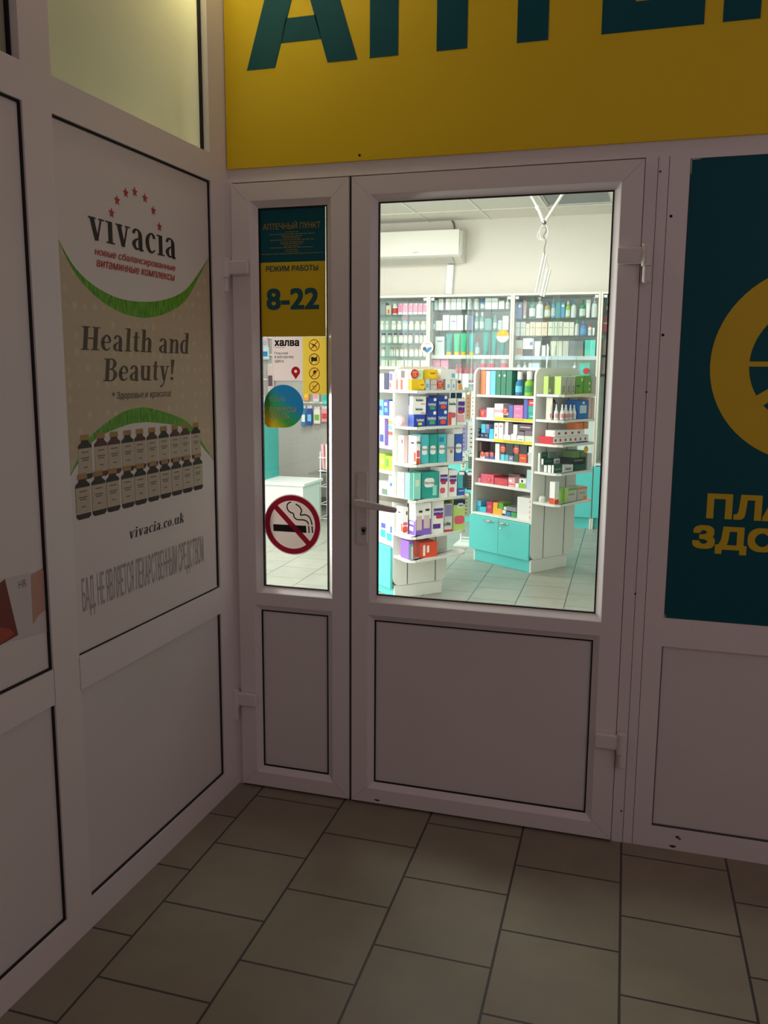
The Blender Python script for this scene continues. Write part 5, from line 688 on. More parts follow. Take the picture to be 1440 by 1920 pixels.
('W', 'y', 'jar', -1.2022, -1.1623, 5.8, 5.9, 1.598, 0.0908, 'creamjar', "cream jar with brown cap, second from left, left glass cabinet's fourth shelf", "left glass cabinet's fourth shelf", {'cap': 'mauve', 'lb': 'white'}),
('W', 'y', 'jar', -1.1593, -1.1454, 5.8, 5.9, 1.598, 0.0908, 'creamjar', "cream jar with brown cap, third from left, left glass cabinet's fourth shelf", "left glass cabinet's fourth shelf", {'cap': 'mauve', 'lb': 'white'}),
('W', 'y', 'jar', -1.1374, -1.1056, 5.8, 5.9, 1.598, 0.0907, 'creamjar', "cream jar with brown cap, fourth from left, left glass cabinet's fourth shelf", "left glass cabinet's fourth shelf", {'cap': 'mauve', 'lb': 'white'}),
('W', 'y', 'jar', -1.0977, -1.0561, 5.8, 5.9, 1.598, 0.0907, 'creamjar', "cream jar with brown cap, fifth from left, left glass cabinet's fourth shelf", "left glass cabinet's fourth shelf", {'cap': 'mauve', 'lb': 'white'}),
('W', 'y', 'jar', -1.0521, -1.0166, 5.8, 5.9, 1.598, 0.0906, 'creamjar', "cream jar with brown cap, sixth from left, left glass cabinet's fourth shelf", "left glass cabinet's fourth shelf", {'cap': 'mauve', 'lb': 'white'}),
('W', 'y', 'jar', -1.0028, -0.9516, 5.8, 5.9, 1.598, 0.0905, 'creamjar', "cream jar with brown cap, seventh from left, left glass cabinet's fourth shelf", "left glass cabinet's fourth shelf", {'cap': 'mauve', 'lb': 'white'}),
('W', 'y', 'jar', -0.9457, -0.9045, 5.8, 5.9, 1.598, 0.0904, 'creamjar', "cream jar with brown cap, eighth from left, left glass cabinet's fourth shelf", "left glass cabinet's fourth shelf", {'cap': 'mauve', 'lb': 'white'}),
('W', 'y', 'jar', -0.9006, -0.8635, 5.8, 5.9, 1.598, 0.0904, 'creamjar', "cream jar with brown cap, ninth from left, left glass cabinet's fourth shelf", "left glass cabinet's fourth shelf", {'cap': 'mauve', 'lb': 'white'}),
('W', 'y', 'jar', -0.8596, -0.8245, 5.8, 5.9, 1.598, 0.0903, 'creamjar', "cream jar with brown cap, tenth from left, left glass cabinet's fourth shelf", "left glass cabinet's fourth shelf", {'cap': 'mauve', 'lb': 'white'}),
('W', 'y', 'box', -1.2868, -1.2166, 5.8, 5.9, 1.5, 0.0627, 'cream', "pale cream carton, leftmost, left glass cabinet's fifth shelf", "left glass cabinet's fifth shelf", {'pr': [(0.1, 0.9, 0.6, 0.8, 'palegrey')]}),
('W', 'y', 'box', -1.2066, -1.1367, 5.8, 5.9, 1.5, 0.0629, 'cream', "pale cream carton, second from left, left glass cabinet's fifth shelf", "left glass cabinet's fifth shelf", {'pr': [(0.1, 0.9, 0.6, 0.8, 'palegrey')]}),
('W', 'y', 'box', -1.1307, -1.0522, 5.8, 5.9, 1.5, 0.0631, 'cream', "pale cream carton, third from left, left glass cabinet's fifth shelf", "left glass cabinet's fifth shelf", {'pr': [(0.1, 0.9, 0.6, 0.8, 'palegrey')]}),
('W', 'y', 'box', -1.0423, -0.9682, 5.8, 5.9, 1.5, 0.0633, 'cream', "pale cream carton, fourth from left, left glass cabinet's fifth shelf", "left glass cabinet's fifth shelf", {'pr': [(0.1, 0.9, 0.6, 0.8, 'palegrey')]}),
('W', 'y', 'box', -0.9584, -0.8897, 5.8, 5.9, 1.5, 0.0635, 'cream', "pale cream carton, fifth from left, left glass cabinet's fifth shelf", "left glass cabinet's fifth shelf", {'pr': [(0.1, 0.9, 0.6, 0.8, 'palegrey')]}),
('W', 'y', 'box', -0.8799, -0.8232, 5.8, 5.9, 1.5, 0.0637, 'cream', "pale cream carton, sixth from left, left glass cabinet's fifth shelf", "left glass cabinet's fifth shelf", {'pr': [(0.1, 0.9, 0.6, 0.8, 'palegrey')]}),
('W', 'y', 'box', -0.7499, -0.7153, 5.8, 5.9, 2.044, 0.0932, 'paleaqua', "pale aqua carton, leftmost, middle glass cabinet's top shelf", "middle glass cabinet's top shelf", {}),
('W', 'y', 'box', -0.7076, -0.6617, 5.8, 5.9, 2.044, 0.104, 'white', "tall white carton, second from left, middle glass cabinet's top shelf", "middle glass cabinet's top shelf", {'pr': [(0.4, 0.6, 0.7, 0.8, 'grey')]}),
('W', 'y', 'box', -0.6369, -0.5893, 5.8, 5.9, 2.044, 0.104, 'white', "tall white carton, third from left, middle glass cabinet's top shelf", "middle glass cabinet's top shelf", {'pr': [(0.4, 0.6, 0.7, 0.8, 'grey')]}),
('W', 'y', 'box', -0.5836, -0.5342, 5.8, 5.9, 2.044, 0.104, 'white', "tall white carton, fourth from left, middle glass cabinet's top shelf", "middle glass cabinet's top shelf", {'pr': [(0.4, 0.6, 0.7, 0.8, 'grey')]}),
('W', 'y', 'box', -0.5285, -0.4813, 5.8, 5.9, 2.044, 0.104, 'white', "tall white carton, fifth from left, middle glass cabinet's top shelf", "middle glass cabinet's top shelf", {'pr': [(0.4, 0.6, 0.7, 0.8, 'grey')]}),
('W', 'y', 'box', -0.4756, -0.4417, 5.8, 5.9, 2.044, 0.104, 'white', "tall white carton, sixth from left, middle glass cabinet's top shelf", "middle glass cabinet's top shelf", {'pr': [(0.4, 0.6, 0.7, 0.8, 'grey')]}),
('W', 'y', 'jar', -0.4285, -0.3816, 5.8, 5.9, 2.044, 0.103, 'white', "white tub, seventh from left, middle glass cabinet's top shelf", "middle glass cabinet's top shelf", {}),
('W', 'y', 'jar', -0.3666, -0.3124, 5.8, 5.9, 2.044, 0.1019, 'white', "white tub, eighth from left, middle glass cabinet's top shelf", "middle glass cabinet's top shelf", {}),
('W', 'y', 'bottle', -0.3012, -0.2565, 5.8, 5.9, 2.044, 0.104, 'skyblue2', "blue bottle, ninth from left, middle glass cabinet's top shelf", "middle glass cabinet's top shelf", {'cap': 'blue'}),
('W', 'y', 'box', -0.2509, -0.1935, 5.8, 5.9, 2.044, 0.104, 'white', "white carton, tenth from left, middle glass cabinet's top shelf", "middle glass cabinet's top shelf", {'pr': [(0.1, 0.9, 0.6, 0.7, 'palegrey')]}),
('W', 'y', 'box', -0.1898, -0.1307, 5.8, 5.9, 2.044, 0.104, 'white', "white carton, eleventh from left, middle glass cabinet's top shelf", "middle glass cabinet's top shelf", {'pr': [(0.1, 0.9, 0.6, 0.7, 'palegrey')]}),
('W', 'y', 'box', -0.1215, -0.0682, 5.8, 5.9, 2.044, 0.0772, 'white', "small white carton, twelfth from left, middle glass cabinet's top shelf", "middle glass cabinet's top shelf", {}),
('W', 'y', 'bottle', -0.0572, -0.0205, 5.8, 5.9, 2.044, 0.0967, 'white', "white bottle, thirteenth from left, middle glass cabinet's top shelf", "middle glass cabinet's top shelf", {}),
('W', 'y', 'bottle', -0.761, -0.7391, 5.8, 5.9, 1.85, 0.1325, 'skyblue2', "blue bottle, leftmost, middle glass cabinet's second shelf", "middle glass cabinet's second shelf", {'cap': 'blue'}),
('W', 'y', 'box', -0.7334, -0.668, 5.8, 5.9, 1.85, 0.0917, 'cream', "cream carton, second from left, middle glass cabinet's second shelf", "middle glass cabinet's second shelf", {'pr': [(0.2, 0.8, 0.2, 0.6, 'palegrey')]}),
('W', 'y', 'box', -0.6622, -0.5972, 5.8, 5.9, 1.85, 0.1456, 'white', "white carton stack, third from left, middle glass cabinet's second shelf", "middle glass cabinet's second shelf", {}),
('W', 'y', 'box', -0.5915, -0.5267, 5.8, 5.9, 1.85, 0.1412, 'white', "white carton with grey print, fourth from left, middle glass cabinet's second shelf", "middle glass cabinet's second shelf", {'pr': [(0.2, 0.9, 0.55, 0.65, 'greyviolet')]}),
('W', 'y', 'box', -0.5229, -0.4623, 5.8, 5.9, 1.85, 0.1422, 'white', "wide white carton, fifth from left, middle glass cabinet's second shelf", "middle glass cabinet's second shelf", {'pr': [(0.2, 0.8, 0.55, 0.65, 'palegrey')]}),
('W', 'y', 'tube', -0.449, -0.4188, 5.8, 5.9, 1.85, 0.1442, 'white', "white tube, sixth from left, middle glass cabinet's second shelf", "middle glass cabinet's second shelf", {}),
('W', 'y', 'box', -0.4094, -0.3586, 5.8, 5.9, 1.85, 0.1373, 'greyviolet', "violet carton, seventh from left, middle glass cabinet's second shelf", "middle glass cabinet's second shelf", {}),
('W', 'y', 'bottle', -0.3529, -0.3117, 5.8, 5.9, 1.85, 0.1655, 'tealgrey', "teal bottle with white cap, eighth from left, middle glass cabinet's second shelf", "middle glass cabinet's second shelf", {'cap': 'white'}),
('W', 'y', 'bottle', -0.3061, -0.2556, 5.8, 5.9, 1.85, 0.1694, 'tealgrey', "teal bottle with tall white cap, ninth from left, middle glass cabinet's second shelf", "middle glass cabinet's second shelf", {'cap': 'white'}),
('W', 'y', 'box', -0.25, -0.1812, 5.8, 5.9, 1.85, 0.1084, 'tealgrey', "teal grey carton, tenth from left, middle glass cabinet's second shelf", "middle glass cabinet's second shelf", {}),
('W', 'y', 'bottle', -0.1738, -0.1349, 5.8, 5.9, 1.85, 0.1453, 'tealgrey', "dark teal bottle, eleventh from left, middle glass cabinet's second shelf", "middle glass cabinet's second shelf", {'cap': 'tealgrey'}),
('W', 'y', 'jar', -0.1293, -0.0832, 5.8, 5.9, 1.85, 0.0893, 'paleaqua', "aqua jar, twelfth from left, middle glass cabinet's second shelf", "middle glass cabinet's second shelf", {}),
('W', 'y', 'box', -0.0795, -0.0243, 5.8, 5.9, 1.85, 0.1298, 'white', "white carton, thirteenth from left, middle glass cabinet's second shelf", "middle glass cabinet's second shelf", {'pr': [(0.1, 0.9, 0.6, 0.7, 'palegrey')]}),
('W', 'y', 'box', -0.7355, -0.6429, 5.8, 5.9, 1.613, 0.1782, 'palegrey', "pale grey carton, leftmost, middle glass cabinet's third shelf", "middle glass cabinet's third shelf", {'pr': [(0.2, 0.8, 0.7, 0.8, 'grey')]}),
('W', 'y', 'tube', -0.6333, -0.5719, 5.8, 5.9, 1.613, 0.2071, 'seagreen', "green tube with yellow cap, second from left, middle glass cabinet's third shelf", "middle glass cabinet's third shelf", {'cap': 'yellow'}),
('W', 'y', 'tube', -0.5566, -0.4955, 5.8, 5.9, 1.613, 0.2067, 'tubegreen', "green tube with yellow cap, third from left, middle glass cabinet's third shelf", "middle glass cabinet's third shelf", {'cap': 'yellow'}),
('W', 'y', 'tube', -0.4879, -0.4271, 5.8, 5.9, 1.613, 0.2099, 'tubegreen', "green tube with yellow cap, fourth from left, middle glass cabinet's third shelf", "middle glass cabinet's third shelf", {'cap': 'yellow'}),
('W', 'y', 'tube', -0.4063, -0.3496, 5.8, 5.9, 1.613, 0.2076, 'aqua', "green tube with yellow cap, fifth from left, middle glass cabinet's third shelf", "middle glass cabinet's third shelf", {'cap': 'yellow'}),
('W', 'y', 'bottle', -0.344, -0.2951, 5.8, 5.9, 1.613, 0.1582, 'tealgrey', "white bottle with red cap, sixth from left, middle glass cabinet's third shelf", "middle glass cabinet's third shelf", {'cap': 'red'}),
('W', 'y', 'tube', -0.2688, -0.2071, 5.8, 5.9, 1.613, 0.225, 'teal', "teal tube with teal cap, seventh from left, middle glass cabinet's third shelf", "middle glass cabinet's third shelf", {'cap': 'tealdeep'}),
('W', 'y', 'tube', -0.1809, -0.1289, 5.8, 5.9, 1.613, 0.2225, 'teal', "teal tube with teal cap, eighth from left, middle glass cabinet's third shelf", "middle glass cabinet's third shelf", {'cap': 'tealdeep'}),
('W', 'y', 'tube', -0.1066, -0.0511, 5.8, 5.9, 1.613, 0.1752, 'teal', "teal tube with teal cap, ninth from left, middle glass cabinet's third shelf", "middle glass cabinet's third shelf", {'cap': 'tealdeep'}),
('W', 'y', 'box', -0.7589, -0.6832, 5.8, 5.9, 1.36, 0.2096, 'hotpink2', "pink pack, leftmost, middle glass cabinet's fourth shelf", "middle glass cabinet's fourth shelf", {}),
('W', 'y', 'box', -0.6774, -0.6011, 5.8, 5.9, 1.36, 0.208, 'hotpink2', "pink pack with pale print, second from left, middle glass cabinet's fourth shelf", "middle glass cabinet's fourth shelf", {'pr': [(0.2, 0.8, 0.4, 0.7, 'pink')]}),
('W', 'y', 'bottle', -0.5434, -0.5003, 5.8, 5.9, 1.36, 0.164, 'pinkred', "pink red bottle, third from left, middle glass cabinet's fourth shelf", "middle glass cabinet's fourth shelf", {'cap': 'pinkred'}),
('W', 'y', 'bottle', -0.4965, -0.4525, 5.8, 5.9, 1.36, 0.1642, 'pinkred', "pink red bottle, fourth from left, middle glass cabinet's fourth shelf", "middle glass cabinet's fourth shelf", {'cap': 'pinkred'}),
('W', 'y', 'bottle', -0.4478, -0.4049, 5.8, 5.9, 1.36, 0.1644, 'pinkred', "pink red bottle, fifth from left, middle glass cabinet's fourth shelf", "middle glass cabinet's fourth shelf", {'cap': 'pinkred'}),
('W', 'y', 'bottle', -0.3992, -0.3518, 5.8, 5.9, 1.36, 0.1646, 'pinkred', "pink red bottle, sixth from left, middle glass cabinet's fourth shelf", "middle glass cabinet's fourth shelf", {'cap': 'pinkred'}),
('W', 'y', 'bottle', -0.3461, -0.3008, 5.8, 5.9, 1.36, 0.1648, 'pinkred', "pink red bottle, seventh from left, middle glass cabinet's fourth shelf", "middle glass cabinet's fourth shelf", {'cap': 'pinkred'}),
('W', 'y', 'jar', -0.2913, -0.2273, 5.8, 5.9, 1.36, 0.2199, 'pinkred', "pink jar with red label, eighth from left, middle glass cabinet's fourth shelf", "middle glass cabinet's fourth shelf", {'lb': 'red', 'cap': 'palegrey'}),
('W', 'y', 'jar', -0.218, -0.1431, 5.8, 5.9, 1.36, 0.2201, 'pinkred', "pink jar with red label, ninth from left, middle glass cabinet's fourth shelf", "middle glass cabinet's fourth shelf", {'lb': 'red', 'cap': 'palegrey'}),
('W', 'y', 'jar', -0.1039, -0.0204, 5.8, 5.9, 1.36, 0.2203, 'pinkred', "pink jar with red label, tenth from left, middle glass cabinet's fourth shelf", "middle glass cabinet's fourth shelf", {'lb': 'red', 'cap': 'palegrey'}),
('W', 'y', 'box', 0.0485, 0.1021, 5.8, 5.9, 1.956, 0.1511, 'greyblue', "blue carton with white mark, leftmost, right glass cabinet's top shelf", "right glass cabinet's top shelf", {'pr': [(0.35, 0.75, 0.65, 0.85, 'white')]}),
('W', 'y', 'tube', 0.1088, 0.1419, 5.8, 5.9, 1.956, 0.1663, 'rosegrey', "white and rose tube, second from left, right glass cabinet's top shelf", "right glass cabinet's top shelf", {'cap': 'white'}),
('W', 'y', 'bottle', 0.165, 0.2244, 5.8, 5.9, 1.956, 0.192, 'green3', "green bottle with white label, third from left, right glass cabinet's top shelf", "right glass cabinet's top shelf", {'lb': 'white', 'cap': 'green3'}),
('W', 'y', 'pump', 0.2276, 0.2998, 5.8, 5.9, 1.956, 0.192, 'white', "large white pump bottle, fourth from left, right glass cabinet's top shelf", "right glass cabinet's top shelf", {}),
('W', 'y', 'bottle', 0.3063, 0.3683, 5.8, 5.9, 1.956, 0.1577, 'olivegold', "yellow green bottle, fifth from left, right glass cabinet's top shelf", "right glass cabinet's top shelf", {'cap': 'greyblue'}),
('W', 'y', 'pump', 0.3716, 0.4119, 5.8, 5.9, 1.956, 0.1906, 'skyblue2', "blue pump bottle, sixth from left, right glass cabinet's top shelf", "right glass cabinet's top shelf", {'cap': 'greyblue'}),
('W', 'y', 'box', 0.4145, 0.4612, 5.8, 5.9, 1.956, 0.1451, 'tealblue', "teal carton, seventh from left, right glass cabinet's top shelf", "right glass cabinet's top shelf", {}),
('W', 'y', 'box', 0.4637, 0.498, 5.8, 5.9, 1.956, 0.1425, 'skyblue2', "bright blue carton, eighth from left, right glass cabinet's top shelf", "right glass cabinet's top shelf", {'pr': [(0.1, 0.9, 0.7, 0.85, 'white')]}),
('W', 'y', 'bottle', 0.5012, 0.5489, 5.8, 5.9, 1.956, 0.1533, 'limegreen2', "lime bottle with white cap, ninth from left, right glass cabinet's top shelf", "right glass cabinet's top shelf", {'cap': 'white'}),
('W', 'y', 'pump', 0.5514, 0.6053, 5.8, 5.9, 1.956, 0.1651, 'palegrey', "white label bottle with blue cap, tenth from left, right glass cabinet's top shelf", "right glass cabinet's top shelf", {'cap': 'skyblue2'}),
('W', 'y', 'bottle', 0.6284, 0.6871, 5.8, 5.9, 1.956, 0.1669, 'green3', "green bottle with pale label, eleventh from left, right glass cabinet's top shelf", "right glass cabinet's top shelf", {'lb': 'palegrey', 'cap': 'green3'}),
('W', 'y', 'tube', 0.6896, 0.729, 5.8, 5.9, 1.956, 0.1629, 'white', "slim white tube, twelfth from left, right glass cabinet's top shelf", "right glass cabinet's top shelf", {'cap': 'white'}),
('W', 'y', 'pump', 0.7392, 0.7924, 5.8, 5.9, 1.956, 0.1872, 'palegrey', "pale pump bottle, thirteenth from left, right glass cabinet's top shelf", "right glass cabinet's top shelf", {}),
('W', 'y', 'box', 0.0485, 0.0871, 5.8, 5.9, 1.794, 0.1282, 'palegrey', "pale carton, leftmost, right glass cabinet's second shelf", "right glass cabinet's second shelf", {'pr': [(0.15, 0.85, 0.55, 0.62, 'grey')]}),
('W', 'y', 'box', 0.0925, 0.1403, 5.8, 5.9, 1.794, 0.129, 'palegrey', "pale carton, second from left, right glass cabinet's second shelf", "right glass cabinet's second shelf", {'pr': [(0.15, 0.85, 0.55, 0.62, 'grey')]}),
('W', 'y', 'box', 0.143, 0.1775, 5.8, 5.9, 1.794, 0.1143, 'peach', "pale carton, third from left, right glass cabinet's second shelf", "right glass cabinet's second shelf", {'pr': [(0.15, 0.85, 0.55, 0.62, 'grey')]}),
('W', 'y', 'box', 0.1801, 0.2303, 5.8, 5.9, 1.794, 0.1268, 'peach', "pale carton, fourth from left, right glass cabinet's second shelf", "right glass cabinet's second shelf", {'pr': [(0.15, 0.85, 0.55, 0.62, 'grey')]}),
('W', 'y', 'box', 0.233, 0.2869, 5.8, 5.9, 1.794, 0.125, 'peach', "pale carton, fifth from left, right glass cabinet's second shelf", "right glass cabinet's second shelf", {'pr': [(0.15, 0.85, 0.55, 0.62, 'grey')]}),
('W', 'y', 'box', 0.2896, 0.3433, 5.8, 5.9, 1.794, 0.1245, 'peach', "pale carton, sixth from left, right glass cabinet's second shelf", "right glass cabinet's second shelf", {'pr': [(0.15, 0.85, 0.55, 0.62, 'grey')]}),
('W', 'y', 'box', 0.3499, 0.4073, 5.8, 5.9, 1.794, 0.1277, 'cream', "pale carton, seventh from left, right glass cabinet's second shelf", "right glass cabinet's second shelf", {'pr': [(0.15, 0.85, 0.55, 0.62, 'grey')]}),
('W', 'y', 'box', 0.4099, 0.4359, 5.8, 5.9, 1.794, 0.1273, 'cream', "pale carton, eighth from left, right glass cabinet's second shelf", "right glass cabinet's second shelf", {'pr': [(0.15, 0.85, 0.55, 0.62, 'grey')]}),
('W', 'y', 'box', 0.4392, 0.4839, 5.8, 5.9, 1.794, 0.1282, 'cream', "pale carton, ninth from left, right glass cabinet's second shelf", "right glass cabinet's second shelf", {'pr': [(0.15, 0.85, 0.55, 0.62, 'grey')]}),
('W', 'y', 'box', 0.4878, 0.5434, 5.8, 5.9, 1.794, 0.1238, 'cream', "pale carton, tenth from left, right glass cabinet's second shelf", "right glass cabinet's second shelf", {'pr': [(0.15, 0.85, 0.55, 0.62, 'grey')]}),
('W', 'y', 'box', 0.546, 0.5885, 5.8, 5.9, 1.794, 0.122, 'cream', "pale carton, eleventh from left, right glass cabinet's second shelf", "right glass cabinet's second shelf", {'pr': [(0.15, 0.85, 0.55, 0.62, 'grey')]}),
('W', 'y', 'bottle', 0.5924, 0.636, 5.8, 5.9, 1.794, 0.142, 'palegrey', "small bottle with green cap, twelfth from left, right glass cabinet's second shelf", "right glass cabinet's second shelf", {'cap': 'green3'}),
('W', 'y', 'bottle', 0.6399, 0.7076, 5.8, 5.9, 1.794, 0.135, 'greyblue', "round blue bottle, thirteenth from left, right glass cabinet's second shelf", "right glass cabinet's second shelf", {'lb': 'skyblue2', 'cap': 'greyblue'}),
('W', 'y', 'jar', 0.7153, 0.7509, 5.8, 5.9, 1.794, 0.0962, 'white', "white jar with red cap, fourteenth from left, right glass cabinet's second shelf", "right glass cabinet's second shelf", {'cap': 'red'}),
('W', 'y', 'tube', 0.7573, 0.7776, 5.8, 5.9, 1.794, 0.0705, 'white', "tiny white tube, fifteenth from left, right glass cabinet's second shelf", "right glass cabinet's second shelf", {'cap': 'white'}),
('W', 'y', 'box', 0.0502, 0.1157, 5.8, 5.9, 1.605, 0.1473, 'palegrey2', "beige carton with brown disc, leftmost, right glass cabinet's third shelf", "right glass cabinet's third shelf", {'pr': [(0.1, 0.95, 0.1, 0.5, 'tan2')]}),
('W', 'y', 'box', 0.1184, 0.2195, 5.8, 5.9, 1.605, 0.1665, 'white', "black and white pack, second from left, right glass cabinet's third shelf", "right glass cabinet's third shelf", {'pr': [(0, 1, 0, 0.4, 'dark'), (0.65, 0.95, 0.6, 0.8, 'greyblue')]}),
('W', 'y', 'tube', 0.2221, 0.2842, 5.8, 5.9, 1.605, 0.1401, 'white', "white tube, third from left, right glass cabinet's third shelf", "right glass cabinet's third shelf", {'cap': 'white'}),
('W', 'y', 'box', 0.2987, 0.3343, 5.8, 5.9, 1.605, 0.1008, 'white', "slim white carton, fourth from left, right glass cabinet's third shelf", "right glass cabinet's third shelf", {}),
('W', 'y', 'tube', 0.3422, 0.3671, 5.8, 5.9, 1.605, 0.091, 'white', "slim white tube, fifth from left, right glass cabinet's third shelf", "right glass cabinet's third shelf", {'cap': 'white'}),
('W', 'y', 'tube', 0.375, 0.4299, 5.8, 5.9, 1.605, 0.1396, 'cream', "white tube with peach top, sixth from left, right glass cabinet's third shelf", "right glass cabinet's third shelf", {'cap': 'cream'}),
('W', 'y', 'box', 0.4377, 0.4872, 5.8, 5.9, 1.605, 0.1393, 'cream', "white carton with peach top, seventh from left, right glass cabinet's third shelf", "right glass cabinet's third shelf", {'pr': [(0, 1, 0.85, 1, 'peach')]}),
('W', 'y', 'box', 0.4924, 0.5469, 5.8, 5.9, 1.605, 0.1391, 'palegrey2', "pale grey carton, eighth from left, right glass cabinet's third shelf", "right glass cabinet's third shelf", {}),
('W', 'y', 'box', 0.5508, 0.6809, 5.8, 5.9, 1.605, 0.1401, 'grey2', "large grey bag, ninth from left, right glass cabinet's third shelf", "right glass cabinet's third shelf", {}),
('W', 'y', 'box', 0.695, 0.7908, 5.8, 5.9, 1.605, 0.1479, 'turq', "turquoise carton, tenth from left, right glass cabinet's third shelf", "right glass cabinet's third shelf", {}),
('W', 'y', 'bottle', 0.0608, 0.1038, 5.8, 5.9, 1.43, 0.125, 'white', "white dropper bottle, leftmost, right glass cabinet's fourth shelf", "right glass cabinet's fourth shelf", {}),
('W', 'y', 'bottle', 0.1212, 0.1612, 5.8, 5.9, 1.43, 0.1199, 'white', "white dropper bottle, second from left, right glass cabinet's fourth shelf", "right glass cabinet's fourth shelf", {}),
('W', 'y', 'box', 0.1785, 0.2834, 5.8, 5.9, 1.43, 0.1123, 'paleblue', "pale blue carton, third from left, right glass cabinet's fourth shelf", "right glass cabinet's fourth shelf", {}),
('W', 'y', 'bottle', 0.5895, 0.6296, 5.8, 5.9, 1.43, 0.1227, 'white', "white dropper bottle, fourth from left, right glass cabinet's fourth shelf", "right glass cabinet's fourth shelf", {}),
('W', 'y', 'box', 0.6528, 0.7478, 5.8, 5.9, 1.43, 0.1152, 'turq', "turquoise carton with red disc, fifth from left, right glass cabinet's fourth shelf", "right glass cabinet's fourth shelf", {'st': (0.68, 0.35, 0.45, 'red', '%')}),
('W', 'y', 'box', 0.8495, 0.9009, 5.8, 5.9, 1.97, 0.178, 'greyblue2', "navy carton with gold mark, leftmost, far right glass cabinet's top shelf", "far right glass cabinet's top shelf", {'pr': [(0.4, 0.7, 0.3, 0.5, 'gold'), (0.6, 1, 0.6, 1, 'skyblue2')]}),
('W', 'y', 'box', 0.8495, 0.8974, 5.8, 5.9, 1.8, 0.0891, 'red', "red carton with dark base, leftmost, far right glass cabinet's second shelf", "far right glass cabinet's second shelf", {'pr': [(0, 1, 0, 0.3, 'plum')]}),
('W', 'y', 'box', 0.8495, 0.8974, 5.8, 5.9, 1.8891, 0.0689, 'red', "red carton with pale band, upper layer, leftmost, far right glass cabinet's second shelf", "far right glass cabinet's second shelf", {'pr': [(0, 1, 0.1, 0.35, 'palegrey')]}),
('W', 'y', 'box', 0.8495, 0.8913, 5.8, 5.9, 1.6, 0.162, 'greypink', "pinkish grey carton, leftmost, far right glass cabinet's third shelf", "far right glass cabinet's third shelf", {'pr': [(0, 1, 0, 0.1, 'navy')]}),
('W', 'y', 'box', 0.8495, 0.8934, 5.8, 5.9, 1.42, 0.168, 'greypink', "pale lilac carton, leftmost, far right glass cabinet's fourth shelf", "far right glass cabinet's fourth shelf", {'pr': [(0, 1, 0, 0.15, 'brown')]}),
]
# ------------------------------------------------------------------ yellow fascia sign with the word cut off by the frame
ys = tag(empty('fascia_sign', (0.004, 0, 2.0965)), 'long yellow fascia board above the door with large teal capital letters', 'sign')
def onto(p, o):
    o.parent = p; o.matrix_parent_inverse = p.matrix_basis.inverted() if False else Matrix.Translation(-p.location); return o
onto(ys, bx('sign_board', SIGNY, None, 0.004, 2.295, -0.008, -0.0002, 2.0965, 2.98))
def letter(name, polys):
    bm = bmesh.new()
    for P in polys: prism(bm, P, lambda u, v: (u, -0.0078, v), lambda u, v: (u, -0.0092, v))
    onto(ys, mesh_obj(name, bm, SIGNT, None))
b0, b1 = 2.386, 2.80
def PX(x0, x1, z0, z1): return [(x0, z0), (x1, z0), (x1, z1), (x0, z1)]
letter('letter', [[(.08, b0), (.176, b0), (.302, b1), (.212, b1)], [(.349, b0), (.445, b0), (.313, b1), (.223, b1)], [(.196, 2.455), (.329, 2.455), (.311, 2.524), (.214, 2.524)]])
letter('letter', [PX(.484, .572, b0, b1), PX(.689, .78, b0, b1), PX(.572, .689, b1-.078, b1)])
letter('letter', [PX(.924, 1.012, b0, b1-.078), PX(.825, 1.111, b1-.078, b1)])
letter('letter', [PX(1.158, 1.246, b0, b1), PX(1.246, 1.426, b0, b0+.075), PX(1.246, 1.405, b0+.168, b0+.243), PX(1.246, 1.42, b1-.075, b1)])
letter('letter', [PX(1.473, 1.566, b0, b1), [(1.566, 2.56), (1.70, b1), (1.815, b1), (1.65, 2.575), (1.83, b0), (1.715, b0), (1.566, 2.60)]])
letter('letter', [[(1.85, b0), (1.946, b0), (2.072, b1), (1.982, b1)], [(2.119, b0), (2.215, b0), (2.083, b1), (1.993, b1)], [(1.966, 2.455), (2.099, 2.455), (2.081, 2.524), (1.984, 2.524)]])
bm = bmesh.new(); cyl(bm, (.452, -.008, 2.112), (.452, -.0105, 2.112), .004, .003, 10); onto(ys, mesh_obj('screw', bm, SCREW, None))
# ------------------------------------------------------------------ teal board with round emblem on the right bay
ts = tag(empty('wall_sign', (1.4145, 0, 0.738)), 'tall dark teal board with round yellow emblem on the right bay beside the door', 'sign')
onto(ts, bx('sign_board', SIGNT, None, 1.4145, 2.12, 0.004, 0.0118, 0.739, 2.0455))
bm = bmesh.new(); F_ = FRONT(0.0030); cx, cz, R1, R0 = 1.767, 1.487, .27, .167
ringf(bm, cx, cz, R0, R1, F_, 0, 72)
flat(bm, [(cx-R0-.004, cz-.006), (cx-R0-.004, cz+.008), (cx-.028, cz+.008), (cx-.028, cz+R0), (cx+.028, cz+R0), (cx+.028, cz+.008), (cx+R0+.004, cz+.008), (cx+R0+.004, cz-.006)], FRONT(.0028))
flat(bm, [(cx-R0*.86, cz-R0*.52), (cx-R0*.74, cz-R0*.68), (cx+R0*.2, cz-.006), (cx-.02, cz-.006)], FRONT(.0026))
onto(ts, mesh_obj('emblem', bm, mat('sign_yellow_print', 'D8B80E', 0.45), None))
YP = mat('sign_yellow_print', 'D8B80E', 0.45)
onto(ts, lettering('lettering', 'ПЛАНЕТА', 1.513, 2.021, 1.046, 1.119, F_, YP, None, .045)); onto(ts, lettering('lettering', 'ЗДОРОВЬЯ', 1.479, 2.055, .943, 1.025, F_, YP, None, .045))
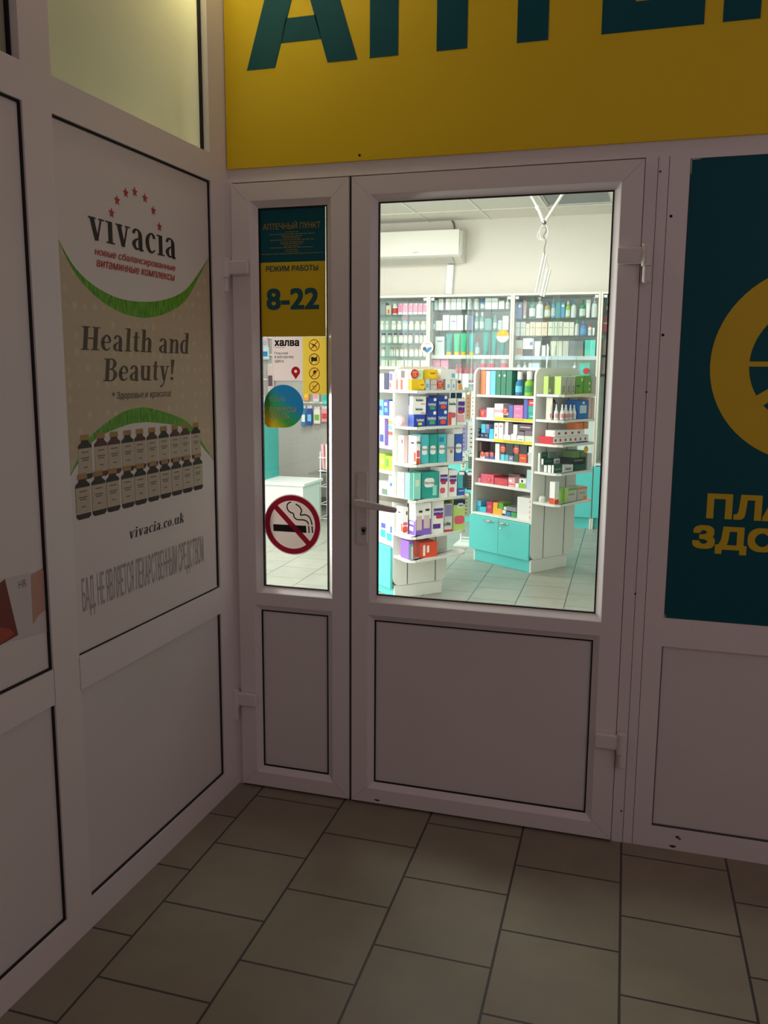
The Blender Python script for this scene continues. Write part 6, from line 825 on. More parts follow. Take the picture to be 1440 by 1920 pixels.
bm = bmesh.new(); flat(bm, [(1.4147, 2.0455), (1.4147, 2.005), (1.4165, 2.006), (1.4168, 2.0425), (1.44, 2.0437), (1.441, 2.0455)], FRONT(.0033)); onto(ts, mesh_obj('worn_corner', bm, mat('bare_white', 'C8C4BE', .6), None)); bm = bmesh.new(); flat(bm, [(1.4147, .739), (1.419, .739), (1.4147, .752)], FRONT(.0033)); onto(ts, mesh_obj('worn_corner', bm, mat('bare_white', 'C8C4BE', .6), None))
# ------------------------------------------------------------------ stickers on the narrow door glass
GY = 0.0136
hs_ = tag(empty('opening_hours_sign', (0.215, GY, 1.57)), 'teal and yellow opening hours sheet at the top of the narrow door glass', 'sign')
onto(hs_, bx('upper_field', SIGNT, None, .1005, .331, GY-.0008, GY-.0001, 1.806, 1.9715)); onto(hs_, bx('lower_field', mat('hours_yellow', 'E2C40C', 0.5), None, .1005, .331, GY-.0008, GY-.0001, 1.571, 1.806))
FS = FRONT(GY-.0012); OLV = mat('muted_olive_print', '9A8A30', 0.6)
onto(hs_, lettering('lettering', 'АПТЕЧНЫЙ ПУНКТ', .117, .315, 1.908, 1.932, FS, OLV, None, .02))
bm = bmesh.new(); rr = random.Random(3)
for i, (z, w) in enumerate([(1.899, .045), (1.8925, .155), (1.886, .07), (1.8805, .06), (1.8745, .150), (1.868, .08), (1.8625, .075), (1.8565, .055), (1.851, .150), (1.844, .04), (1.838, .05), (1.832, .215)]):
    x = .217-w/2
    while x < .217+w/2:
        l = rr.uniform(.006, .016); l = min(l, .217+w/2-x); flat(bm, [(x, z-.0011), (x+l, z-.0011), (x+l, z+.0011), (x, z+.0011)], FS); x += l+.0025
onto(hs_, mesh_obj('fine_print', bm, OLV, None))
onto(hs_, lettering('lettering', 'РЕЖИМ РАБОТЫ', .125, .307, 1.777, 1.795, FS, INKT, None, .022)); onto(hs_, lettering('lettering', '8-22', .126, .309, 1.656, 1.724, FS, INKT, None, .03))
ca = tag(empty('sticker_card', (0.197, GY, 1.43)), 'white instalment card with red map pin on the narrow door glass', 'sticker')
bm = bmesh.new(); flat(bm, [(.1425, 1.4285), (.2503, 1.4285), (.2503, 1.5695), (.1425, 1.5695)], FRONT(GY-.0004)); onto(ca, mesh_obj('card_sheet', bm, paper('card_white', 'E8D6D0', .2), None)); INK = mat('black_print', '1C1618', 0.5)
onto(ca, lettering('lettering', 'халва', .152, .239, 1.540, 1.560, FS, INK, None, .035))
for s, a, b, z in (('Покупай', .152, .199, 1.512), ('в рассрочку', .152, .219, 1.499), ('здесь', .152, .184, 1.486)): onto(ca, lettering('lettering', s, a, b, z, z+.010, FS, INK, None, .01))
bm = bmesh.new(); flat(bm, [(.152, 1.535), (.190, 1.535), (.190, 1.5362), (.152, 1.5362)], FS); onto(ca, mesh_obj('rule', bm, mat('grey_print', '80706C', .6), None))
bm = bmesh.new(); P = [(.226+.0155*math.cos(t), 1.459+.0155*math.sin(t)) for t in [math.radians(-25+230*i/24) for i in range(25)]]+[(.226, 1.4335)]
strip2(bm, P+[P[0]], [(.226+.0052*math.cos(t), 1.459+.0052*math.sin(t)) for t in [math.radians(-25+230*i/24) for i in range(25)]]+[(.226, 1.4538), (.226+.0052*math.cos(math.radians(-25)), 1.459+.0052*math.sin(math.radians(-25)))], FS); onto(ca, mesh_obj('map_pin', bm, paper('pin_red', 'D83A44', .4), None))
pr_ = tag(empty('pictogram_strip', (0.294, GY, 1.386)), 'yellow strip with four crossed out red rings on the narrow door glass', 'sticker')
bm = bmesh.new(); flat(bm, [(.2508, 1.386), (.3350, 1.386), (.3350, 1.5695), (.2508, 1.5695)], FRONT(GY-.0004)); onto(pr_, mesh_obj('strip_sheet', bm, paper('strip_yellow', 'F0D050', .2), None)); RB = paper('ring_red', 'C8501E', .45); OG = mat('pictogram_olive', '7A7A30', .5); GT = mat('pictogram_teal', '2C7A6A', .5)
for i, z in enumerate((1.543, 1.498, 1.453, 1.409)):
    x = .2915; bm = bmesh.new(); ringf(bm, x, z, .0162, .0188, FRONT(GY-.0013), 0, 32); ribbon(bm, [(x-.0118, z-.0118), (x+.0118, z+.0118)], .0028, FRONT(GY-.0013)); onto(pr_, mesh_obj('prohibition_ring', bm, RB, None))
    bm = bmesh.new(); g = FRONT(GY-.0011)
    if i == 0: ribbon(bm, [(x-.012, z+.006), (x-.002, z+.001), (x+.010, z-.006)], [.002, .005, .002], g); ringf(bm, x-.004, z-.005, .0015, .003, g, 0, 12); ringf(bm, x+.007, z-.009, .0012, .0025, g, 0, 12)
    elif i == 1: flat(bm, [(x-.011, z-.006), (x+.010, z-.006), (x+.010, z+.006), (x-.003, z+.006), (x-.004, z+.008), (x-.009, z+.008), (x-.011, z+.006)], g)
    elif i == 2: ribbon(bm, [(x-.004, z-.011), (x-.004, z+.008)], .0012, g); flat(bm, rrect(x-.003, x+.006, z, z+.01, .002), g); ribbon(bm, [(x+.002, z-.01), (x+.002, z)], .0016, g)
    else: ribbon(bm, [(x-.009, z+.007), (x-.003, z-.002), (x+.002, z-.01)], .0012, g); ribbon(bm, [(x+.002, z-.010), (x+.008, z+.006)], .0012, g); ringf(bm, x-.002, z+.003, .0012, .0022, g, 0, 10)
    onto(pr_, mesh_obj('pictogram', bm, GT if i == 1 else OG, None))
def gradmat():
    m = bpy.data.materials.new('blue_green_yellow_print'); m.use_nodes = True; nt = m.node_tree; nt.nodes.remove(nt.nodes['Principled BSDF']); out = nt.nodes['Material Output']; mx = nt.nodes.new('ShaderNodeMixShader'); t = nt.nodes.new('ShaderNodeBsdfTranslucent'); b = nt.nodes.new('ShaderNodeBsdfDiffuse'); mx.inputs[0].default_value = .86; nt.links.new(t.outputs[0], mx.inputs[1]); nt.links.new(b.outputs[0], mx.inputs[2]); nt.links.new(mx.outputs[0], out.inputs[0])
    tc = nt.nodes.new('ShaderNodeTexCoord'); vm = nt.nodes.new('ShaderNodeVectorMath'); vm.operation = 'DOT_PRODUCT'; vm.inputs[1].default_value = (-5.0, 0, -5.6); r = nt.nodes.new('ShaderNodeValToRGB'); ad = nt.nodes.new('ShaderNodeMath'); ad.inputs[1].default_value = 8.86
    nt.links.new(tc.outputs['Object'], vm.inputs[0]); nt.links.new(vm.outputs['Value'], ad.inputs[0]); nt.links.new(ad.outputs[0], r.inputs[0])
    e = r.color_ramp.elements; e[0].position = 0.22; e[0].color = rgb('2878A8'); e[1].position = 1.0; e[1].color = rgb('D8A020')
    for p, h in ((.45, '2E8A6A'), (.68, '3E8A34'), (.85, '8A9A28')): q = e.new(p); q.color = rgb(h)
    nt.links.new(r.outputs[0], b.inputs[0]); nt.links.new(r.outputs[0], t.inputs[0]); return m
bs = tag(empty('bonus_sticker', (0.182, GY, 1.345)), 'round blue to yellow bonus sticker with one square corner below the white card', 'sticker')
bm = bmesh.new(); cx, cz, R1 = .182, 1.345, .0705
P = [(cx+R1*math.cos(t), cz+R1*math.sin(t)) for t in [math.radians(-90+270*i/48) for i in range(49)]]+[(cx-R1, cz-R1+.012), (cx-R1+.012, cz-R1)]
flat(bm, P, FRONT(GY-.0004)); onto(bs, mesh_obj('sticker_sheet', bm, gradmat(), None)); PWH = mat('cream_print', 'F4EED8', .5)
onto(bs, lettering('lettering', 'БОНУСЫ', .132, .226, 1.326, 1.343, FS, PWH, None, .03)); onto(bs, lettering('lettering', 'ЗДЕСЬ', .132, .201, 1.301, 1.322, FS, PWH, None, .03))
bm = bmesh.new(); A = rrect(.130, .189, 1.361, 1.377, .008); B_ = rrect(.1312, .1878, 1.3622, 1.3758, .0068); strip2(bm, A+[A[0]], B_+[B_[0]], FS); ringf(bm, .1385, 1.369, .003, .0042, FS, 0, 16); put_text(bm, 'Спасибо', .146, .183, 1.3648, 1.3735, FS, 0, .01); onto(bs, mesh_obj('pill_logo', bm, PWH, None))
ns = tag(empty('no_smoking_sticker', (0.2085, GY, 0.9495)), 'round red no smoking sticker low on the narrow door glass', 'sticker')
bm = bmesh.new(); cx, cz = .2085, .9495; flat(bm, circ(cx, cz, .1035, 64), FRONT(GY-.0004)); onto(ns, mesh_obj('sticker_sheet', bm, paper('sticker_pinkish_white', 'D4C2B8', .16), None))
bm = bmesh.new(); ringf(bm, cx, cz, .082, .100, FRONT(GY-.0012), 0, 64); ribbon(bm, [(cx-.062, cz+.060), (cx+.058, cz-.060)], .0185, FRONT(GY-.0016)); onto(ns, mesh_obj('red_ring', bm, paper('sticker_red', 'C83450', .25), None))
bm = bmesh.new(); g = FRONT(GY-.0013)
def CG(x, y): return (.105+(x-58)/(825-58)*.209+(0), 1.053-(y-612)/(1415-612)*.207)
flat(bm, [CG(180, 1020), CG(184, 1112), CG(626, 1110), CG(620, 1016)], g); flat(bm, [CG(646, 1016), CG(652, 1108), CG(668, 1108), CG(662, 1016)], g); flat(bm, [CG(690, 1016), CG(696, 1106), CG(714, 1106), CG(708, 1016)], g)
ribbon(bm, smoothpts([CG(*p) for p in [(424, 712), (382, 738), (370, 782), (392, 836), (455, 868), (460, 905), (500, 940), (590, 942), (640, 965), (652, 1000)]]), .0045, g)
ribbon(bm, smoothpts([CG(*p) for p in [(484, 738), (535, 770), (562, 820), (548, 878), (610, 872), (670, 905), (700, 1000)]]), .0045, g)
onto(ns, mesh_obj('cigarette', bm, mat('black_print', '1C1618', .5), None))
# ------------------------------------------------------------------ poster on the left wall
po = tag(empty('wall_poster', (-.0098, -.49, 1.39)), 'white and beige poster with green arcs and small bottles on the left wall', 'poster')
PAPER = mat('poster_paper', 'E0DCD6', 0.5); XP = -.0092
onto(po, bx('poster_sheet', PAPER, None, -.0099, XP, -.868, -.1195, .75, 2.035))
def dotmat():
    m = bpy.data.materials.new('beige_dotted_print'); m.use_nodes = True; nt = m.node_tree; b = nt.nodes['Principled BSDF']; b.inputs['Roughness'].default_value = .5
    tc = nt.nodes.new('ShaderNodeTexCoord'); v = nt.nodes.new('ShaderNodeTexVoronoi'); v.inputs['Scale'].default_value = 26; v.inputs['Randomness'].default_value = 0.15
    mp = nt.nodes.new('ShaderNodeMapRange'); mp.inputs[1].default_value = .25; mp.inputs[2].default_value = .4; mx = nt.nodes.new('ShaderNodeMixRGB'); mx.inputs[1].default_value = rgb('D2C6AC'); mx.inputs[2].default_value = rgb('C4B698')
    nt.links.new(tc.outputs['Object'], v.inputs['Vector']); nt.links.new(v.outputs['Distance'], mp.inputs[0]); nt.links.new(mp.outputs[0], mx.inputs[0]); nt.links.new(mx.outputs[0], b.inputs['Base Color']); return m
def grassmat():
    m = bpy.data.materials.new('grass_print'); m.use_nodes = True; nt = m.node_tree; b = nt.nodes['Principled BSDF']; b.inputs['Roughness'].default_value = .5
    tc = nt.nodes.new('ShaderNodeTexCoord'); mpp = nt.nodes.new('ShaderNodeMapping'); mpp.inputs['Scale'].default_value = (1, 120, 35); n = nt.nodes.new('ShaderNodeTexNoise'); n.inputs['Scale'].default_value = 1; n.inputs['Detail'].default_value = 4
    r = nt.nodes.new('ShaderNodeValToRGB'); r.color_ramp.elements[0].position = .35; r.color_ramp.elements[0].color = rgb('3E8A14'); r.color_ramp.elements[1].position = .7; r.color_ramp.elements[1].color = rgb('7CC02C')
    nt.links.new(tc.outputs['Object'], mpp.inputs[0]); nt.links.new(mpp.outputs[0], n.inputs['Vector']); nt.links.new(n.outputs['Fac'], r.inputs[0]); nt.links.new(r.outputs[0], b.inputs['Base Color']); return m
GRASS = grassmat()
def interp(P, y):
    for (a, za), (b, zb) in zip(P, P[1:]):
        if a <= y <= b: return za+(zb-za)*(y-a)/(b-a)
    return P[-1][1] if y > P[-1][0] else P[0][1]
CI = smoothpts([(-.868, 1.777), (-.805, 1.711), (-.732, 1.673), (-.639, 1.650), (-.55, 1.645), (-.454, 1.651), (-.36, 1.668), (-.274, 1.697), (-.202, 1.745), (-.1195, 1.812)], 5)
CO = smoothpts([(-.868, 1.776), (-.806, 1.698), (-.733, 1.650), (-.641, 1.617), (-.56, 1.605), (-.484, 1.605), (-.38, 1.624), (-.276, 1.665), (-.196, 1.735), (-.1195, 1.811)], 5)
DO = smoothpts([(-.868, 1.193), (-.805, 1.262), (-.755, 1.302), (-.637, 1.346), (-.56, 1.357), (-.487, 1.355), (-.333, 1.322), (-.255, 1.289), (-.173, 1.217), (-.1195, 1.171)], 5)
DI = smoothpts([(-.868, 1.192), (-.794, 1.257), (-.736, 1.290), (-.614, 1.313), (-.54, 1.317), (-.467, 1.313), (-.319, 1.293), (-.256, 1.265), (-.174, 1.208), (-.1195, 1.170)], 5)
Ys = [-.868+(.868-.1195)*i/60 for i in range(61)]
bm = bmesh.new(); strip2(bm, [(y, interp(CO, y)) for y in Ys], [(y, interp(DO, y)) for y in Ys], LEFT(XP+.0003)); onto(po, mesh_obj('beige_field', bm, dotmat(), None))
bm = bmesh.new(); strip2(bm, [(y, interp(CI, y)) for y in Ys], [(y, interp(CO, y)) for y in Ys], LEFT(XP+.0004)); strip2(bm, [(y, interp(DO, y)) for y in Ys], [(y, interp(DI, y)) for y in Ys], LEFT(XP+.0004)); onto(po, mesh_obj('green_arc', bm, GRASS, None))
LT = LEFT(XP+.0008); BLK = mat('poster_black', '2A2624', .5); RED = mat('poster_red', 'B8402C', .5); BRN = mat('poster_brown', '4A4034', .5)
for y, z in ((-.636, 1.860), (-.609, 1.896), (-.568, 1.922), (-.525, 1.932), (-.476, 1.925), (-.435, 1.899), (-.406, 1.860)):
    bm = bmesh.new(); flat(bm, [(y+(.0145 if i % 2 == 0 else .0062)*math.cos(math.radians(90+36*i)), z+(.0145 if i % 2 == 0 else .0062)*math.sin(math.radians(90+36*i))) for i in range(10)], LT); onto(po, mesh_obj('star', bm, RED, None))
bm = bmesh.new(); serif(bm, 'vivacia', -.738, -.318, 1.782, .055, LT); onto(po, mesh_obj('lettering', bm, BLK, None))
onto(po, lettering('lettering', 'новые сбалансированные', -.717, -.327, 1.742, 1.765, LT, RED, None, .012, .25)); onto(po, lettering('lettering', 'витаминные комплексы', -.711, -.331, 1.718, 1.7355, LT, RED, None, .012, .25))
bm = bmesh.new(); serif(bm, 'Health and', -.792, -.262, 1.510, .041, LT, 0, .16); serif(bm, 'Beauty!', -.705, -.352, 1.432, .041, LT, 0, .16); serif(bm, '*', -.328, -.322, 1.44, .035, LT); onto(po, mesh_obj('lettering', bm, BRN, None))
onto(po, lettering('lettering', '* Здоровье и красота!', -.668, -.372, 1.380, 1.404, LT, mat('poster_grey_brown', '6A5E50', .5), None, .006, .22))
bm = bmesh.new(); serif(bm, 'vivacia.co.uk', -.618, -.322, 1.0015, .020, LT, 0, .2, True); onto(po, mesh_obj('lettering', bm, BLK, None))
onto(po, lettering('lettering', 'БАД. НЕ ЯВЛЯЕТСЯ ЛЕКАРСТВЕННЫМ СРЕДСТВОМ', -.834, -.204, .834, .940, LT, mat('poster_pale_grey', 'A49C98', .6), None, -.006))
bm = bmesh.new(); mats_ = [mat('printed_brown_glass', '2A1A18', .5), mat('printed_label', 'BEB29A', .5), mat('printed_gold_cap', 'A8844A', .5), mat('printed_label_ink', '6A6054', .5), mat('printed_red_glass', '54201A', .5)]
def pbottle(y, z0, zt, w, fn, gl):
    h = zt-z0
    flat(bm, [(y-w, z0+.006), (y-w*.7, z0), (y+w*.7, z0), (y+w, z0+.006), (y+w, z0+h*.76), (y+w*.55, z0+h*.83), (y+w*.5, z0+h*.9), (y-w*.5, z0+h*.9), (y-w*.55, z0+h*.83), (y-w, z0+h*.76)], fn[0], gl)
    flat(bm, [(y-w*.99, z0+h*.12), (y+w*.99, z0+h*.12), (y+w*.99, z0+h*.70), (y-w*.99, z0+h*.70)], fn[1], 1); flat(bm, [(y-w*.68, zt-h*.12), (y+w*.68, zt-h*.12), (y+w*.62, zt), (y-w*.62, zt)], fn[1], 2)
    for k, (a, l) in enumerate(((.60, .5), (.47, .6), (.42, .45), (.26, .3))): flat(bm, [(y-w*l, z0+h*a), (y+w*l, z0+h*a), (y+w*l, z0+h*(a+.025)), (y-w*l, z0+h*(a+.025))], fn[2], 3)
for i, y in enumerate((-.794, -.727, -.668, -.606, -.546, -.484, -.421, -.358, -.298, -.233)): pbottle(y, 1.188, 1.300, .0285, [LEFT(XP+.0005+.0001*k) for k in range(3)], 4 if i % 3 else 0)
for i, y in enumerate((-.811, -.745, -.682, -.614, -.551, -.485, -.420, -.356, -.292, -.227)): pbottle(y, 1.089, 1.204, .0295, [LEFT(XP+.0009+.0001*k) for k in range(3)], 0)
onto(po, mesh_obj('printed_bottles', bm, mats_, None))
p2_ = tag(empty('cropped_poster', (-.0098, -1.3, 1.2)), 'white poster with hand pictures on the near left bay cut by the frame', 'poster')
onto(p2_, bx('poster_sheet', PAPER, None, -.0099, XP, -1.715, -.9755, .752, 2.03))
bm = bmesh.new(); G2 = LEFT(XP+.0004)
flat(bm, [(-1.17, 1.008), (-.974, .992), (-.974, .84), (-1.17, .86)], LEFT(XP+.0002), 3)
flat(bm, [(-1.12, .995), (-1.104, 1.0), (-1.073, .862), (-1.135, .855), (-1.17, .88), (-1.17, .93), (-1.13, .945)], G2, 0); flat(bm, [(-1.14, .90), (-1.10, .885), (-1.085, .868), (-1.13, .858)], LEFT(XP+.0006), 1); flat(bm, [(-1.02, .99), (-.976, .998), (-.976, .895), (-.998, .89), (-1.022, .872)], G2, 2)
onto(p2_, mesh_obj('printed_hands', bm, [mat('print_skin_dark', '7A3A30', .5), mat('print_skin_mid', 'A8503C', .5), mat('print_skin_pale', 'C09884', .5), mat('print_white', 'D0CCC8', .5)], None))
onto(p2_, lettering('lettering', 'HR', -1.062, -1.035, .968, .985, G2, mat('grey_print', '80706C', .6), None, .0)); 
# ------------------------------------------------------------------ gondolas
def gondola(name, loc, ang, L, D0, D1, PD, shelves, toe, zb, shelf_z, outline, slots, endz, label, clip):
    g = tag(empty(name, loc, ang), label, 'display shelf')
    H = 1.489
    for x in (-L, -.018):
        bm = bmesh.new(); prism(bm, rrect(D0, D1, toe, H, .062, 6), lambda u, v, x=x: (x, u, v), lambda u, v, x=x: (x+.018, u, v)); mesh_obj('side_panel', bm, MDF, g)
    bx('top_board', MDF, g, -L+.018, -.018, D0+.05, D1-.06, H-.017, H, .001); bx('back_panel', MDFG, g, -L+.018, -.018, D1-.03, D1-.015, toe+.01, H-.02)
    for z in shelf_z[:-1]: bx('shelf', MDF, g, -L+.018, -.018, D0+.012, D1-.03, z-.018, z, .001)
    bx('base_top', MDF, g, -L+.018, -.018, D0, D1-.03, shelf_z[-1]-.018, shelf_z[-1], .001)
    m = -L/2
    for k, (a, b) in enumerate(((-L+.004, m-.001), (m+.001, -.004))):
        d = bx('cabinet_door', TEAL, g, a, b, D0-.018, D0-.0005, zb, shelf_z[-1]-.020, .001)
        hx = m-.075 if k == 0 else m+.03; hx = m-.10+k*.145; hz = shelf_z[-1]-.045
        bm = bmesh.new(); tube(bm, smoothpts([(hx-.06, D0-.019, hz+.001), (hx-.035, D0-.032, hz), (hx, D0-.038, hz-.001), (hx+.035, D0-.032, hz), (hx+.06, D0-.019, hz+.001)], 4), [.004+.005*math.sin(math.pi*i/16) for i in range(17)], 8); mesh_obj('door_handle', bm, CHROME, d)
    bm = bmesh.new(); cyl(bm, (m+.028, D0-.0181, shelf_z[-1]-.085), (m+.028, D0-.024, shelf_z[-1]-.085), .009, .008, 14); mesh_obj('lock', bm, CHROME, g)
    bx('plinth', MDF, g, -L+.03, 0, 0.012, PD, 0, toe+.004); bx('plinth_front', TEAL, g, -L+.045, -.014, 0.0, 0.0115, 0.001, zb-.003)
    bx('plinth_end', MDF, g, -.0139, 0, 0.0, .0118, 0, toe); bx('plinth_end', MDF, g, -L+.03, -L+.0448, 0, .0118, 0, toe)
    for y in slots: bx('slot_strip', SLOT, g, 0.0001, .0016, y-.0022, y+.0022, toe+.008, H-.05)
    for z in endz:
        bm = bmesh.new(); prism(bm, outline, lambda u, v, z=z: (u, v, z-.017), lambda u, v, z=z: (u, v, z)); mesh_obj('end_shelf', bm, MDF, g)
        bx('price_clip', mat('clip_white', 'F8F8F4', .3), g, clip-.006, clip+.010, .06, .105, z-.0225, z-.0172, .001)
    return g
def rounded(P, rads, n=5):
    out = []; N = len(P)
    for i, p in enumerate(P):
        r = rads[i]
        if not r: out.append(p); continue
        a = Vector(P[i-1])-Vector(p); b = Vector(P[(i+1) % N])-Vector(p); a = a.normalized()*r; b = b.normalized()*r
        for k in range(n+1):
            t = k/n; q = Vector(p)+a*(1-t)**2+b*t**2; out.append((q.x, q.y))
    return out
LEO = rounded([(.0018, -.01), (.19, -.016), (.208, .03), (.135, .47), (.03, .495), (.0018, .49)], [0, .05, .04, .07, .03, 0])
REO = rounded([(.0018, -.005), (.20, -.02), (.228, .03), (.185, .455), (.05, .475), (.0018, .47)], [0, .06, .04, .05, .03, 0])
RGA, LGA = math.radians(-34), math.radians(-44)
gr = gondola('gondola', (.54, 3.662, 0), RGA, .625, -.010, .477, .405, 5, .090, .094, [1.287, 1.114, .955, .801, .611, .383], REO, (.127, .356), [1.305, 1.127, .956, .754, .533], 'right white gondola shelf unit with teal doors seen through the wide door glass', .19)
gl = gondola('gondola', (-.203, 2.649, 0), LGA, .62, -.014, .398, .361, 5, .078, .066, [1.342, 1.176, .982, .821, .65, .358], LEO, (.0935, .3085), [1.345, 1.123, .891, .668, .438, .2895], 'left white gondola shelf unit nearest the door behind the lever handle', .17)
def sticker_strip(loc, ang, face, a, b, zc, h, off, label, text):
    s = tag(empty('shelf_strip', loc, ang), label, 'shelf strip', 'yellow strips on the right gondola'); 
    if face == 'y':
        bm = BOX(a, b, off-.0008, off, zc-h/2, zc+h/2); mesh_obj('strip_sheet', bm, mat('strip_yellow_bright', 'F2DC28', .5), s); fn = lambda u, v: Vector((u, off-.0012, v))
    else:
        bm = BOX(off, off+.0008, a, b, zc-h/2, zc+h/2); mesh_obj('strip_sheet', bm, mat('strip_yellow_bright', 'F2DC28', .5), s); fn = lambda u, v: Vector((off+.0012, u, v))
    m = (a+b)/2; lettering('lettering', text, m-.10, m+.10, zc-.004, zc+.004, fn, mat('strip_ink', '6A7A30', .5), s, .01)
sticker_strip((.54, 3.662, 0), RGA, 'y', -.405, -.020, 1.112, .022, .0008, 'yellow strip on the second front shelf edge of the right gondola', 'товар по выгодной цене')
sticker_strip((.54, 3.662, 0), RGA, 'y', -.41, -.020, .950, .022, .0008, 'yellow strip on the third front shelf edge of the right gondola', 'товар по выгодной цене')
a_ = math.radians(6.0); ed = Vector((.2095, .035)); wx = .54+ed.x*math.cos(RGA)-ed.y*math.sin(RGA); wy = 3.662+ed.x*math.sin(RGA)+ed.y*math.cos(RGA)
sticker_strip((wx, wy, 0), RGA+a_, 'x', 0, .39, 1.297, .026, .0006, 'yellow strip on the top end shelf edge of the right gondola', 'товар по выгодной цене')
# ------------------------------------------------------------------ glass cabinets along the back wall
CABS = [('left', -1.60, -.783, [2.004, 1.854, 1.727, 1.598, 1.50]), ('middle', -.781, .0265, [2.044, 1.85, 1.613, 1.36]), ('right', .0285, .8265, [1.956, 1.794, 1.605, 1.43]), ('far right', .8295, 1.63, [1.97, 1.80, 1.60, 1.42])]
FRM = mat('cabinet_edge', 'E4E0D2', .45); CBK = mat('cabinet_back_grey', 'DCE2E2', .6)
for nm, x0, x1, zs in CABS:
    c = tag(empty('glass_cabinet', ((x0+x1)/2, 5.9, 0)), '%s tall glass cabinet of the row against the back wall' % nm, 'cabinet', 'glass cabinets on the back wall')
    def ob(name, m, *a, **k): return onto(c, bx(name, m, None, *a, **k))
    for x in (x0, x1-.018): ob('side_panel', FRM, x, x+.018, 5.70, 6.115, 0.0, 2.178)
    ob('top_board', FRM, x0+.0181, x1-.0181, 5.70, 6.115, 2.160, 2.178); ob('back_panel', CBK, x0+.0181, x1-.0181, 6.10, 6.114, .62, 2.159)
    ob('counter_board', MDF, x0+.0181, x1-.0181, 5.69, 6.099, .60, .619); ob('base_back', CBK, x0+.0181, x1-.0181, 6.10, 6.114, .0, .60)
    m = (x0+x1)/2
    ob('base_door', TEAL, x0+.004, m-.0015, 5.682, 5.699, .108, .592); ob('base_door', TEAL, m+.0015, x1-.004, 5.682, 5.699, .108, .592); ob('plinth', TEAL, x0+.0185, x1-.0185, 5.712, 5.728, .0, .104)
    for k, z in enumerate(zs):
        white = (nm == 'middle' and k == 2) or (nm == 'right' and k == 2)
        s = ob('shelf', MDF if white else SHELFGLASS, x0+.0185, x1-.0185, 5.775, 6.098, z-(.018 if white else .006), z)
        if white: bx('shelf_edge_strip', mat('shelf_strip_pale' if nm == 'middle' else 'shelf_strip_bluish', 'ECECDC' if nm == 'middle' else 'CCD8E4', .5), s, x0+.02, x1-.02, 5.770, 5.7745, z-.034, z+.001)
    ob('glass_door', CABGLASS, x0+.0185, m+.03, 5.722, 5.727, .63, 2.157); ob('glass_door', CABGLASS, m-.03, x1-.0185, 5.735, 5.740, .63, 2.157)
    for x, y in ((m+.030, 5.722), (m-.0325, 5.735), (m-.21, 5.735), (m+.2, 5.722)):
        ob('glass_edge', mat('glass_edge_green', '6E8884', .3), x, x+.0025, y-.0005, y+.0055, .632, 2.155)
    for x in (x0+.022, x1-.052): ob('door_bracket', mat('bracket_white', 'F4F4F0', .4), x, x+.03, 5.712, 5.7215, 2.128, 2.152)
    for x in (x0+.0005, x1-.0145): ob('foot_block', MDF, x, x+.014, 5.676, 5.6995, 0, .10)
ob = None
def disc(name, x, y, z, r, label, bands):
    d = tag(empty(name, (x, y, z)), label, 'sticker'); bm = bmesh.new(); prism(bm, circ(0, 0, r, 32), lambda u, v: (u, .0006, v), lambda u, v: (u, -.0006, v)); mesh_obj('disc_sheet', bm, mat('disc_cream', 'F0E8D4', .5), d)
    bm = bmesh.new(); ms = []
    for i, (P, k) in enumerate(bands): flat(bm, [(p[0]*r, p[1]*r) for p in P], FRONT(-.0010-.0002*i), i); ms.append(pm(k))
    mesh_obj('disc_print', bm, ms, d)
disc('promo_sticker', -.789, 5.698, 1.687, .062, 'round cream promo disc between left and middle glass cabinets', [(circ(-.4, -.25, .32, 14), 'plum'), ([(-.35, -.75), (.1, -.85), (.75, -.2), (.7, .05), (.2, -.05), (-.3, -.5)], 'ocean'), ([(-.4, .45), (.4, .45), (.4, .6), (-.4, .6)], 'rose')])
disc('promo_sticker', -.061, 5.7205, 1.790, .060, 'round yellow and white promo disc on middle glass cabinet', [([(math.cos(t), math.sin(t)) for t in [math.pi*i/16 for i in range(17)]], 'gold'), ([(-.2, .2), (.2, .2), (.2, .8), (-.2, .8)], 'yellow')])
# ------------------------------------------------------------------ air conditioner, duct and cable on the back wall
ac = tag(empty('air_conditioner', (-1.04, 6.1195, 2.51)), 'long white wall mounted air conditioner above the glass cabinets', 'air conditioner')
ACW = mat('ac_white', 'F2F0E4', .35)
bm = bmesh.new(); prism(bm, [(0, 0), (0, .305), (-.17, .305), (-.196, .290), (-.200, .06), (-.185, .045), (-.06, 0)], lambda u, v: (-.525, u, v), lambda u, v: (.525, u, v)); bmesh.ops.bevel(bm, geom=[e for e in bm.edges if abs(e.verts[0].co.x-e.verts[1].co.x) < 1e-6 and e.verts[0].co.y < -.05 and e.verts[1].co.y < -.05], offset=.012, segments=3, affect='EDGES'); mesh_obj('housing', bm, mat('ac_side', 'DCDAD0', .4), ac)
bx('front_cover', ACW, ac, -.515, .500, -.212, -.1985, .062, .300, .006, 2)
bm = bmesh.new(); prism(bm, [(-.188, .042), (-.075, .003), (-.078, -.003), (-.192, .036)], lambda u, v: (-.47, u, v), lambda u, v: (.43, u, v)); mesh_obj('louver', bm, mat('ac_louver', 'C8C8BE', .4), ac)
lettering('lettering', 'AEROTEK', .038, .092, .092, .099, FRONT(-.2124), mat('grey_print', '80706C', .6), ac, .02)
du = bx('cable_duct', mat('duct_white', 'E6E8EA', .4), None, 0, .07, 0, .035, 0, .29, .003); du.location = (-.713, 6.084, 2.215); du.rotation_euler = (0, math.radians(3), 0); tag(du, 'white cable duct running down the wall below the air conditioner', 'cable duct')
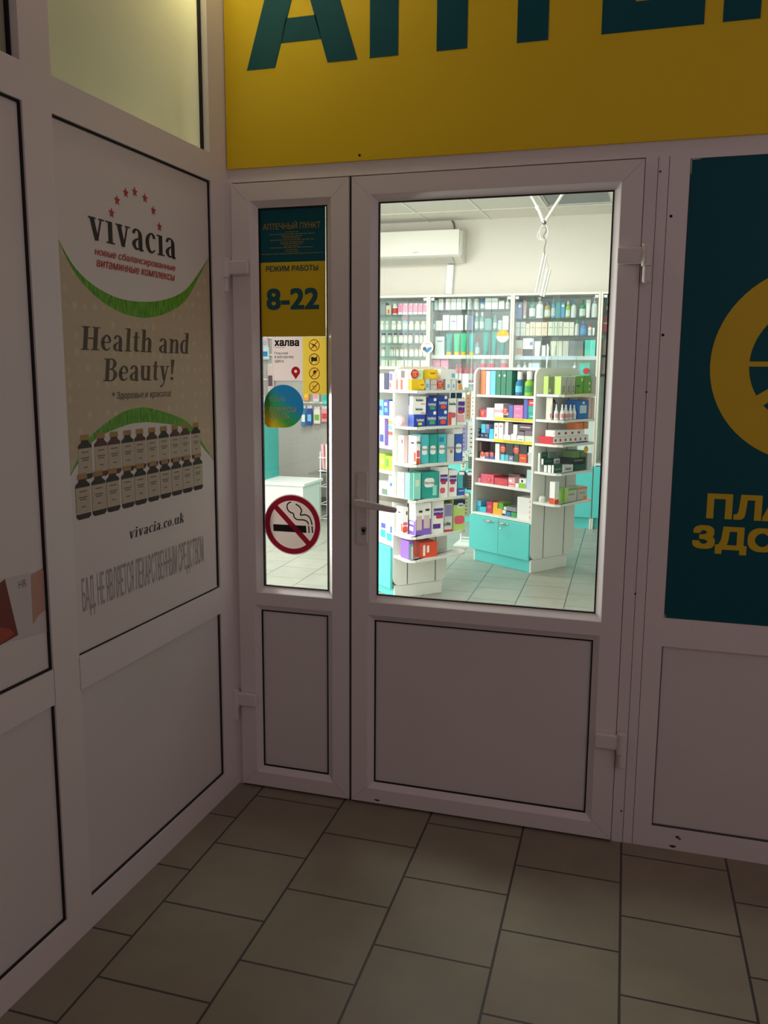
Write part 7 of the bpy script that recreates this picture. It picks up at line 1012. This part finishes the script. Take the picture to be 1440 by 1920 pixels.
bm = bmesh.new(); tube(bm, smoothpts([(-.66, 6.108, 2.919), (-.645, 6.105, 2.90), (-.634, 6.10, 2.86), (-.632, 6.095, 2.80)], 5), .008, 8); tag(mesh_obj('cable', bm, mat('grey_cable', '6E6A62', .5), None), 'short grey cable from the ceiling to the air conditioner', 'cable')
# ------------------------------------------------------------------ hanging fixture seen through the door glass
hg = tag(empty('hanging_fixture', (.637, 3.0, 2.34)), 'white hanging fixture with two ceiling tubes and dangling strips', 'hanger')
HW = mat('hanger_white', 'F4F2EC', .4); CLR = glassmat('clear_plastic', (.9, .9, .88, 1), .1)
def hp(x, z, y=0): return (x-.637, y, z-2.34)
bm = bmesh.new(); tube(bm, [hp(.318, 2.9165), hp(.551, 2.534), hp(.593, 2.462)], .008, 8); onto_ = mesh_obj('ceiling_tube', bm, HW, hg)
bm = bmesh.new(); cyl(bm, hp(.588, 2.472), hp(.600, 2.452), .015, None, 12); mesh_obj('tube_joint', bm, HW, hg)
bm = bmesh.new(); tube(bm, [hp(.600, 2.452), hp(.632, 2.378)], .011, 8); mesh_obj('lower_tube', bm, HW, hg)
bm = bmesh.new(); tube(bm, [hp(.985, 2.9165), hp(.742, 2.535), hp(.640, 2.375)], .010, 8); mesh_obj('ceiling_tube', bm, HW, hg)
bm = bmesh.new(); lathe(bm, [(.006, .018), (.013, .026), (.013, .04), (.007, .046)], n=12); mesh_obj('connector', bm, STEEL, hg)
bm = bmesh.new(); tube(bm, [(.026*math.cos(t), 0, -.028+.045*math.sin(t)) for t in [2*math.pi*i/24 for i in range(25)]], .0035, 6); tube(bm, [(-.012+.030*math.cos(t), .01, -.04+.03*math.sin(t)) for t in [2*math.pi*i/24 for i in range(25)]], .002, 6); mesh_obj('cord_loop', bm, HW, hg)
bm = bmesh.new(); tube(bm, smoothpts([(.0, 0, .02), (.01, .004, -.02), (-.004, -.004, -.05), (.012, .004, -.08), (.004, 0, -.12), (.006, 0, -.16)], 4), .006, 6); mesh_obj('knotted_cord', bm, mat('cord_greyish', 'B8B4AA', .6), hg)
for (a, za, b, zb) in ((.650, 2.185, .607, 1.953), (.676, 2.092, .641, 1.926)):
    bm = bmesh.new(); d = Vector((b-a, 0, zb-za)).normalized(); nrm = Vector((-d.z, 0, d.x))*.0075
    p, q = Vector(hp(a, za)), Vector(hp(b, zb))
    for s in (-1.2, 1.2):
        for y in (-.002, .002): pass
        tube(bm, [p+nrm*s, q+nrm*s], .0058, 8)
    mesh_obj('hanging_strip', bm, HW, hg)
    bm = bmesh.new(); tube(bm, [p, q], .0016, 6); mesh_obj('strip_core', bm, mat('cord_greyish', 'B8B4AA', .6), hg)
bm = bmesh.new(); tube(bm, [(.004, 0, -.12), hp(.676, 2.09)], .0012, 5); mesh_obj('cord', bm, CLR, hg)
# ------------------------------------------------------------------ accessory rack between the gondolas
ra = tag(empty('hook_rack', (-.12, 4.62, 0)), 'narrow white wire rack with hanging accessories between the two gondolas', 'rack')
bm = bmesh.new()
for x in (-.07, .07): tube(bm, [(x, 0, 0.01), (x, 0, 1.36)], .008, 8)
for z in (.05, .35, .62, .92, 1.15, 1.36): tube(bm, [(-.07, 0, z), (.07, 0, z)], .005, 8)
mesh_obj('rack_frame', bm, WIRE, ra)
bm = bmesh.new(); box(bm, -.10, .10, -.16, .10, 0, .012); mesh_obj('rack_base', bm, MDF, ra)
for x in (-.04, .0, .04):
    for z in (1.34, 1.06, .80, .56): bm = bmesh.new(); tube(bm, [(x, 0, z), (x, -.112, z), (x, -.116, z+.012)], .003, 6); mesh_obj('hook', bm, CHROME, ra)
bx('header_card', mat('ink_white', PAL['white'], .45), ra, -.055, -.005, -.135, -.13, 1.33, 1.44)
def hang(name, x, z1, h, w, t, k, label, cat='accessory', wav=0.0):
    o = tag(empty(name, (-.12+x, 4.488-t/2, z1)), label, cat, 'accessories on the wire rack'); bm = bmesh.new()
    n = 8
    for i in range(n):
        pass
    prism(bm, [(-w/2*.7, 0), (-w/2, -.02), (-w/2*(1+wav), -h*.5), (-w/2, -h+.01), (-w/2+.006, -h), (w/2-.006, -h), (w/2, -h+.01), (w/2*(1-wav), -h*.5), (w/2, -.02), (w/2*.7, 0)], lambda u, v: (u, -t/2, v), lambda u, v: (u, t/2, v)); mesh_obj('strap_body', bm, pm(k), o)
    bm = bmesh.new(); box(bm, -w*.35, w*.35, -t/2-.002, t/2+.002, -.028, -.004); mesh_obj('hang_card', bm, pm('palegrey'), o)
    bm = bmesh.new()
    for k2 in range(5): box(bm, -w*.18, w*.18, -t/2-.001, t/2+.001, -h*(.25+.15*k2)-.006, -h*(.25+.15*k2)+.004)
    mesh_obj('buckle_marks', bm, pm('brown'), o)
hang('hanging_strap', -.04, 1.30, .22, .034, .02, 'cream', 'beige strap, leftmost on the upper hooks of the wire rack'); hang('hanging_strap', .0, 1.30, .23, .034, .02, 'tan', 'tan strap, middle of the upper hooks of the wire rack'); hang('hanging_strap', .042, 1.30, .22, .034, .02, 'cream', 'beige strap, rightmost on the upper hooks of the wire rack')
hang('hanging_strap', -.03, 1.05, .24, .05, .025, 'greyviolet', 'grey violet strap, left on the second hooks of the wire rack'); hang('hanging_strap', .032, 1.05, .24, .05, .025, 'palegrey2', 'pale grey strap, right on the second hooks of the wire rack')
hang('hanging_packet', -.03, .79, .13, .045, .02, 'palegreen', 'pale green packet, left on the third hooks of the wire rack'); hang('hanging_packet', .03, .79, .13, .045, .02, 'greygreen', 'grey green packet, right on the third hooks of the wire rack')
hang('hanging_pouch', -.036, .64, .15, .06, .05, 'black', 'black bundle, left on the low hooks of the wire rack'); hang('hanging_pouch', .034, .64, .15, .06, .05, 'black', 'black bundle, right on the low hooks of the wire rack')
hang('hanging_packet', .0, .46, .20, .07, .03, 'greygreen2', 'olive grey packet at the lowest hook of the wire rack')
# ------------------------------------------------------------------ counter, teal screen, stand and wall packets seen through the narrow glass
co = tag(empty('counter_box', (-2.10, 4.97, 0)), 'low white counter box seen behind the no smoking sticker', 'counter')
onto(co, bx('counter_body', MDF, None, -2.62, -1.715, 4.775, 5.20, 0, .405)); onto(co, bx('counter_top', MDF, None, -2.66, -1.69, 4.745, 5.225, .405, .432, .003))
sc_ = tag(empty('teal_screen', (-2.16, 5.0, .433)), 'teal side panel standing on the white counter box', 'panel'); onto(sc_, bx('screen_board', TEALD, None, -2.168, -2.15, 4.78, 5.222, .4325, 1.03)); onto(sc_, bx('edge_band', MDF, None, -2.169, -2.149, 4.775, 5.224, 1.0302, 1.036))
st = tag(empty('wire_stand', (-1.70, 5.4, 0)), 'white wire leaflet stand at the right edge of the narrow glass', 'stand')
bm = bmesh.new()
for x in (-.05, .05):
    for y in (-.09, .09): tube(bm, [(x, y, 0.004), (x, y, .68)], .006, 6)
for z in (.02, .16, .335, .49, .62):
    for a, b in (((-.06, -.1), (.06, -.1)), ((.06, -.1), (.06, .1)), ((.06, .1), (-.06, .1)), ((-.06, .1), (-.06, -.1))): tube(bm, [(a[0], a[1], z), (b[0], b[1], z)], .005, 6)
mesh_obj('stand_frame', bm, WIRE, st)
for i, (x, k) in enumerate(((-.03, 'pink'), (.0, 'cream'), (.03, 'palepink'))):
    o = tag(bx('leaflet', pm(k), None, -.012, .012, -.05, .05, 0, .25, .001), '%s leaflet upright in the white wire stand, %s' % (k.replace('palepink', 'rose'), ('left', 'middle', 'right')[i]), 'leaflet', 'leaflets in the wire stand'); o.location = (-1.70+x, 5.4, .497); o.rotation_euler = (0, math.radians(-4+4*i), 0)
be = tag(empty('low_bench', (-1.83, 5.85, 0)), 'low grey ledge against the back wall beside the wire stand', 'ledge'); onto(be, bx('ledge_top', mat('ledge_grey', '8E908C', .5), None, -2.02, -1.64, 5.66, 6.06, .40, .42)); onto(be, bx('ledge_support', WALLG, None, -1.72, -1.66, 5.72, 6.04, 0, .40))
bk = tag(empty('small_basket', (-1.86, 5.75, .42)), 'small dark basket on the low grey ledge', 'basket'); bm = bmesh.new(); prism(bm, [(-.05, 0), (.05, 0), (.06, .035), (-.06, .035)], lambda u, v: (u, -.05, v), lambda u, v: (u, .05, v)); mesh_obj('basket_body', bm, pm('dark'), bk)
bm = bmesh.new(); box(bm, -.03, -.01, -.02, .0, .0352, .07); box(bm, .0, .02, -.02, .0, .0352, .09); mesh_obj('basket_content', bm, pm('plum'), bk)
pg = tag(empty('peg_rail', (-2.3, 6.11, 1.10)), 'thin white peg rails with hooks on the left back wall', 'rail')
for z in (1.12, 1.36, 1.62, 1.80): bx('rail_bar', WIRE, pg, -.5, .45, -.016, -.0002, z-1.10-.008, z-1.10+.008)
def packet(x, z0, z1, w, k, k2, label):
    o = tag(empty('hanging_packet', (x, 6.05, z0)), label, 'packet', 'packets hanging on the left back wall'); h = z1-z0; bm = bmesh.new()
    prism(bm, [(-w/2, 0), (w/2, 0), (w/2, h), (-w/2, h)], lambda u, v: (u*(1 if 0 < v < h else .96), -.012, v), lambda u, v: (u, .012, v)); bmesh.ops.bevel(bm, geom=bm.edges[:], offset=.006, segments=2, affect='EDGES'); mesh_obj('packet_body', bm, pm(k), o)
    bx('packet_print', pm(k2), o, -w*.35, w*.35, -.0135, -.0125, h*.25, h*.65); bx('header_card', pm('palegrey'), o, -w*.4, w*.4, -.004, .004, h+.0005, h+.03)
    bm = bmesh.new(); tube(bm, [(0, .043, h+.02), (0, -.02, h+.02), (0, -.024, h+.03)], .003, 6); mesh_obj('peg_hook', bm, CHROME, o)
for a in ((-2.225, .87, 1.06, .055, 'ocean', 'white', 'blue packet on the lower peg rail of the left back wall, first'), (-2.155, .88, 1.06, .06, 'tblue', 'skyblue', 'dark blue packet on the lower peg rail of the left back wall, second'), (-2.07, .90, 1.05, .075, 'cream', 'leaf', 'cream and green packet on the lower peg rail of the left back wall, third'), (-1.985, .92, 1.06, .075, 'rose', 'red', 'red white packet on the lower peg rail of the left back wall, fourth'),
          (-2.19, 1.14, 1.28, .06, 'apricot', 'yellow', 'orange packet on the middle peg rail of the left back wall'), (-2.08, 1.13, 1.27, .07, 'palegrey', 'rose', 'white packet on the middle peg rail of the left back wall'), (-1.975, 1.105, 1.27, .065, 'turq', 'tealgreen', 'turquoise packet on the middle peg rail near its right end'),
          (-2.66, 1.57, 1.70, .09, 'paleblue', 'ocean', 'pale blue packet on the upper peg rail of the left back wall'), (-2.67, 1.72, 1.79, .09, 'pink', 'skyblue', 'small pink packet under the top peg rail of the left back wall'), (-2.60, 1.22, 1.50, .07, 'greypink', 'plum', 'grey packet beside the white card on the left back wall'), (-2.70, 1.03, 1.16, .07, 'lavender', 'greyviolet', 'lavender packet lowest at the left end of the left back wall')): packet(*a)
# ------------------------------------------------------------------ goods on the shelves
BASES = {'L': ((-.203, 2.649, 0), LGA), 'R': ((.54, 3.662, 0), RGA), 'W': ((0, 0, 0), 0.0)}
KN = {'box': ('carton', 'box', 'cartons'), 'bottle': ('bottle', 'bottle', 'bottles'), 'spray': ('spray_bottle', 'bottle', 'bottles'), 'pump': ('pump_bottle', 'bottle', 'pump bottles'), 'jar': ('jar', 'jar', 'jars'), 'tube': ('cosmetic_tube', 'tube', 'tubes'), 'oval': ('blister_pack', 'pack', 'packs')}
def front_prints(o, w, yf, h, opt):
    fn = lambda u, v: Vector((u, yf, v))
    if opt.get('pr'):
        bm = bmesh.new(); ms = []
        for i, (a, b, c, d, k) in enumerate(opt['pr']):
            fi = lambda u, v, i=i: Vector((u, yf-.0004-.0002*i, v))
            X0, X1, Z0, Z1 = w*(a-.5)+.0012, w*(b-.5)-.0012, h*c+.0012, h*d-.0012
            r = min(.35*(X1-X0), .35*(Z1-Z0)) if (k in ('green', 'orange', 'lime', 'pinkred', 'crimson', 'white', 'tan', 'yellow') and .1 < b-a < .97) else 0
            flat(bm, rrect(X0, X1, Z0, Z1, r, 4) if r > .0008 else [(X0, Z0), (X1, Z0), (X1, Z1), (X0, Z1)], fi, i); ms.append(pm(k))
        mesh_obj('front_print', bm, ms, o)
    if opt.get('tx') and opt['tx'][0]:
        s, fu, fv, fh, k = opt['tx']; tw = min(w*.82, h*fh*.62*len(s)); lettering('lettering', s, (fu-.5)*w-tw/2, (fu-.5)*w+tw/2, (fv-fh/2)*h, (fv+fh/2)*h, lambda u, v: Vector((u, yf-.0022, v)), pm(k), o, .018)
    if opt.get('st'):
        fu, fv, fr, k, s = opt['st']; r = max(.016, min(.030, fr*h*.6)) if fr > 1 or True else fr; u0 = (fu-.5)*w; v0 = h*fv
        bm = bmesh.new(); prism(bm, circ(u0, v0, r, 20), lambda u, v: (u, yf-.0026, v), lambda u, v: (u, yf-.0034, v)); d = mesh_obj('price_disc', bm, pm(k), o)
        if s == '15': lettering('lettering', s, u0-r*.42, u0+r*.42, v0-r*.62, v0+r*.12, lambda u, v: Vector((u, yf-.0038, v)), pm('yellow'), d, .012); bx('disc_band', pm('rose'), d, u0-r*.6, u0+r*.6, yf-.0038, yf-.0036, v0+r*.25, v0+r*.55)
        elif s: lettering('lettering', s, u0-r*.7, u0+r*.7, v0-r*.1, v0+r*.3, lambda u, v: Vector((u, yf-.0038, v)), pm('red'), d, .03)
def side_prints(o, w, d, h, sd):
    bm = bmesh.new(); ms = []
    for i, (a, b, c, e, k) in enumerate(sd):
        f = lambda u, v, i=i: Vector((-w/2-.0004-.0002*i, u, v)); U0, U1 = d/2-a*d, d/2-b*d; m_ = .0012
        flat(bm, [(U0-m_, h*c+m_), (U1+m_, h*c+m_), (U1+m_, h*e-m_), (U0-m_, h*e-m_)], f, i); ms.append(pm(k))
    mesh_obj('side_print', bm, ms, o)
def build_item(kind, w, d, h, col, opt):
    m = pm(col); nm = KN[kind][0]
    if kind == 'box':
        o = mesh_obj(nm, BOX(-w/2, w/2, -d/2, d/2, 0, h, min(.0012, w*.1, h*.1)), m); front_prints(o, w, -d/2, h, opt)
        if opt.get('sd'): side_prints(o, w, d, h, opt['sd'])
        return o
    if kind == 'oval':
        bm = bmesh.new(); prism(bm, [(w/2*math.cos(t), h/2+h/2*math.sin(t)) for t in [2*math.pi*i/28 for i in range(28)]], lambda u, v: (u*.9, -d/2, h/2+(v-h/2)*.9), lambda u, v: (u, d/2-.004, v)); o = mesh_obj(nm, bm, m)
        bm = bmesh.new(); prism(bm, [(w*.3*math.cos(t), h/2+h*.32*math.sin(t)) for t in [2*math.pi*i/24 for i in range(24)]], lambda u, v: (u, -d/2-.0001, v), lambda u, v: (u*.9, -d/2-.008, h/2+(v-h/2)*.9)); mesh_obj('blister', bm, pm('white' if col == 'pink' else 'grey'), o); return o
    r = min(w, d)/2*.97; o = None; bm = bmesh.new(); cap = pm(opt.get('cap', 'white'))
    if kind == 'jar':
        ch = h*.20; lathe(bm, [(r*.9, 0), (r, h*.03), (r, h*.68), (r*.92, h*.76), (r*.72, h*.79)], n=18); o = mesh_obj(nm, bm, m, smooth=False)
        bm = bmesh.new(); lathe(bm, [(r*.80, h*.792), (r*.82, h*.80), (r*.82, h*.985), (r*.76, h)], n=18); mesh_obj('cap', bm, cap, o)
    elif kind == 'bottle':
        lathe(bm, [(r*.9, 0), (r, h*.02), (r, h*.60), (r*.86, h*.69), (r*.45, h*.76), (r*.36, h*.79)], n=18); o = mesh_obj(nm, bm, m)
        bm = bmesh.new(); lathe(bm, [(r*.44, h*.792), (r*.46, h*.80), (r*.42, h*.98), (r*.36, h)], n=14); mesh_obj('cap', bm, cap, o)
    elif kind == 'spray':
        lathe(bm, [(r*.9, 0), (r, h*.02), (r, h*.48), (r*.8, h*.58), (r*.52, h*.63), (r*.5, h*.66)], n=18); o = mesh_obj(nm, bm, m)
        bm = bmesh.new(); lathe(bm, [(r*.56, h*.662), (r*.56, h*.72), (r*.40, h*.76), (r*.30, h*.97), (r*.24, h)] if col == 'white' else [(r*.62, h*.662), (r*.62, h*.97), (r*.54, h)], n=14); mesh_obj('cap', bm, cap, o)
    elif kind == 'pump':
        lathe(bm, [(r*.9, 0), (r, h*.02), (r, h*.56), (r*.86, h*.66), (r*.40, h*.72), (r*.36, h*.745)], n=18); o = mesh_obj(nm, bm, m)
        bm = bmesh.new(); lathe(bm, [(r*.42, h*.747), (r*.42, h*.82), (r*.16, h*.83), (r*.16, h*.93)], n=12); box(bm, -r*.55, r*.22, -r*.2, r*.2, h*.932, h); mesh_obj('pump_head', bm, cap if 'cap' in opt else m, o)
    elif kind == 'tube':
        rings = []; n = 18
        for t, z in ((0, h*.16), (.2, h*.3), (.6, h*.66), (1, h*.97), (1, h)):
            ax, ay = r*(.92+.14*t)*min(1, .97), r*(.92*(1-t)+.06*t)
            rings.append([bm.verts.new((ax*math.cos(2*math.pi*i/n), ay*math.sin(2*math.pi*i/n), z)) for i in range(n)])
        for A, B in zip(rings, rings[1:]):
            for i in range(n): bm.faces.new((A[i], A[(i+1) % n], B[(i+1) % n], B[i]))
        bm.faces.new(rings[0][::-1]); bm.faces.new(rings[-1]); o = mesh_obj(nm, bm, m)
        bm = bmesh.new(); lathe(bm, [(r*.78, 0), (r*.86, h*.01), (r*.86, h*.158)], n=16); mesh_obj('cap', bm, cap, o)
    if opt.get('lb') or kind in ('bottle', 'pump', 'jar'):
        lb = opt.get('lb', 'palegrey'); z0, z1 = (.12, .58) if kind == 'jar' else (.10, .48) if kind != 'spray' else (.14, .40); bm = bmesh.new(); n = 14; R = r+.0007
        A = [bm.verts.new((R*math.cos(t), R*math.sin(t), h*z0)) for t in [math.radians(-165+150*i/n) for i in range(n+1)]]; B = [bm.verts.new((v.co.x, v.co.y, h*z1)) for v in A]
        for i in range(n): bm.faces.new((A[i], A[i+1], B[i+1], B[i]))
        mesh_obj('label', bm, pm(lb), o)
    return o

for fr, face, kind, u0, u1, w0, w1, zb, h, col, lab, shelf, opt in ITEMS:
    w, d = u1-u0-.0008, w1-w0
    if kind not in ('box', 'oval'): d = min(d, max(w, .02)); w = min(w, d)
    o = build_item(kind, w, d, h, col, opt); (bxx, byy, bz), ang = BASES[fr]; uc = (u0+u1)/2
    ex = Vector((math.cos(ang), math.sin(ang), 0)); ey = Vector((-math.sin(ang), math.cos(ang), 0)); P = Vector((bxx, byy, bz))
    if face == 'y': P = P+ex*uc+ey*(w0+d/2); o.rotation_euler = (0, 0, ang)
    else: P = P+ey*uc+ex*(w1-d/2); o.rotation_euler = (0, 0, ang+math.pi/2)
    o.location = (P.x, P.y, zb+.0003); tag(o, lab, KN[kind][1], '%s on %s' % (KN[kind][2], shelf))
